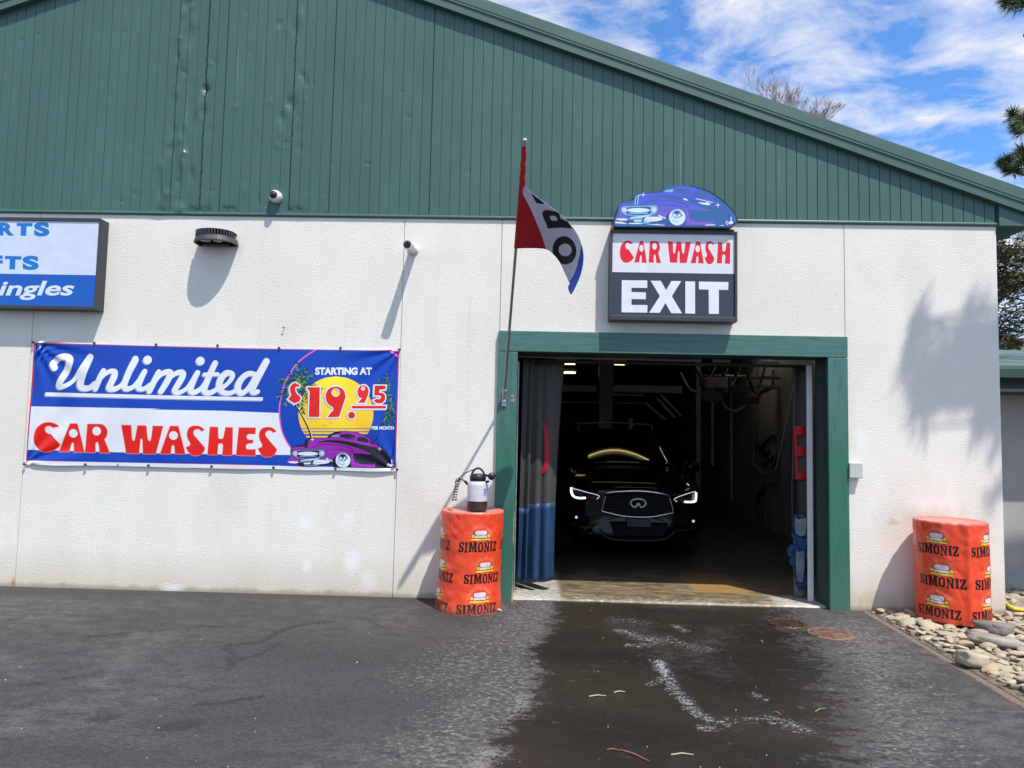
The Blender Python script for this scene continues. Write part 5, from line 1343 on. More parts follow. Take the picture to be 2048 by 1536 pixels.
def drum(name, label, cx, cy, z0, R0, H, rows, seam, lean, seed, toffs, flare):
    """rows: (start angle, end angle, text top, text bottom as fraction of height, period); angles in degrees from -y towards +x"""
    rnd = random.Random(seed)
    D = thing(name, label, 'drum', (cx, cy, z0))
    OFF = Vector((seed*3.7, 1.3, 0.0))
    def rad(th, z):
        t = z/H; th = (th+PI) % (2*PI)-PI
        p = Vector((math.cos(th)*R0*5, math.sin(th)*R0*5, z*5))+OFF
        r = R0+0.0035*mnoise.noise(p*1.6)+0.0025*mnoise.noise(p*3.8+Vector((7, 1, 2)))
        # crumples pulled up from the hem, soft vertical drapes near the top edge
        r += 0.010*math.exp(-(t/0.13)**2)*(mnoise.noise(Vector((th*6.0, 0.3+seed, t*3)))+0.25)+flare*math.exp(-(t/0.22)**2)
        r += 0.006*math.exp(-((1-t)/0.10)**2)*mnoise.noise(Vector((th*7, seed+4, t*2)))
        r += 0.0030*abs(mnoise.noise(Vector((th*3.5+z*6, z*5-th, seed))))*2
        if seam is not None:
            d = (th-seam+PI) % (2*PI)-PI
            r += 0.020*math.exp(-(d/0.10)**2)
        if t > 0.985: r -= 0.004*((t-0.985)/0.015)**2
        return r
    def surf(th, z, up=0.0):
        th = (th+PI) % (2*PI)-PI; r = rad(th, z)+up; hz = z
        if z < 0.02: hz = z+0.012*mnoise.noise(Vector((th*5, seed, 0)))
        return Vector((cx+r*math.sin(th)+lean[0]*z, cy-r*math.cos(th)+lean[1]*z, z0+hz))
    nT, nZ = 220, 90
    DT, DZ = 2*PI/nT, H/nZ
    b = MB(); b.sm = True
    vs = [surf(i*DT, j*DZ) for j in range(nZ+1) for i in range(nT)]
    fs = []
    for j in range(nZ):
        for i in range(nT):
            p00, p10, p11, p01 = j*nT+i, j*nT+(i+1) % nT, (j+1)*nT+(i+1) % nT, (j+1)*nT+i
            fs += [(p00, p10, p11), (p00, p11, p01)]
    b.add(vs, fs)
    # top: cover folded over the rim with a puckered edge, lid sunk inside
    prev = nZ*nT; rings = []
    for q, (k, dz) in enumerate(((0.985, 0.003), (0.95, 0.002), (0.86, -0.006), (0.80, -0.012), (0.4, -0.014), (0.02, -0.014))):
        rg = []
        for i in range(nT):
            th = i*DT; rr_ = rad(th, H)*k*(1+0.01*mnoise.noise(Vector((th*9, q, seed)))); rg.append(Vector((cx+rr_*math.sin(th)+lean[0]*H, cy-rr_*math.cos(th)+lean[1]*H, z0+H+dz+0.006*mnoise.noise(Vector((th*8, q*0.8, seed+2)))*(q < 4))))
        o = len(b.v); b.v += [tuple(v) for v in rg]
        for i in range(nT): b.f.append([prev+i, prev+(i+1) % nT, o+(i+1) % nT, o+i]); b.mi.append(0); b.smooth.append(True)
        prev = o
    b.f.append(list(range(prev, prev+nT))); b.mi.append(0); b.smooth.append(True)
    cov = b.build('cover', 'cover_print', D)
    me = cov.data
    colr = np.tile(np.array(srgb(240, 76, 42)), (len(me.vertices), 1))
    # the plastic on the lid is duller, with the lid showing through
    for v in me.vertices:
        if v.index >= (nZ-1)*nT:
            k = math.hypot(v.co.x-lean[0]*H, v.co.y-lean[1]*H)/R0; a = 0.75 if k > 0.84 else 0.95
            colr[v.index] = np.array(srgb(240, 76, 42))*(1-a)+np.array(srgb(206, 118, 106) if k > 0.84 else srgb(176, 132, 124))*a
    a = me.color_attributes.new('ink', 'FLOAT_COLOR', 'POINT'); a.data.foreach_set('color', colr.astype(np.float32).ravel())
    A = Art(); BLK = srgb(22, 16, 18)
    for (a0, a1, t0, t1, per) in rows:
        aw = a1-a0; n = 0
        for k in range(-3, 4):
            s0 = a0+k*per+toffs
            if s0 < -150 or s0+aw > 150: continue
            conv = lambda x, y: (math.radians(s0)+x/R0, H-y)          # x metres along the girth, y down from the rim
            wm = math.radians(aw)*R0
            simoniz(A, 0, t0*H, wm, (t1-t0)*H, conv, BLK); car_logo(A, wm*0.53, (t0-0.012)*H, wm*0.46, conv)
    def lift(u, v, l):
        """on the drum's own facets, so the print lies flat on them"""
        a_ = u/DT; c_ = v/DZ; i, j = math.floor(a_+1e-6), math.floor(c_+1e-6); fu, fv = a_-i, c_-j
        up = 0.0004+l*0.00006
        P00, P10, P01, P11 = surf(i*DT, j*DZ, up), surf((i+1)*DT, j*DZ, up), surf(i*DT, (j+1)*DZ, up), surf((i+1)*DT, (j+1)*DZ, up)
        if fu >= fv: return P00+(P10-P00)*fu+(P11-P10)*fv
        return P00+(P01-P00)*fv+(P11-P01)*fu
    merge(cov, A.build('printed_lettering', MAT['cover_print'], lift, cov, None, (DT, DZ), True))
    return D
LD = (-0.537, -0.318)
vd = math.degrees(math.atan2(-LD[0], -CAM.y+LD[1]))
drum('wrapped_drum', 'orange-wrapped drum beside the left door post with a sprayer on its lid', LD[0], LD[1], 0.0, 0.283, 0.885,
     [(-22.8, 51.5, 0.285, 0.385, 93.3), (-10.3, 62.4, 0.600, 0.695, 93.3), (-20.3, 55.9, 0.895, 0.990, 93.3)], None, (0.028, 0.0), 1, vd, 0.014)
_xl, _xr = at(1829, 1130, -0.33)[0], at(1977, 1130, -0.33)[0]
RD = ((_xl+_xr)/2, -0.335)
vd2 = -math.degrees(math.atan2(RD[0], -CAM.y+RD[1]))
drum('wrapped_drum', 'orange-wrapped drum with a creased seam standing on the stones by the corner', RD[0], RD[1], 0.035, 0.292, 0.865,
     [(-59, 12, 0.225, 0.325, 89), (-55, 21.5, 0.545, 0.645, 91), (-63, 12.5, 0.855, 0.95, 90)], math.radians(26+vd2), (-0.012, 0.0), 2, vd2, 0.0)

def sprayer():
    c = Vector((LD[0]+0.030+0.03, LD[1]+0.02, 0.880)); Rb = 0.094
    R = thing('sprayer_bottle', 'milky pump sprayer bottle with black cap and coiled hose on the left drum', 'sprayer', c)
    zb = c.z
    b = MB(); b.lathe([(Rb-0.004, zb+0.001), (Rb, zb+0.008), (Rb, zb+0.088)], (c.x, c.y, 0), 36); b.build('liquid', 'liquid', R)
    b = MB(); b.lathe([(Rb, zb+0.0885), (Rb, zb+0.225), (Rb-0.006, zb+0.250), (Rb-0.022, zb+0.268), (Rb-0.03, zb+0.272)], (c.x, c.y, 0), 36); b.build('bottle', 'bottle', R)
    A = Art(); cvv = lambda x, y: (x, y)
    A.text('Si', 0.60, 0.060, 1.02, 0.110, srgb(30, 80, 200), None, 0.02); A.poly([(0.62, 0.118), (1.0, 0.118), (1.0, 0.124), (0.62, 0.124)], srgb(40, 90, 200))
    A.build('label', MAT['sign_face'], lambda u, v, l: Vector((c.x+(Rb+0.0008+l*0.0002)*math.sin(u+0.12), c.y-(Rb+0.0008+l*0.0002)*math.cos(u+0.12), zb+0.265-v)), R, None, (0.06, None))
    b = MB(); b.lathe([(0.066, zb+0.270), (0.075, zb+0.274), (0.076, zb+0.30), (0.072, zb+0.322), (0.060, zb+0.335), (0.030, zb+0.338)], (c.x, c.y, 0), 30); b.build('cap', 'black', R)
    b = MB(); b.tube([(c.x-0.058+0.118*t, c.y, zb+0.325+0.062*math.sin(PI*t)**0.6) for t in np.linspace(0, 1, 16)], 0.010, 10); b.build('handle', 'black', R)
    # spray head lying off to the right
    b = MB(); hx, hz = c.x+0.130, zb+0.318
    b.lathe([(0.004, -0.05), (0.030, -0.045), (0.034, -0.03), (0.034, 0.02), (0.024, 0.035)], (hx, c.y-0.03, hz), 20, 'y'); b.tube([(c.x+0.07, c.y, zb+0.325), (hx-0.02, c.y-0.02, hz)], 0.012, 8); b.tube([(c.x+0.075, c.y-0.02, zb+0.26), (c.x+0.105, c.y-0.03, zb+0.272)], 0.011, 8)
    b.build('spray_head', 'black', R)
    # hose: up over the cap, then a coil hanging to the left
    b = MB(); b.tube(cr3([(c.x-0.092, c.y-0.02, zb+0.243), (c.x-0.115, c.y-0.03, zb+0.262), (c.x-0.15, c.y-0.05, zb+0.285), (c.x-0.19, c.y-0.06, zb+0.268), (c.x-0.205, c.y-0.07, zb+0.255)], 6), 0.006, 8)
    b.tube([(c.x-0.092, c.y-0.02, zb+0.238), (c.x-0.118, c.y-0.03, zb+0.268)], 0.012, 8)
    b.tube(cr3([(c.x+0.02, c.y-0.05, zb+0.385), (c.x-0.05, c.y-0.05, zb+0.372), (c.x-0.13, c.y-0.06, zb+0.330), (c.x-0.175, c.y-0.06, zb+0.285)], 8), 0.0045, 8)
    hel = []
    for i in range(150):
        t = i/149; a = t*2*PI*8.5; r = 0.017+0.006*(t > 0.85)
        hel.append((c.x-0.178-0.028*t+r*math.cos(a), c.y-0.06+r*math.sin(a), zb+0.290-0.205*t+0.006*math.sin(a)))
    b.tube(hel, 0.0042, 6); b.build('coiled_hose', 'black', R)
def cr3(pts, n):
    pts = [Vector(p) for p in pts]; L = len(pts); out = []
    for i in range(L-1):
        p0, p1, p2, p3 = pts[max(i-1, 0)], pts[i], pts[i+1], pts[min(i+2, L-1)]
        for k in range(n):
            t = k/n; out.append(0.5*((2*p1)+(p2-p0)*t+(2*p0-5*p1+4*p2-p3)*t*t+(3*p1-p0-3*p2+p3)*t**3))
    return out+[pts[-1]]
sprayer()
# scrap of wrapping lying by the left drum
P = gr(995, 1222); b = MB(); b.grid([[(P[0]-0.06, P[1]-0.01, 0.006), (P[0]-0.05, P[1]+0.03, 0.02)], [(P[0], P[1]-0.015, 0.018), (P[0], P[1]+0.03, 0.03)], [(P[0]+0.04, P[1]-0.02, 0.004), (P[0]+0.035, P[1]+0.02, 0.008)]])
o = b.build('plastic_scrap', 'paper', None, (P[0], P[1], 0)); o.modifiers.new('film', 'SOLIDIFY').thickness = 0.002
tag(o, 'pale torn scrap of wrapping at the foot of the left drum', 'scrap')

# ================================================================== GROUND FITTINGS
def cover(label, mt, px, py, rx):
    P = gr(px, py); r = rx
    R = thing('drain_cover', label, 'manhole cover', (P[0], P[1], 0.0))
    b = MB(); b.lathe([(r, 0.001), (r, 0.010), (r-0.012, 0.012), (r-0.015, 0.008)], (P[0], P[1], 0), 40, caps=False); b.build('rim', mt, R)
    b = MB(); b.lathe([(r-0.016, 0.002), (r-0.016, 0.009), (0.001, 0.009)], (P[0], P[1], 0), 40, caps=False)
    for i in range(-5, 6):
        x = i*r/6; h_ = math.sqrt(max(0, (r-0.02)**2-x*x))
        for k in range(-4, 5):
            y = k*r/5
            if abs(y)+0.01 < h_: b.box(P[0]+x-0.009, P[0]+x+0.009, P[1]+y-0.011, P[1]+y+0.011, 0.0085, 0.0135)
    b.build('lid', mt, R)
cover('round rust-pink iron cover on the dry asphalt', 'iron', 1661, 1269, 0.180)
cover('round dark wet iron cover at the edge of the wet patch', 'iron_wet', 1575, 1249, 0.162)
tw = [((1178, 1394), (1212, 1393)), ((1228, 1386), (1250, 1385)), ((1342, 1511), (1387, 1511)), ((1214, 1501), (1240, 1503)), ((1241, 1501), (1298, 1524)), ((1549, 1425), (1562, 1431)), ((1630, 1425), (1652, 1418)), ((1521, 1282), (1527, 1286))]
lb = ['long pale straw lying on the wet asphalt', 'short pale straw beside a longer one on the wet asphalt', 'pale stick at the bottom of the wet patch', 'short reddish twig at the bottom of the wet patch', 'bent reddish twig running down to the photo edge', 'small rusty twig at the right end of the foam', 'greenish twig near the right edge of the wet patch', 'tiny ochre leaf stem near the dark iron cover']
cl = [(0.5, 0.45, 0.38), (0.5, 0.46, 0.36), (0.48, 0.40, 0.32), (0.20, 0.085, 0.05), (0.20, 0.09, 0.06), (0.30, 0.12, 0.06), (0.22, 0.24, 0.08), (0.32, 0.2, 0.06)]
for (p, q), l_, c_ in zip(tw, lb, cl):
    a_, e_ = Vector(gr(*p)), Vector(gr(*q)); m_ = (a_+e_)/2+Vector((0, 0.012, 0.006))
    b = MB(); b.tube([a_+Vector((0, 0, .004)), m_, e_+Vector((0, 0, .004))], [0.0035, 0.0045, 0.0025], 6)
    tag(b.build('twig', M('twig_'+str(len(bpy.data.materials)), c_, 0.8, var=0.3), None, a_), l_, 'twig')
# scattered grit
b = MB(); rr = random.Random(9)
for _ in range(90):
    px, py = rr.uniform(0, 1700), 1205+331*rr.random()**1.1
    P = gr(px, py); s_ = rr.uniform(0.002, 0.0045)*(1.6 if rr.random() < .1 else 1)
    b.add([(P[0]+s_, P[1], 0.001), (P[0], P[1]+s_, 0.001), (P[0]-s_, P[1], 0.001), (P[0], P[1]-s_, 0.001), (P[0], P[1], s_*1.2)], [(0, 1, 4), (1, 2, 4), (2, 3, 4), (3, 0, 4)])
tag(b.build('grit', M('pale_grit', (0.5, 0.48, 0.42), 0.9, var=0.4)), 'tiny pale grit scattered over the asphalt', 'grit', kind='stuff')

# ================================================================== CURTAINS AND BAY FITTINGS
def left_curtain():
    R = None
    strips = [((1043, 1065), (1041, 1057)), ((1060, 1088), (1052, 1083)), ((1080, 1127), (1080, 1112))]
    yb_ = 0.36
    R = thing('strip_curtain', 'grey vinyl strip curtain with blue lower panels hanging left in the bay', 'curtain', (at(1075, 1170, yb_)[0], yb_, 0.05))
    for k, ((ta, tb), (ba, bb_)) in enumerate(strips):
        b = MB(); b2 = MB(); nZ_, nX = 40, 12
        G_ = []
        zt_, zb_ = at(1080, 722 if k else 716, yb_)[2], at(1080, 1165, yb_)[2]
        for i in range(nZ_+1):
            t = i/nZ_; row = []
            e = max(0.0, 1-t*1.15)**2 if k == 2 else 1-t
            for j in range(nX+1):
                u = j/nX
                xa = ba+(ta-ba)*(1-t); xb = bb_+(tb-bb_)*e
                x = xa+(xb-xa)*u
                z = zt_+(zb_-zt_)*t - 0.012*math.sin(u*3+k) * t
                y = yb_+0.03*k+0.035*math.sin(u*PI*1.6+k*1.1)*(0.4+0.6*t)+0.05*u*(1-t)
                q = at(x, 900, y); row.append((q[0], y, z))
            G_.append(row)
        cut = next(i for i in range(nZ_) if G_[i][0][2] < at(1080, 1020, yb_)[2])
        b.grid(G_[:cut+1]); p = b.build('strip', 'vinyl_grey', R); p.modifiers.new('t', 'SOLIDIFY').thickness = 0.004
        b2.grid([[(x, y-0.004, z) for x, y, z in r] for r in G_[cut-1:]]); p2 = b2.build('lower_panel', 'vinyl_blue', R); p2.modifiers.new('t', 'SOLIDIFY').thickness = 0.004
        if k == 2:
            # right-hand curve of a big red letter
            A = Art(); A.stroke([(1084, 846), (1091, 856), (1094, 880), (1094, 915), (1090, 936), (1084, 944)], (9, 9), srgb(196, 10, 22))
            def lift(u, v, l):
                q = at(u, v, 0.40); t = (q[2]-zt_)/(zb_-zt_); t = max(0, min(0.999, t)); i = int(t*nZ_); row = G_[i]
                xs_ = [p_[0] for p_ in row]; f = max(0, min(0.999, (q[0]-xs_[0])/(xs_[-1]-xs_[0]+1e-9))); j = int(f*nX); ff = f*nX-j
                y = row[j][1]*(1-ff)+row[j+1][1]*ff
                return (q[0], y-0.012-l*0.0005, q[2])
            A.build('letter', MAT['curtain_print'], lift, R)
    b = MB(); P = at(1042, 718, yb_-0.02); b.tube([(P[0]-0.02, yb_, P[2]+0.03), (at(1400, 720, yb_)[0], yb_, P[2]+0.02)], 0.014, 8); b.build('rail', 'greypipe', R)
left_curtain()

def right_curtain():
    y_ = 0.42
    X = lambda px, py=900: at(px, py, y_)[0]
    Z = lambda px, py: at(px, py, y_)[2]
    R = thing('strip_curtain', 'narrow dark strip curtain with a red letter E beside the white guide strip', 'curtain', (X(1600), y_, 0.1))
    def pan(name, mt, p0, p1, q0, q1, y):
        G_ = []
        for i in range(21):
            t = i/20; row = []
            for j in range(9):
                u = j/8; x = (p0[0]+(p1[0]-p0[0])*u)*(1-t)+(q0[0]+(q1[0]-q0[0])*u)*t; py = p0[1]*(1-t)+q0[1]*t
                yy = y+0.02*math.sin(u*5); r_ = at(x, py, yy); row.append((r_[0], yy, r_[2]))
            G_.append(row)
        b = MB(); b.grid(G_); o = b.build(name, mt, R); o.modifiers.new('t', 'SOLIDIFY').thickness = 0.004; return o
    pan('strip', 'vinyl_grey', (1588, 735), (1626, 735), (1584, 962), (1622, 962), y_)
    pan('lower_panel', 'black', (1582, 956), (1622, 956), (1584, 1060), (1622, 1060), y_+0.01)
    # letter E
    A = Art(); A.poly([tuple(at(*p, y_))[::2] for p in [(1585, 852), (1609, 852), (1609, 870), (1591, 870), (1591, 893), (1609, 893), (1609, 911), (1592, 911), (1592, 946), (1603, 944), (1608, 938), (1613, 940), (1614, 958), (1589, 958)]], srgb(206, 14, 26))
    A.build('letter', MAT['curtain_print'], lambda u, v, l: (u, y_-0.032-l*0.0005, v), R)
right_curtain()

def pads():
    y_ = 0.40; rr = random.Random(8)
    P = at(1600, 1180, y_)
    R = thing('buffer_pad_post', 'bundle of ragged blue foam pads on a post at the right side of the bay', 'wash pads', (P[0], y_, 0.016))
    b = MB(); b.bbox(at(1589, 1100, y_)[0], at(1611, 1100, y_)[0], y_, y_+0.05, 0.02, at(1600, 1030, y_)[2], 0.01); b.build('post', 'greypipe', R)
    for i in range(15):
        py = 1040+i*9.2; px = 1597+rr.uniform(-9, 9); q = at(px, py, y_-0.03+rr.uniform(-.03, .03))
        b = MB(); n = 9; rw = rr.uniform(.045, .075); rh = rr.uniform(.05, .085)
        pts = [(q[0]+rw*math.cos(a)*rr.uniform(.6, 1.15), q[2]+rh*math.sin(a)*rr.uniform(.6, 1.15)) for a in np.linspace(0, 2*PI, n+1)[:-1]]
        b.prism(pts, q[1]-0.02, q[1]+0.02); o = b.build('pad', 'foamblue', R); bevel(o, 0.008, 2)
    for (a, c, d, e) in ((1590, 1035, 1612, 1070), (1592, 1100, 1608, 1162)):
        p, q = at(a, c, y_-0.09), at(d, e, y_-0.09); b = MB(); rr2 = random.Random(a)
        b.prism([(p[0], p[2]), (p[0]+0.03, p[2]-0.02), (q[0], p[2]+0.0), (q[0]+0.004, (p[2]+q[2])/2), (q[0]-0.012, q[2]), ((p[0]+q[0])/2, q[2]-0.015), (p[0]+0.008, q[2]+0.01), (p[0]-0.004, (p[2]+q[2])/2)], -0.004+p[1], p[1]); b.build('plastic_flap', 'clear', R)
pads()

def pipes(name, label, cat, paths, mt, r, loc=None):
    loc = loc or paths[0][0]
    R = thing(name, label, cat, loc)
    for i, p in enumerate(paths):
        b = MB(); b.tube(p, r if not hasattr(r, '__len__') else r[i], 8); b.build('pipe', mt, R)
    return R
# thin pull rope near the right curtain
p0, p1 = at(1590, 752, 0.6), at(1551, 938, 2.2)
b = MB(); b.tube([Vector(p0)+(Vector(p1)-Vector(p0))*t-Vector((0, 0, 0.05*math.sin(PI*t))) for t in np.linspace(0, 1, 12)], 0.006, 6)
tag(b.build('pull_rope', M('grey_rope', (0.36, 0.35, 0.33), 0.8), None, p1), 'thin grey rope slanting down beside the red letter E', 'rope')
# conduit and hoses on the right-hand wall
XW = IX1-0.03
wp = lambda px, py: Vector(ax(px, py, XW))
pipes('wall_conduit', 'dark pipes running along the right inner wall of the bay', 'pipe', [[wp(1512, 725), wp(1512, 800), wp(1508, 880), wp(1506, 930), wp(1528, 950)], [wp(1545, 740), wp(1545, 770), wp(1520, 782), wp(1516, 800)], [wp(1556, 775), wp(1557, 860), wp(1556, 960), wp(1540, 968), wp(1520, 962)]], 'greypipe', 0.022)
R = thing('wall_valve', 'cluster of dark valves and hoses on the right inner wall', 'valve', wp(1540, 900))
for (px, py, r_) in ((1528, 892, .07), (1540, 905, .09), (1548, 918, .07), (1535, 925, .06)):
    q = wp(px, py); b = MB(); b.lathe([(0.01, -.06), (r_*.7, -.05), (r_, -.02), (r_, .02), (r_*.7, .04)], (q.x-0.06, q.y, q.z), 12, 'x'); b.build('valve_body', 'black', R)
b = MB(); b.tube(cr3([wp(1520, 905), wp(1535, 880), wp(1550, 872), wp(1556, 890), wp(1552, 925), wp(1545, 935)], 5), 0.02, 8); b.build('hose', 'black', R)
b = MB(); b.tube(cr3([wp(1530, 976), wp(1520, 990), wp(1516, 1010), wp(1522, 1035), wp(1526, 1062)], 6), 0.045, 10); b.build('drain_hose', 'black', R)
# gantry of the wash machine: cross beams and legs
def gantry():
    R = thing('wash_gantry', 'dark overhead wash frame with grey cross beams behind the car', 'wash machine', (1.3, 7.2, 0.016))
    Y = 7.2
    def bar(name, x0, x1, z0, z1, y0, y1, mt='greypipe'):
        b = MB(); b.bbox(x0, x1, y0, y1, z0, z1, 0.01); b.build(name, mt, R)
    q = lambda px, py: at(px, py, Y)
    bar('beam', q(1118, 775)[0], q(1195, 775)[0], q(1120, 783)[2], q(1120, 769)[2], Y, Y+0.1)
    bar('beam', q(1226, 775)[0], q(1365, 775)[0], q(1226, 784)[2], q(1226, 769)[2], Y, Y+0.1)
    bar('beam', q(1110, 805)[0], q(1290, 805)[0], q(1200, 806)[2], q(1200, 803)[2], Y+0.1, Y+0.16)
    bar('column', q(1196, 775)[0]+0.01, q(1226, 775)[0]-0.01, q(1200, 860)[2], 3.3, Y-0.1, Y+0.02, 'black')
    bar('beam', q(1226, 790)[0], q(1290, 790)[0], q(1226, 791)[2], q(1226, 786)[2], Y+0.1, Y+0.16)
    for (a, c) in (((1320, 790), (1362, 832)), ((1290, 806), (1330, 840)), ((1312, 796), (1350, 836))):
        p, r_ = Vector(q(*a)), Vector(q(*c)); b = MB(); b.tube([p, r_], 0.035, 8); b.build('strut', 'greypipe', R)
    bar('leg', q(1392, 900)[0], q(1402, 900)[0], 0.016, 3.3, Y, Y+0.12)
    bar('leg', q(1258, 850)[0], q(1266, 850)[0], 1.7, q(1260, 836)[2], Y, Y+0.08)
    bar('crosshead', q(1110, 750)[0], q(1480, 750)[0], 3.26, 3.42, Y-0.2, Y+0.2, 'black')
gantry()
def machinery():
    """dark pump housings and cable trays under the ceiling on the right"""
    rr = random.Random(12); y0 = 2.6
    R = thing('cable_tray', 'dark cable tray with hoses hanging under the ceiling on the right', 'cable tray', (2.5, y0, 2.6))
    for i in range(9):
        px = 1420+rr.uniform(0, 80); py = 735+rr.uniform(0, 70); q = at(px, py, y0+rr.uniform(0, 2)); b = MB(); s_ = rr.uniform(.06, .16)
        b.bbox(q[0]-s_, q[0]+s_, q[1]-.08, q[1]+.08, q[2]-s_*.5, q[2]+s_*.5, .01); b.build('box', 'ceil' if i % 3 else 'inside', R)
    for i in range(5):
        a = at(1390+i*25, 735, y0+i*.3); c = at(1430+i*25, 735, y0+i*.3+0.5); b = MB()
        b.tube(cr3([Vector(a), (Vector(a)+Vector(c))/2-Vector((0, 0, .18+.05*i)), Vector(c)], 8), 0.02, 6); b.build('hose', 'black', R)
machinery()
pipes('spray_pipes', 'set of dark spray pipes and hose drops across the bay right of the car', 'pipe', [
    [Vector(at(1400, 752, 5.2)), Vector(at(1560, 756, 5.2))], [Vector(at(1400, 770, 5.3)), Vector(at(1555, 774, 5.3))], [Vector(at(1425, 750, 5.0)), Vector(at(1425, 930, 5.0))], [Vector(at(1462, 752, 4.8)), Vector(at(1463, 1000, 4.8))],
    cr3([Vector(at(1440, 790, 4.6)), Vector(at(1452, 815, 4.6)), Vector(at(1475, 822, 4.6)), Vector(at(1500, 800, 4.6))], 6), cr3([Vector(at(1360, 745, 4.4)), Vector(at(1380, 778, 4.4)), Vector(at(1410, 785, 4.4)), Vector(at(1432, 760, 4.4))], 6)], 'greypipe', [0.03, 0.02, 0.025, 0.02, 0.022, 0.02])
# rail fittings just behind the header
R = thing('door_track', 'row of small metal brackets on the door track behind the header', 'door track', (1.3, 0.45, OZ-0.04))
b = MB(); b.bbox(OX0+0.05, OX1, 0.42, 0.50, OZ-0.055, OZ-0.03, 0.004); b.build('rail', 'ceil', R)
for (a, c, py, mt) in ((1091, 1146, 715, 'greypipe'), (1187, 1224, 717, 'bracket_tan'), (1310, 1338, 719, 'greypipe'), (1380, 1402, 720, 'bracket_red'), (1424, 1460, 722, 'bracket_tan'), (1510, 1556, 726, 'greypipe')):
    if mt not in MAT: MAT[mt] = M(mt, (0.17, 0.13, 0.08) if 'tan' in mt else (0.16, 0.07, 0.06), 0.7)
    p, q = at(a, py, 0.40), at(c, py, 0.40); b = MB(); b.bbox(p[0], q[0], 0.36, 0.415, p[2]-0.014, p[2]+0.014, 0.004); b.build('bracket', mt, R)

# lit tubes under the ceiling
def tube_light(label, pa, pb, y, n=1, mt='tube'):
    a, c = at(*pa, y), at(*pb, y); z = min(a[2], IH-0.28)
    R = thing('tube_light', label, 'ceiling light', ((a[0]+c[0])/2, y, z), 'lit tubes in the wash bay')
    b = MB(); b.bbox(a[0]-0.03, c[0]+0.03, y-0.06, y+0.06, z+0.03, z+0.09, 0.006); b.build('fitting', 'white_dirty', R)
    b = MB(); b.tube([(a[0], y, z), (c[0], y, z)], 0.020, 10); b.build('tube', mt, R)
    for x in (a[0], c[0]):
        b = MB(); b.tube([(x, y, z), (x, y, z+0.04)], 0.012, 6); b.build('holder', 'white_dirty', R)
tube_light('upper lit tube of the pair behind the left curtain', (1117, 727), (1150, 727), 8.0)
tube_light('lower lit tube of the pair behind the left curtain', (1117, 745), (1151, 745), 9.6)
tube_light('short lit tube above the middle of the car', (1229, 728), (1249, 728), 8.4)

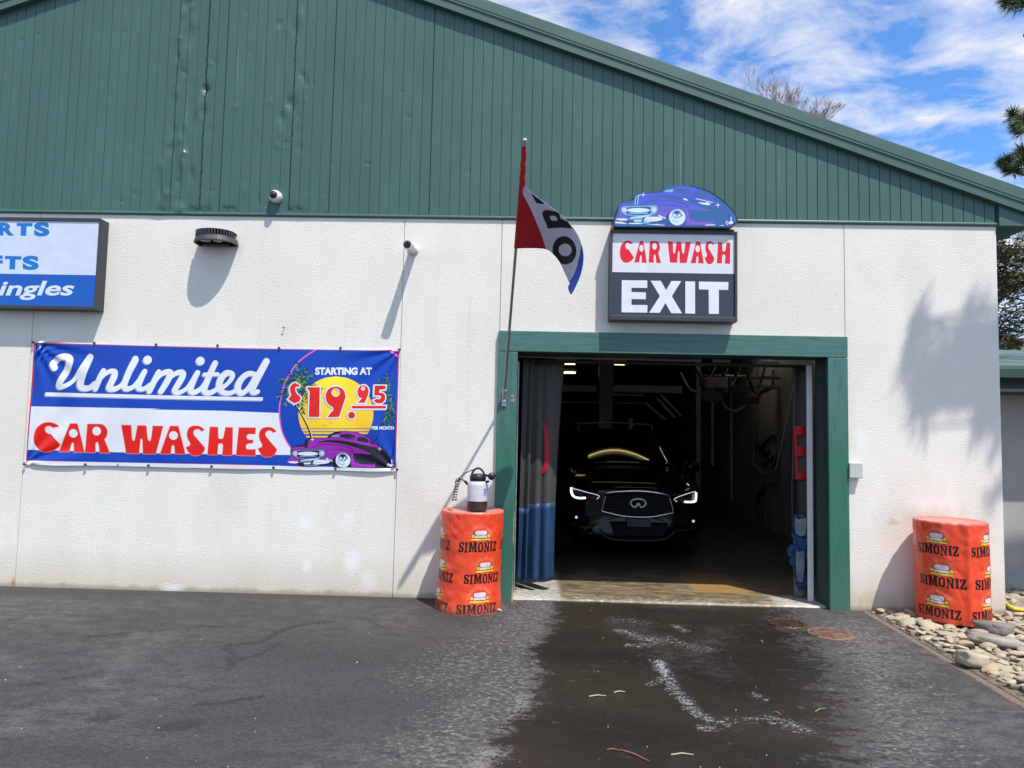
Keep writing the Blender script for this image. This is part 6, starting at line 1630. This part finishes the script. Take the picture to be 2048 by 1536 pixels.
# ================================================================== THE CAR
def suv():
    YF = 2.25
    def z7(x, y): return (1080+x/4.042, 820+y/4.042)
    XC = at(1268, 985, YF+0.1)[0]
    G0 = 0.016
    car = thing('black_suv', 'shiny black SUV with lit headlights driving out of the dark wash bay', 'car', (XC, YF, G0))
    st = [  # y, z_bottom, w_low, w_mid, z_mid, z_belt, w_top, z_top
        (0.00, .28, .66, .74, .52, .70, .66, .86), (0.07, .24, .80, .88, .56, .78, .76, .95), (0.28, .22, .92, .955, .60, .86, .80, 1.02), (0.75, .22, .95, .975, .64, .94, .80, 1.085),
        (1.20, .22, .95, .98, .66, .99, .80, 1.13), (1.36, .22, .95, .98, .68, 1.02, .78, 1.17), (1.75, .22, .95, .98, .68, 1.03, .70, 1.44), (2.12, .22, .95, .98, .68, 1.04, .66, 1.615),
        (2.5, .22, .95, .98, .68, 1.05, .64, 1.68), (3.3, .22, .95, .98, .68, 1.05, .63, 1.70), (4.2, .22, .95, .98, .68, 1.04, .60, 1.66), (4.75, .24, .94, .97, .68, 1.02, .58, 1.54), (5.0, .28, .88, .92, .62, .96, .58, 1.15), (5.07, .32, .80, .84, .6, .86, .6, .95)]
    def sec(y, zb, wl, wm, zm, zt_, wt, zz):
        half = [(0, zb), (wl*.6, zb), (wl*.96, zb+.02), (wl, zb+.12), (wm, zm), (wm*.985, zt_), (wt+(wm-wt)*.35, zt_+(zz-zt_)*.55), (wt, zz-.045*min(1, (zz-zt_)*4)), (wt*.75, zz), (wt*.38, zz+.018), (0, zz+.024)]
        full = half+[(-x, z) for x, z in half[-2:0:-1]]
        out = []
        for x, z in full:
            bow = 0.14*(1-min(1, abs(x)/.8)**2)*max(0, 1-y/0.35)
            out.append((XC+x, YF+y-bow+0.05*max(0, z-.6)*max(0, 1-y/.3), G0+z))
        return out
    S = [sec(*q) for q in st]; n = len(S[0]); b = MB(); b.sm = True
    b.add([p for s_ in S for p in s_], [[i*n+j, i*n+(j+1) % n, (i+1)*n+(j+1) % n, (i+1)*n+j] for i in range(len(S)-1) for j in range(n)])
    b.f.append(list(range(n))[::-1]); b.mi.append(0); b.smooth.append(True); b.f.append([(len(S)-1)*n+j for j in range(n)]); b.mi.append(0); b.smooth.append(True)
    body = subsurf(b.build('body', 'paint', car), 2)
    def nose(px, py, out=0.03):
        """photo point on the front of the car -> bowed front surface"""
        q = at(px, py, YF); x = (q[0]-XC); y = YF
        for _ in range(3):
            ex = abs(x); y = YF-0.14*(1-min(1, ex/.8)**2)+(0.0 if ex < .70 else (ex-.70)**2*3.2)-out
            q = at(px, py, y); x = q[0]-XC
        return Vector(q)
    z = lambda x, y, o=0.03: nose(*z7(x, y), o)
    def plate(name, pts, mt, parent=car, o=0.03, th=0.01):
        P = [z(*p, o) for p in pts]; n_ = len(P); c_ = sum(P, Vector())/n_
        b = MB(); d = Vector((0, th, 0)); b.add([p for p in P]+[p+d for p in P]+[c_], [[2*n_, i, (i+1) % n_] for i in range(n_)]+[[i, i+n_, (i+1) % n_+n_, (i+1) % n_] for i in range(n_)])
        return b.build(name, mt, parent)
    def line(name, pts, mt, r, parent=car, o=0.035, nn=5):
        b = MB(); b.tube(cr3([z(*p, o) for p in pts], nn), r, 8); return b.build(name, mt, parent)
    # windscreen
    def patch(c00, c10, c11, c01, bulge, name, mt, nx=14, ny=10):
        G_ = []
        for i in range(ny+1):
            t = i/ny; row = []
            for j in range(nx+1):
                u = j/nx; p = (Vector(c00)*(1-u)+Vector(c10)*u)*(1-t)+(Vector(c01)*(1-u)+Vector(c11)*u)*t
                k = 4*u*(1-u); row.append(p+Vector((0, -bulge*k, 0.25*bulge*k)))
            G_.append(row)
        b = MB(); b.grid(G_); o = b.build(name, mt, car); o.modifiers.new('t', 'SOLIDIFY').thickness = 0.006; return o
    patch((XC-.76, YF+1.34, G0+1.16), (XC+.76, YF+1.34, G0+1.16), (XC+.60, YF+2.12, G0+1.64), (XC-.60, YF+2.12, G0+1.64), 0.10, 'windscreen', 'glass')
    for s_ in (-1, 1):
        b = MB(); pts = [(1.62, 1.08), (2.16, 1.55), (2.9, 1.61), (4.2, 1.56), (4.55, 1.12)]
        o3 = [(XC+s_*(0.99-0.50*max(0, z_-1.06)), YF+y_, G0+z_) for y_, z_ in pts]; b.add(o3, [list(range(5))]); q = b.build('side_window', 'glass', car); q.modifiers.new('t', 'SOLIDIFY').thickness = 0.01
        # mirrors
        b = MB(); b.lathe([(0.01, -.12), (.07, -.10), (.085, 0.0), (.075, .09), (.02, .12)], (XC+s_*1.06, YF+1.55, G0+1.14), 12, 'x'); m_ = b.build('mirror', 'paint', car)
        b = MB(); b.tube([(XC+s_*.93, YF+1.55, G0+1.08), (XC+s_*1.0, YF+1.55, G0+1.12)], 0.03, 8); b.build('bracket', 'paint', m_)
        # roof rail
        b = MB(); b.tube(cr3([(XC+s_*.58, YF+2.25, G0+1.66), (XC+s_*.60, YF+2.35, G0+1.74), (XC+s_*.60, YF+3.2, G0+1.775), (XC+s_*.58, YF+4.2, G0+1.74), (XC+s_*.57, YF+4.35, G0+1.66)], 5), 0.018, 8); b.build('roof_rail', 'rim', car)
        for yy in (0.98, 4.0):
            b = MB(); b.lathe([(0.25, -.12), (.345, -.115), (.37, -.08), (.37, .08), (.345, .115), (.25, .12)], (XC+s_*.84, YF+yy, G0+.37), 32, 'x'); w_ = b.build('wheel', 'tyre', car)
            b = MB(); b.lathe([(0.02, s_*.07), (.10, s_*.08), (.245, s_*.10), (.262, s_*.115), (.262, -s_*.10)], (XC+s_*.84, YF+yy, G0+.37), 24, 'x'); b.build('rim', 'rim', w_)
    b = MB(); b.tube([(XC-.58, YF+2.42, G0+1.765), (XC, YF+2.40, G0+1.79), (XC+.58, YF+2.42, G0+1.765)], 0.014, 8); b.build('roof_bar', 'rim', car)
    # headlamps
    for mir in (0, 1):
        if not mir:
            out = [(238,618),(262,618),(478,690),(462,722),(372,722),(282,718),(248,680)]; L = [(252,628),(254,668),(276,700),(320,712),(368,710)]; brow = [(268,634),(360,660),(474,692),(458,720)]; amb = [(380,690),(452,700),(444,718),(385,715)]
        else:
            out = [(1270,650),(1262,650),(1085,714),(1106,745),(1175,752),(1262,748),(1274,720)]; L = [(1262,668),(1260,715),(1252,738),(1215,744),(1172,742)]; brow = [(1258,658),(1180,680),(1090,716),(1106,742)]; amb = [(1115,722),(1170,710),(1160,738),(1120,740)]
        h = plate('headlamp', out, 'glassdark', car, 0.022)
        line('led_strip', L, 'led', 0.012, h, 0.042); line('chrome_brow_glow', brow, 'fog_brow_glow', 0.0045, h, 0.040); plate('amber_reflector', amb, 'amber', h, 0.035, 0.004)  # chrome brow is made to glow, painting in its bright reflection
    # grille with chrome frame and mesh
    gr_ = plate('grille', [(525,690),(575,665),(790,655),(1000,668),(1050,715),(1080,825),(1060,835),(930,862),(800,868),(660,858),(495,820)], 'void', car, 0.012)
    for i in range(12):
        yy = 695+i*12.5; line('grille_bar', [(530-i*2.5, yy), (790, yy+2), (1045+i*2.5, yy+4)], 'ceil', 0.0035, gr_, 0.022, 4)
    line('chrome_frame', [(500,818),(660,855),(800,866),(930,860),(1076,830)], 'chrome', 0.009, gr_, 0.035)
    line('chrome_frame', [(530,700),(512,760),(498,818)], 'chrome', 0.006, gr_, 0.035); line('chrome_frame', [(1048,712),(1065,770),(1078,830)], 'chrome', 0.006, gr_, 0.035)
    line('chrome_top', [(540,672),(600,662),(790,655),(940,668),(1040,688)], 'chrome', 0.013, gr_, 0.03)
    # badge: open oval with a peak running in from its lower edge
    b = MB(); path = [(793,752),(781,775),(768,786),(748,778),(734,758),(736,738),(756,725),(792,719),(830,725),(852,742),(853,762),(840,778),(820,787),(808,776),(797,752)]
    P = cr3([z(*p, 0.045) for p in path], 4); b.tube(P, [0.0105 if 3 < i < len(P)-4 else 0.014 for i in range(len(P))], 8); b.build('badge', MAT['badge'], gr_)
    # bumper: fog lamps with chrome lips, plate, lower intake
    for pts in ([(250,905),(275,930),(340,945),(430,948)], [(1100,970),(1140,972),(1215,965),(1275,938)]): line('chrome_lip', pts, 'rim', 0.007, car, 0.03)
    for (x, y) in ((293, 866), (1238, 898)):
        c_ = z(x, y, 0.03); b = MB(); b.lathe([(0.03, .02), (0.032, 0), (.022, -.012), (.002, -.016)], c_, 16, 'y'); f = b.build('fog_lamp', 'glassdark', car)
        b = MB(); b.lathe([(0.017, -.014), (.012, -.020), (.002, -.022)], c_, 12, 'y'); b.build('lens', 'fog_brow_glow', f)
    for pts in ([(270,850),(395,870),(395,930),(280,925)], [(1115,885),(1225,880),(1265,930),(1125,955)]): plate('fog_recess', pts, 'void', car, 0.005)
    pl = plate('number_plate_holder', [(703,878),(900,886),(898,948),(704,940)], MAT['plate_grey'], car, 0.035)
    for x in (750, 850):
        c_ = z(x, 897, 0.048); b = MB(); b.lathe([(0.008, .004), (.008, -.002), (.001, -.004)], c_, 10, 'y'); b.build('screw', 'chrome', pl)
    plate('lower_intake', [(560,900),(700,905),(900,910),(1040,915),(1000,1010),(780,1020),(600,1005)], 'void', car, 0.012)
    line('splitter', [(480,960),(560,1040),(780,1055),(1000,1045),(1090,985)], 'ceil', 0.012, car, 0.03)
    # wipers
    for x0, x1 in ((-.55, .05), (0.0, .62)):
        b = MB(); b.tube([(XC+x0, YF+1.33, G0+1.185), (XC+x1, YF+1.36, G0+1.205)], 0.008, 6); b.build('wiper', 'black', car)
MAT['badge'] = M('satin_silver_badge', (0.62, 0.62, 0.64), 0.35, 0.3, var=0.03)
MAT['plate_grey'] = M('dark_plate_holder', (0.012, 0.012, 0.014), 0.5)
suv()
# transverse tube over the bonnet whose reflection arcs across the windscreen
def ceiling_tube(label, p, q, r, mt):
    p, q = Vector(p), Vector(q); R = thing('tube_light', label, 'ceiling light', (p+q)/2, 'lit tubes in the wash bay')
    d = (q-p).normalized(); e = Vector((0, 0, 0.06)); s_ = d.cross(Vector((0, 0, 1)))*0.06
    b = MB(); P = [p-d*.05, q+d*.05]; b.add([P[0]-s_+e*.5, P[1]-s_+e*.5, P[1]+s_+e*.5, P[0]+s_+e*.5, P[0]-s_+e*1.5, P[1]-s_+e*1.5, P[1]+s_+e*1.5, P[0]+s_+e*1.5], [(0, 3, 2, 1), (4, 5, 6, 7), (0, 1, 5, 4), (1, 2, 6, 5), (2, 3, 7, 6), (3, 0, 4, 7)]); b.build('fitting', 'white_dirty', R)
    b = MB(); b.tube([p, q], r, 10); b.build('tube', mt, R)
ceiling_tube('long tube light across the bay over the bonnet of the black SUV', (0.75, 4.6, 3.12), (2.35, 4.6, 3.12), 0.009, 'tube')
ceiling_tube('added unseen fill tube across the bay nearest the doorway', (1.0, 1.9, 3.14), (2.4, 1.9, 3.14), 0.014, 'tube_fill')  # added behind the header, unseen, to brighten the bay interior
ceiling_tube('added unseen fill tube running along the right wall of the bay', (3.6, 2.2, 3.14), (3.6, 3.8, 3.14), 0.018, 'tube_fill')  # unseen tube added as fill for the right wall
ceiling_tube('added unseen fill tube running along the right wall deeper in the bay', (3.6, 5.0, 3.14), (3.6, 6.4, 3.14), 0.018, 'tube_fill')  # second unseen fill tube, added to lift the deeper bay

# ================================================================== RIGHT SIDE: stones, annex, trees
def stones():
    rr = random.Random(21); base = []
    for k in range(9):
        bm = bmesh.new(); bmesh.ops.create_icosphere(bm, subdivisions=3, radius=1)
        o = Vector((k*5.1, k*2.3, 1))
        ang = [Vector((rr.uniform(-1, 1), rr.uniform(-1, 1), rr.uniform(-1, 1))).normalized() for _ in range(7)]
        for v in bm.verts:
            d = v.co.normalized(); r = 1+0.22*mnoise.noise(d*1.1+o)+0.09*mnoise.noise(d*2.6+o)
            for a in ang:                              # a few worn flats
                h = d.dot(a)*r
                if h > 0.62: r *= 0.62/h*0.75+0.25
            v.co = d*r
        me = bpy.data.meshes.new('river_rock'); bm.to_mesh(me); bm.free(); me.materials.append(MAT['rock'])
        me.polygons.foreach_set('use_smooth', [True]*len(me.polygons)); base.append(me)
    pos = []
    def edge_x(y): return 3.23-0.03*max(0, -y)-0.012*max(0, -y-1)
    tries = 0
    while len(pos) < 620 and tries < 40000:
        tries += 1
        y = rr.uniform(-3.3, 1.3); x = rr.uniform(3.2, 6.0)
        if y > -0.02 and x < 4.62: continue
        a = rr.choice([.026, .032, .036, .042, .05, .062])*rr.uniform(.8, 1.3)
        if x-a*1.0 < edge_x(y) or (y > -.10-a*.3 and x < 4.58): continue
        if math.hypot(x-RD[0], y-RD[1]) < 0.31+a*0.5: continue
        px, py = proj((x, y, 0.03))
        if px > 2110 or py > 1600: continue
        if any((x-q[0])**2+(y-q[1])**2 < ((a+q[2])*0.66)**2 for q in pos): continue
        pos.append((x, y, a, (-py), px, py))
    vis = sorted(pos, key=lambda q: (0 if (q[4] < 2060 and q[5] < 1545) else 1, -q[2]/(q[1]+7.5)))
    ind, rest = vis[:285], vis[285:]
    lab = 'rounded tan river rock in the stone bed between the asphalt and the building corner'
    for i, q in enumerate(ind):
        o = bpy.data.objects.new('river_rock', base[i % 9]); C.objects.link(o)
        h = rr.uniform(.34, .55)
        o.location = (q[0], q[1], 0.006+q[2]*h*0.45+(0.02 if rr.random() < .3 else 0)); o.scale = (q[2]*rr.uniform(1.05, 1.5), q[2]*rr.uniform(.75, 1.0), q[2]*h)
        o.rotation_euler = (rr.uniform(-.3, .3), rr.uniform(-.3, .3), rr.uniform(0, 6.28))
        tag(o, lab, 'stone', 'river rocks in the stone bed')
    # pebbles and smaller stones between them
    b = MB(); small = []
    for _ in range(2600):
        y = rr.uniform(-3.3, 1.3); x = rr.uniform(3.17, 6.0)
        if (y > -0.02 and x < 4.62) or x < edge_x(y)-.02: continue
        small.append((x, y, rr.uniform(.012, .03)))
    small += [(q[0], q[1], q[2]) for q in rest]
    for (x, y, a) in small:
        bm = bmesh.new(); bmesh.ops.create_icosphere(bm, subdivisions=1, radius=1)
        e = Vector((rr.uniform(1, 1.5), rr.uniform(.7, 1), rr.uniform(.4, .7)))*a; rz = Matrix.Rotation(rr.uniform(0, 6.28), 3, 'Z')
        for v in bm.verts: v.co = rz @ Vector((v.co.x*e.x*rr.uniform(.85, 1.1), v.co.y*e.y, v.co.z*e.z)) + Vector((x, y, 0.004+e.z*0.4))
        b.sm = True; b.bm(bm)
    tag(b.build('pebbles', M('small_pebbles', (0.27, 0.235, 0.185), 0.85, var=0.5, vscale=16)), 'small pebbles filling the gaps of the stone bed', 'pebbles', kind='stuff')
    def slab(label, px, py, w_, d_, h_, rot, mt='rock_grey', sd=1):
        P = gr(px, py, 0.06); r2 = random.Random(sd); b = MB(); bm = bmesh.new(); bmesh.ops.create_cube(bm, size=2); bmesh.ops.subdivide_edges(bm, edges=bm.edges[:], cuts=3, use_grid_fill=True)
        for v in bm.verts:
            d = v.co.normalized(); k = 1+0.25*mnoise.noise(v.co*1.2+Vector((sd, 0, 0))); c_ = v.co*0.72+d*0.4; v.co = Vector((c_.x*w_*k, c_.y*d_*k, c_.z*h_*(1+0.3*mnoise.noise(v.co*0.9))))
        R3 = Matrix.Rotation(rot, 3, 'Z') @ Matrix.Rotation(0.12, 3, 'Y')
        for v in bm.verts: v.co = R3 @ v.co + Vector(P)
        b.sm = True; b.bm(bm); tag(b.build('stone_slab', mt, None, P), label, 'stone')
    slab('large dark grey angular stone right beside the seamed drum', 1988, 1256, .135, .09, .045, .5, sd=3)
    slab('long flat grey slab lying below the dark grey stone', 1990, 1280, .18, .08, .028, -.15, M('pale_slab', (0.30, 0.265, 0.225), 0.8, var=.3, vscale=9), 5)
    slab('big smooth egg-shaped cream stone in the middle of the stone bed', 1946, 1318, .085, .062, .045, .2, M('cream_stone', (0.40, 0.36, 0.26), 0.75, var=.2, vscale=8), 2)
stones()
def tuft():
    P = gr(1866, 1248); b = MB(); rr = random.Random(6)
    for _ in range(40):
        a = rr.uniform(0, 6.28); l = rr.uniform(.05, .11); sp = rr.uniform(.2, .9); q = Vector((P[0]+rr.uniform(-.03, .03), P[1]+rr.uniform(-.02, .02), 0.02)); d = Vector((math.cos(a)*sp, math.sin(a)*sp, 1)).normalized(); s_ = Vector((-math.sin(a), math.cos(a), 0))*.003
        b.add([q-s_, q+s_, q+d*l*.6+s_*.7, q+d*l*.6-s_*.7, q+d*l+Vector((math.cos(a), math.sin(a), -.3))*.02], [(0, 1, 2, 3), (3, 2, 4)])
    tag(b.build('grass_tuft', 'grass', None, P), 'small tuft of green grass at the foot of the seamed drum', 'grass tuft')
tuft()
b = MB(); b.tube(cr3([gr(2012, 1206, .03), gr(2022, 1216, .05), gr(2034, 1219, .05), gr(2050, 1222, .04), gr(2090, 1232, .04)], 6), 0.018, 10)
tag(b.build('garden_hose', 'yellowhose', None, gr(2034, 1219, 0.0)), 'bright yellow hose on the ground behind the corner of the building', 'hose')

def annex():
    yw = 1.05; ye = 0.55
    ztop = at(2020, 731, ye)[2]; zf = at(2020, 752, ye)[2]; zs = at(2020, 786, yw)[2]
    R = thing('annex_building', 'low grey annex with dark green eave set back behind the corner', 'building', (7.0, yw, 0.0))
    b = MB(); b.box(XR+0.002, 11.0, yw, 6.0, -0.05, ztop-0.032); b.build('wall', 'annex', R)
    b = MB(); b.add([(XR+0.002, ye, ztop), (11.0, ye, ztop), (11.0, 6.2, ztop+0.9), (XR+0.002, 6.2, ztop+0.9), (XR+0.002, ye, ztop-0.03), (11.0, ye, ztop-0.03), (11.0, 6.2, ztop+0.87), (XR+0.002, 6.2, ztop+0.87)], [(0, 1, 2, 3), (7, 6, 5, 4), (0, 4, 5, 1), (1, 5, 6, 2), (2, 6, 7, 3), (3, 7, 4, 0)])
    b.build('roof', 'roofing', R)
    b = MB(); b.bbox(XR+0.003, 11.0, ye-0.02, ye+0.02, zf-0.02, ztop-0.032, 0.004); b.build('fascia', M('dark_green_fascia', (0.030, 0.062, 0.052), 0.55), R)
    b = MB(); b.box(XR+0.003, 11.0, ye+0.021, yw-0.001, zs-0.02, zs+0.01); b.build('soffit', 'soffit', R)
annex()

def needle_ball(b, c, r, n, rr, axis=None):
    """a brush of pine needles"""
    ax_ = axis or Vector((rr.uniform(-1, 1), rr.uniform(-1, 1), rr.uniform(-.2, 1))).normalized()
    for _ in range(n):
        d = Vector((rr.gauss(0, 1), rr.gauss(0, 1), rr.gauss(0, 1))).normalized()+ax_*0.55; d.normalize()
        l = r*rr.uniform(.75, 1.15); s_ = d.cross(Vector((rr.uniform(-1, 1), rr.uniform(-1, 1), rr.uniform(-1, 1)))).normalized()*0.0035
        o = c-ax_*r*0.35*rr.random(); e = o+d*l-Vector((0, 0, l*l*0.5))
        m = o+d*l*.5
        b.add([o-s_*.6, o+s_*.6, m+s_, m-s_, e], [(0, 1, 2, 3), (3, 2, 4)])

def pine():
    rr = random.Random(31); T = Vector((8.9, -1.9, 0))
    R = thing('pine_tree', 'long-needled pine whose branch tips show at the upper right edge and shade the wall', 'tree', T)
    top = 17.0
    b = MB(); tr_ = [T+Vector((0.10*math.sin(z*.6), 0.08*math.cos(z*.5), z)) for z in np.linspace(-0.1, top, 16)]; b.tube(tr_, list(np.linspace(.22, .03, 16)), 12)
    b2 = MB(); nb = MB(); nb2 = MB()
    def branch(tips, zt):
        root = T+Vector((0, 0, zt)); ce = sum(tips, Vector())/len(tips); mid = root+(ce-root)*0.62+Vector((0, 0, 0.25))
        b.tube(cr3([root, root+(mid-root)*.5+Vector((0, 0, .15)), mid], 5), list(np.linspace(.055, .03, 11)), 7)
        for t in tips: b.tube(cr3([mid, mid+(t-mid)*.55+Vector((rr.uniform(-.1, .1), rr.uniform(-.1, .1), -.05)), t], 4), list(np.linspace(.018, .006, 9)), 5, False)
    # branch sprays between the sun and the wall
    z6 = lambda x, y: (1700+x/3.072, 400+y/3.072)
    blobs = [([(440,610),(478,640),(470,740),(500,850),(600,900),(650,960),(600,1080),(580,1190),(520,1240),(470,1330),(400,1310),(370,1180),(285,1080),(255,960),(310,830),(380,880),(392,690)], 2.7, 40, 7.0),
             ([(750,570),(800,630),(870,580),(880,700),(880,900),(900,1000),(850,1140),(700,1210),(620,1150),(640,1000),(670,850),(690,700)], 3.0, 36, 7.4), ([(790,1210),(900,1160),(930,1300),(915,1490),(800,1480),(770,1350)], 2.8, 13, 6.6), ([(930,620),(1300,620),(1300,1600),(960,1600)], 3.0, 22, 7.2), ([(640,1180),(930,1100),(940,1850),(850,1850),(760,1500)], 2.6, 16, 6.6), ([(330,1000),(560,1150),(500,1480),(420,1450)], 2.6, 10, 6.8)]
    S = Vector((0.74, -1, 2.45))
    for poly, t, n, zt in blobs:
        xs = [p[0] for p in poly]; ys = [p[1] for p in poly]; tips = []
        while len(tips) < n:
            x, y = rr.uniform(min(xs), max(xs)), rr.uniform(min(ys), max(ys))
            if not inside(np.array([float(x)]), np.array([float(y)]), poly)[0]: continue
            P = Vector(at(*z6(x, y))); tips.append(P+S*(t+rr.uniform(-.9, .35)))
        for k in range(0, n, 8): branch(tips[k:k+8], zt+rr.uniform(-.3, .3))
        for p in tips: needle_ball(nb, p, rr.uniform(.10, .18), 34, rr)
    p = [Vector(at(*z6(520, 490)))+S*2.7, Vector(at(*z6(440, 620)))+S*2.7]; b.tube(p, [.006, .014], 6)
    # tips that show against the sky
    for (px, py, r_, y) in ((2010, 4, .11, .7), (2022, 6, .13, .8), (2034, 2, .13, .9), (2046, 8, .13, .7), (2026, -10, .14, .9), (2024, 228, .11, .5), (2036, 236, .14, .6), (2046, 240, .13, .4), (2040, 262, .11, .6), (2030, 254, .09, .5), (2004, 326, .11, .7), (2016, 320, .10, .6), (2040, 310, .14, .7), (2048, 322, .14, .5), (2024, 340, .11, .7), (2034, 336, .11, .6), (2046, 300, .12, .7), (2012, 338, .08, .7)):
        q = Vector(at(px, py, y)); needle_ball(nb2, q, r_*1.15, 130, rr, Vector((-.6, -.3, .35)).normalized())
    for pts in ([(2046, 12), (2075, 20), (2140, 60)], [(2030, 246), (2050, 256), (2090, 280), (2160, 330)], [(2008, 330), (2024, 338), (2044, 346), (2075, 352), (2160, 372)]):
        L = [Vector(at(*q, .65)) for q in pts]; zt = L[-1].z; b.tube(cr3(L+[T+Vector((0, 0, zt+.4))], 5), list(np.linspace(.010, .05, 5*len(L)+1)), 7)
    # rest of the crown, out of frame
    for k in range(22):
        z = rr.uniform(9.5, 16.6); a = rr.uniform(-1.4, 2.2); l = (17.4-z)*.35*rr.uniform(.6, 1)+.3; tips = []
        for _ in range(9): tips.append(T+Vector((math.cos(a)*l+rr.uniform(-.5, .5), math.sin(a)*l+rr.uniform(-.5, .5), z+rr.uniform(-.3, .4))))
        tips = [q for q in tips if q.x > 8.0]
        if not tips: continue
        branch(tips, z-.3)
        for q in tips: needle_ball(nb, q, .2, 40, rr)
    b.build('trunk', 'bark', R); nb.build('crown', 'needle', R); nb2.build('branch_tips', M('needles_painted_sunlit', (0.085, 0.115, 0.045), 0.6, var=0.6, vscale=5), R)  # branch tips use a lighter needle copy with sunlight in its colour
pine()

def leaf_tree(name, label, px, py0, py1, y, wpx, n, mt, seed, tp, lsz=0.16, group=None, gap=0.42):
    rr = random.Random(seed); top, bot = Vector(at(px, py0, y)), Vector(at(px, py1, y)); base = Vector((top.x, y, 0))
    hw = wpx/F*(y-CAM.y)/2
    R = thing(name, label, 'tree', base, group)
    b = MB(); b.tube([base+Vector((0, 0, z*top.z)) for z in (0, .3, .6, .85, 1)], [.22, .18, .12, .06, .02], 9)
    f = MB(); k = 0
    zb = max(0.4, bot.z)
    limbs = []
    for i in range(60):
        t = rr.random(); z = zb+(top.z-zb)*t; r = hw*(math.sin(PI*min(1, .18+.82*(1-t)))**.7); a = rr.uniform(0, 6.28)
        e = Vector((base.x+math.cos(a)*r, y+math.sin(a)*r, z+rr.uniform(-.1, .5))); s_ = Vector((base.x, y, z-.3)); b.tube([s_, (s_+e)/2+Vector((0, 0, .1)), e], [.022, .014, .006], 5, False); limbs.append((s_, e))
    while k < n:
        s_, e = rr.choice(limbs); t = rr.uniform(.25, 1.05); c = s_+(e-s_)*t+Vector((rr.gauss(0, .22), rr.gauss(0, .22), rr.gauss(0, .14)))
        if mnoise.noise(c*1.1+Vector((seed, 0, 0))) < gap-0.5: continue
        for _ in range(7):
            p = c+Vector((rr.gauss(0, .10), rr.gauss(0, .10), rr.gauss(0, .07))); u = Vector((rr.uniform(-1, 1), rr.uniform(-1, 1), rr.uniform(-.6, .6))).normalized(); v = u.cross(Vector((rr.uniform(-1, 1), rr.uniform(-1, 1), rr.uniform(-1, 1)))).normalized(); l = lsz*rr.uniform(.6, 1.2)
            f.add([p-u*l*.5, p+v*l*.16, p+u*l*.5, p-v*l*.16], [(0, 1, 2, 3)]); k += 1
    b.build('trunk', 'bark', R); f.build('crown', mt, R)
leaf_tree('evergreen_tree', 'dark brownish evergreen with sky gaps showing over the annex roof', 2060, 490, 830, 11.0, 330, 12000, 'needle_dk', 5, 0, 0.20, gap=0.44)
leaf_tree('evergreen_tree', 'lower olive evergreen half hidden by the building corner above the annex', 1990, 570, 850, 13.0, 220, 7000, M('olive_leaf', (0.12, 0.118, 0.058), 0.7, var=.5, vscale=2), 8, 0, 0.15, gap=0.48)

def bare_tree(label, tip_px, y, wpx, seed, mt, base_px=None, levels=6, hpx=None, spread=0.5, r0=.2):
    rr = random.Random(seed); top = Vector(at(tip_px[0], tip_px[1], y)); base = Vector((at(base_px or tip_px[0], 900, y)[0], y, 0))
    R = thing('bare_tree', label, 'tree', base)
    b = MB(); hw = wpx/F*(y-CAM.y)/2; fork = top.z*0.62
    b.tube([base, base+(top-base)*0.3, Vector((top.x, y, fork))], [r0, r0*.8, r0*.6], 8)
    tw = MB()
    def grow_(p, d, l, r, lv):
        e = p+d*l; m = (p+e)/2+Vector((rr.uniform(-.05, .05), rr.uniform(-.05, .05), rr.uniform(0, .05)))*l
        (b if lv < 3 else tw).tube([p, m, e], [r, r*.85, r*.7], 5 if lv > 2 else 7, False)
        if lv >= levels:
            return
        for k in range(3 if lv < levels-1 else 4):
            a = Vector((rr.uniform(-1, 1), rr.uniform(-1, 1), rr.uniform(-.35, .55)))
            nd_ = (d*(1.15)+a*spread*1.5+Vector((0, 0, .18))).normalized(); grow_(p+(e-p)*rr.uniform(.55, 1), nd_, l*rr.uniform(.55, .78), max(.006, r*.6), lv+1)
    H_ = top.z-fork
    for k in range(5):
        a = k*2*PI/5+rr.uniform(-.3, .3); grow_(Vector((top.x, y, fork)), Vector((math.cos(a)*.55*hw/H_*1.6, math.sin(a)*.4, 1)).normalized(), H_*.40, r0*.35, 1)
    b.build('trunk', mt, R); tw.build('twigs', mt, R)
bare_tree('bare reddish-twigged tree top rising behind the roof slope', (1556, 196), 26.0, 108, 4, 'bark_red', None, 7, None, .5, .065)
bare_tree('bare grey-brown tree with long twigs behind the annex at the right edge', (2085, 415), 18.0, 220, 12, M('grey_twigs', (0.20, 0.155, 0.125), .85, var=.3), None, 5, None, .8, .10)
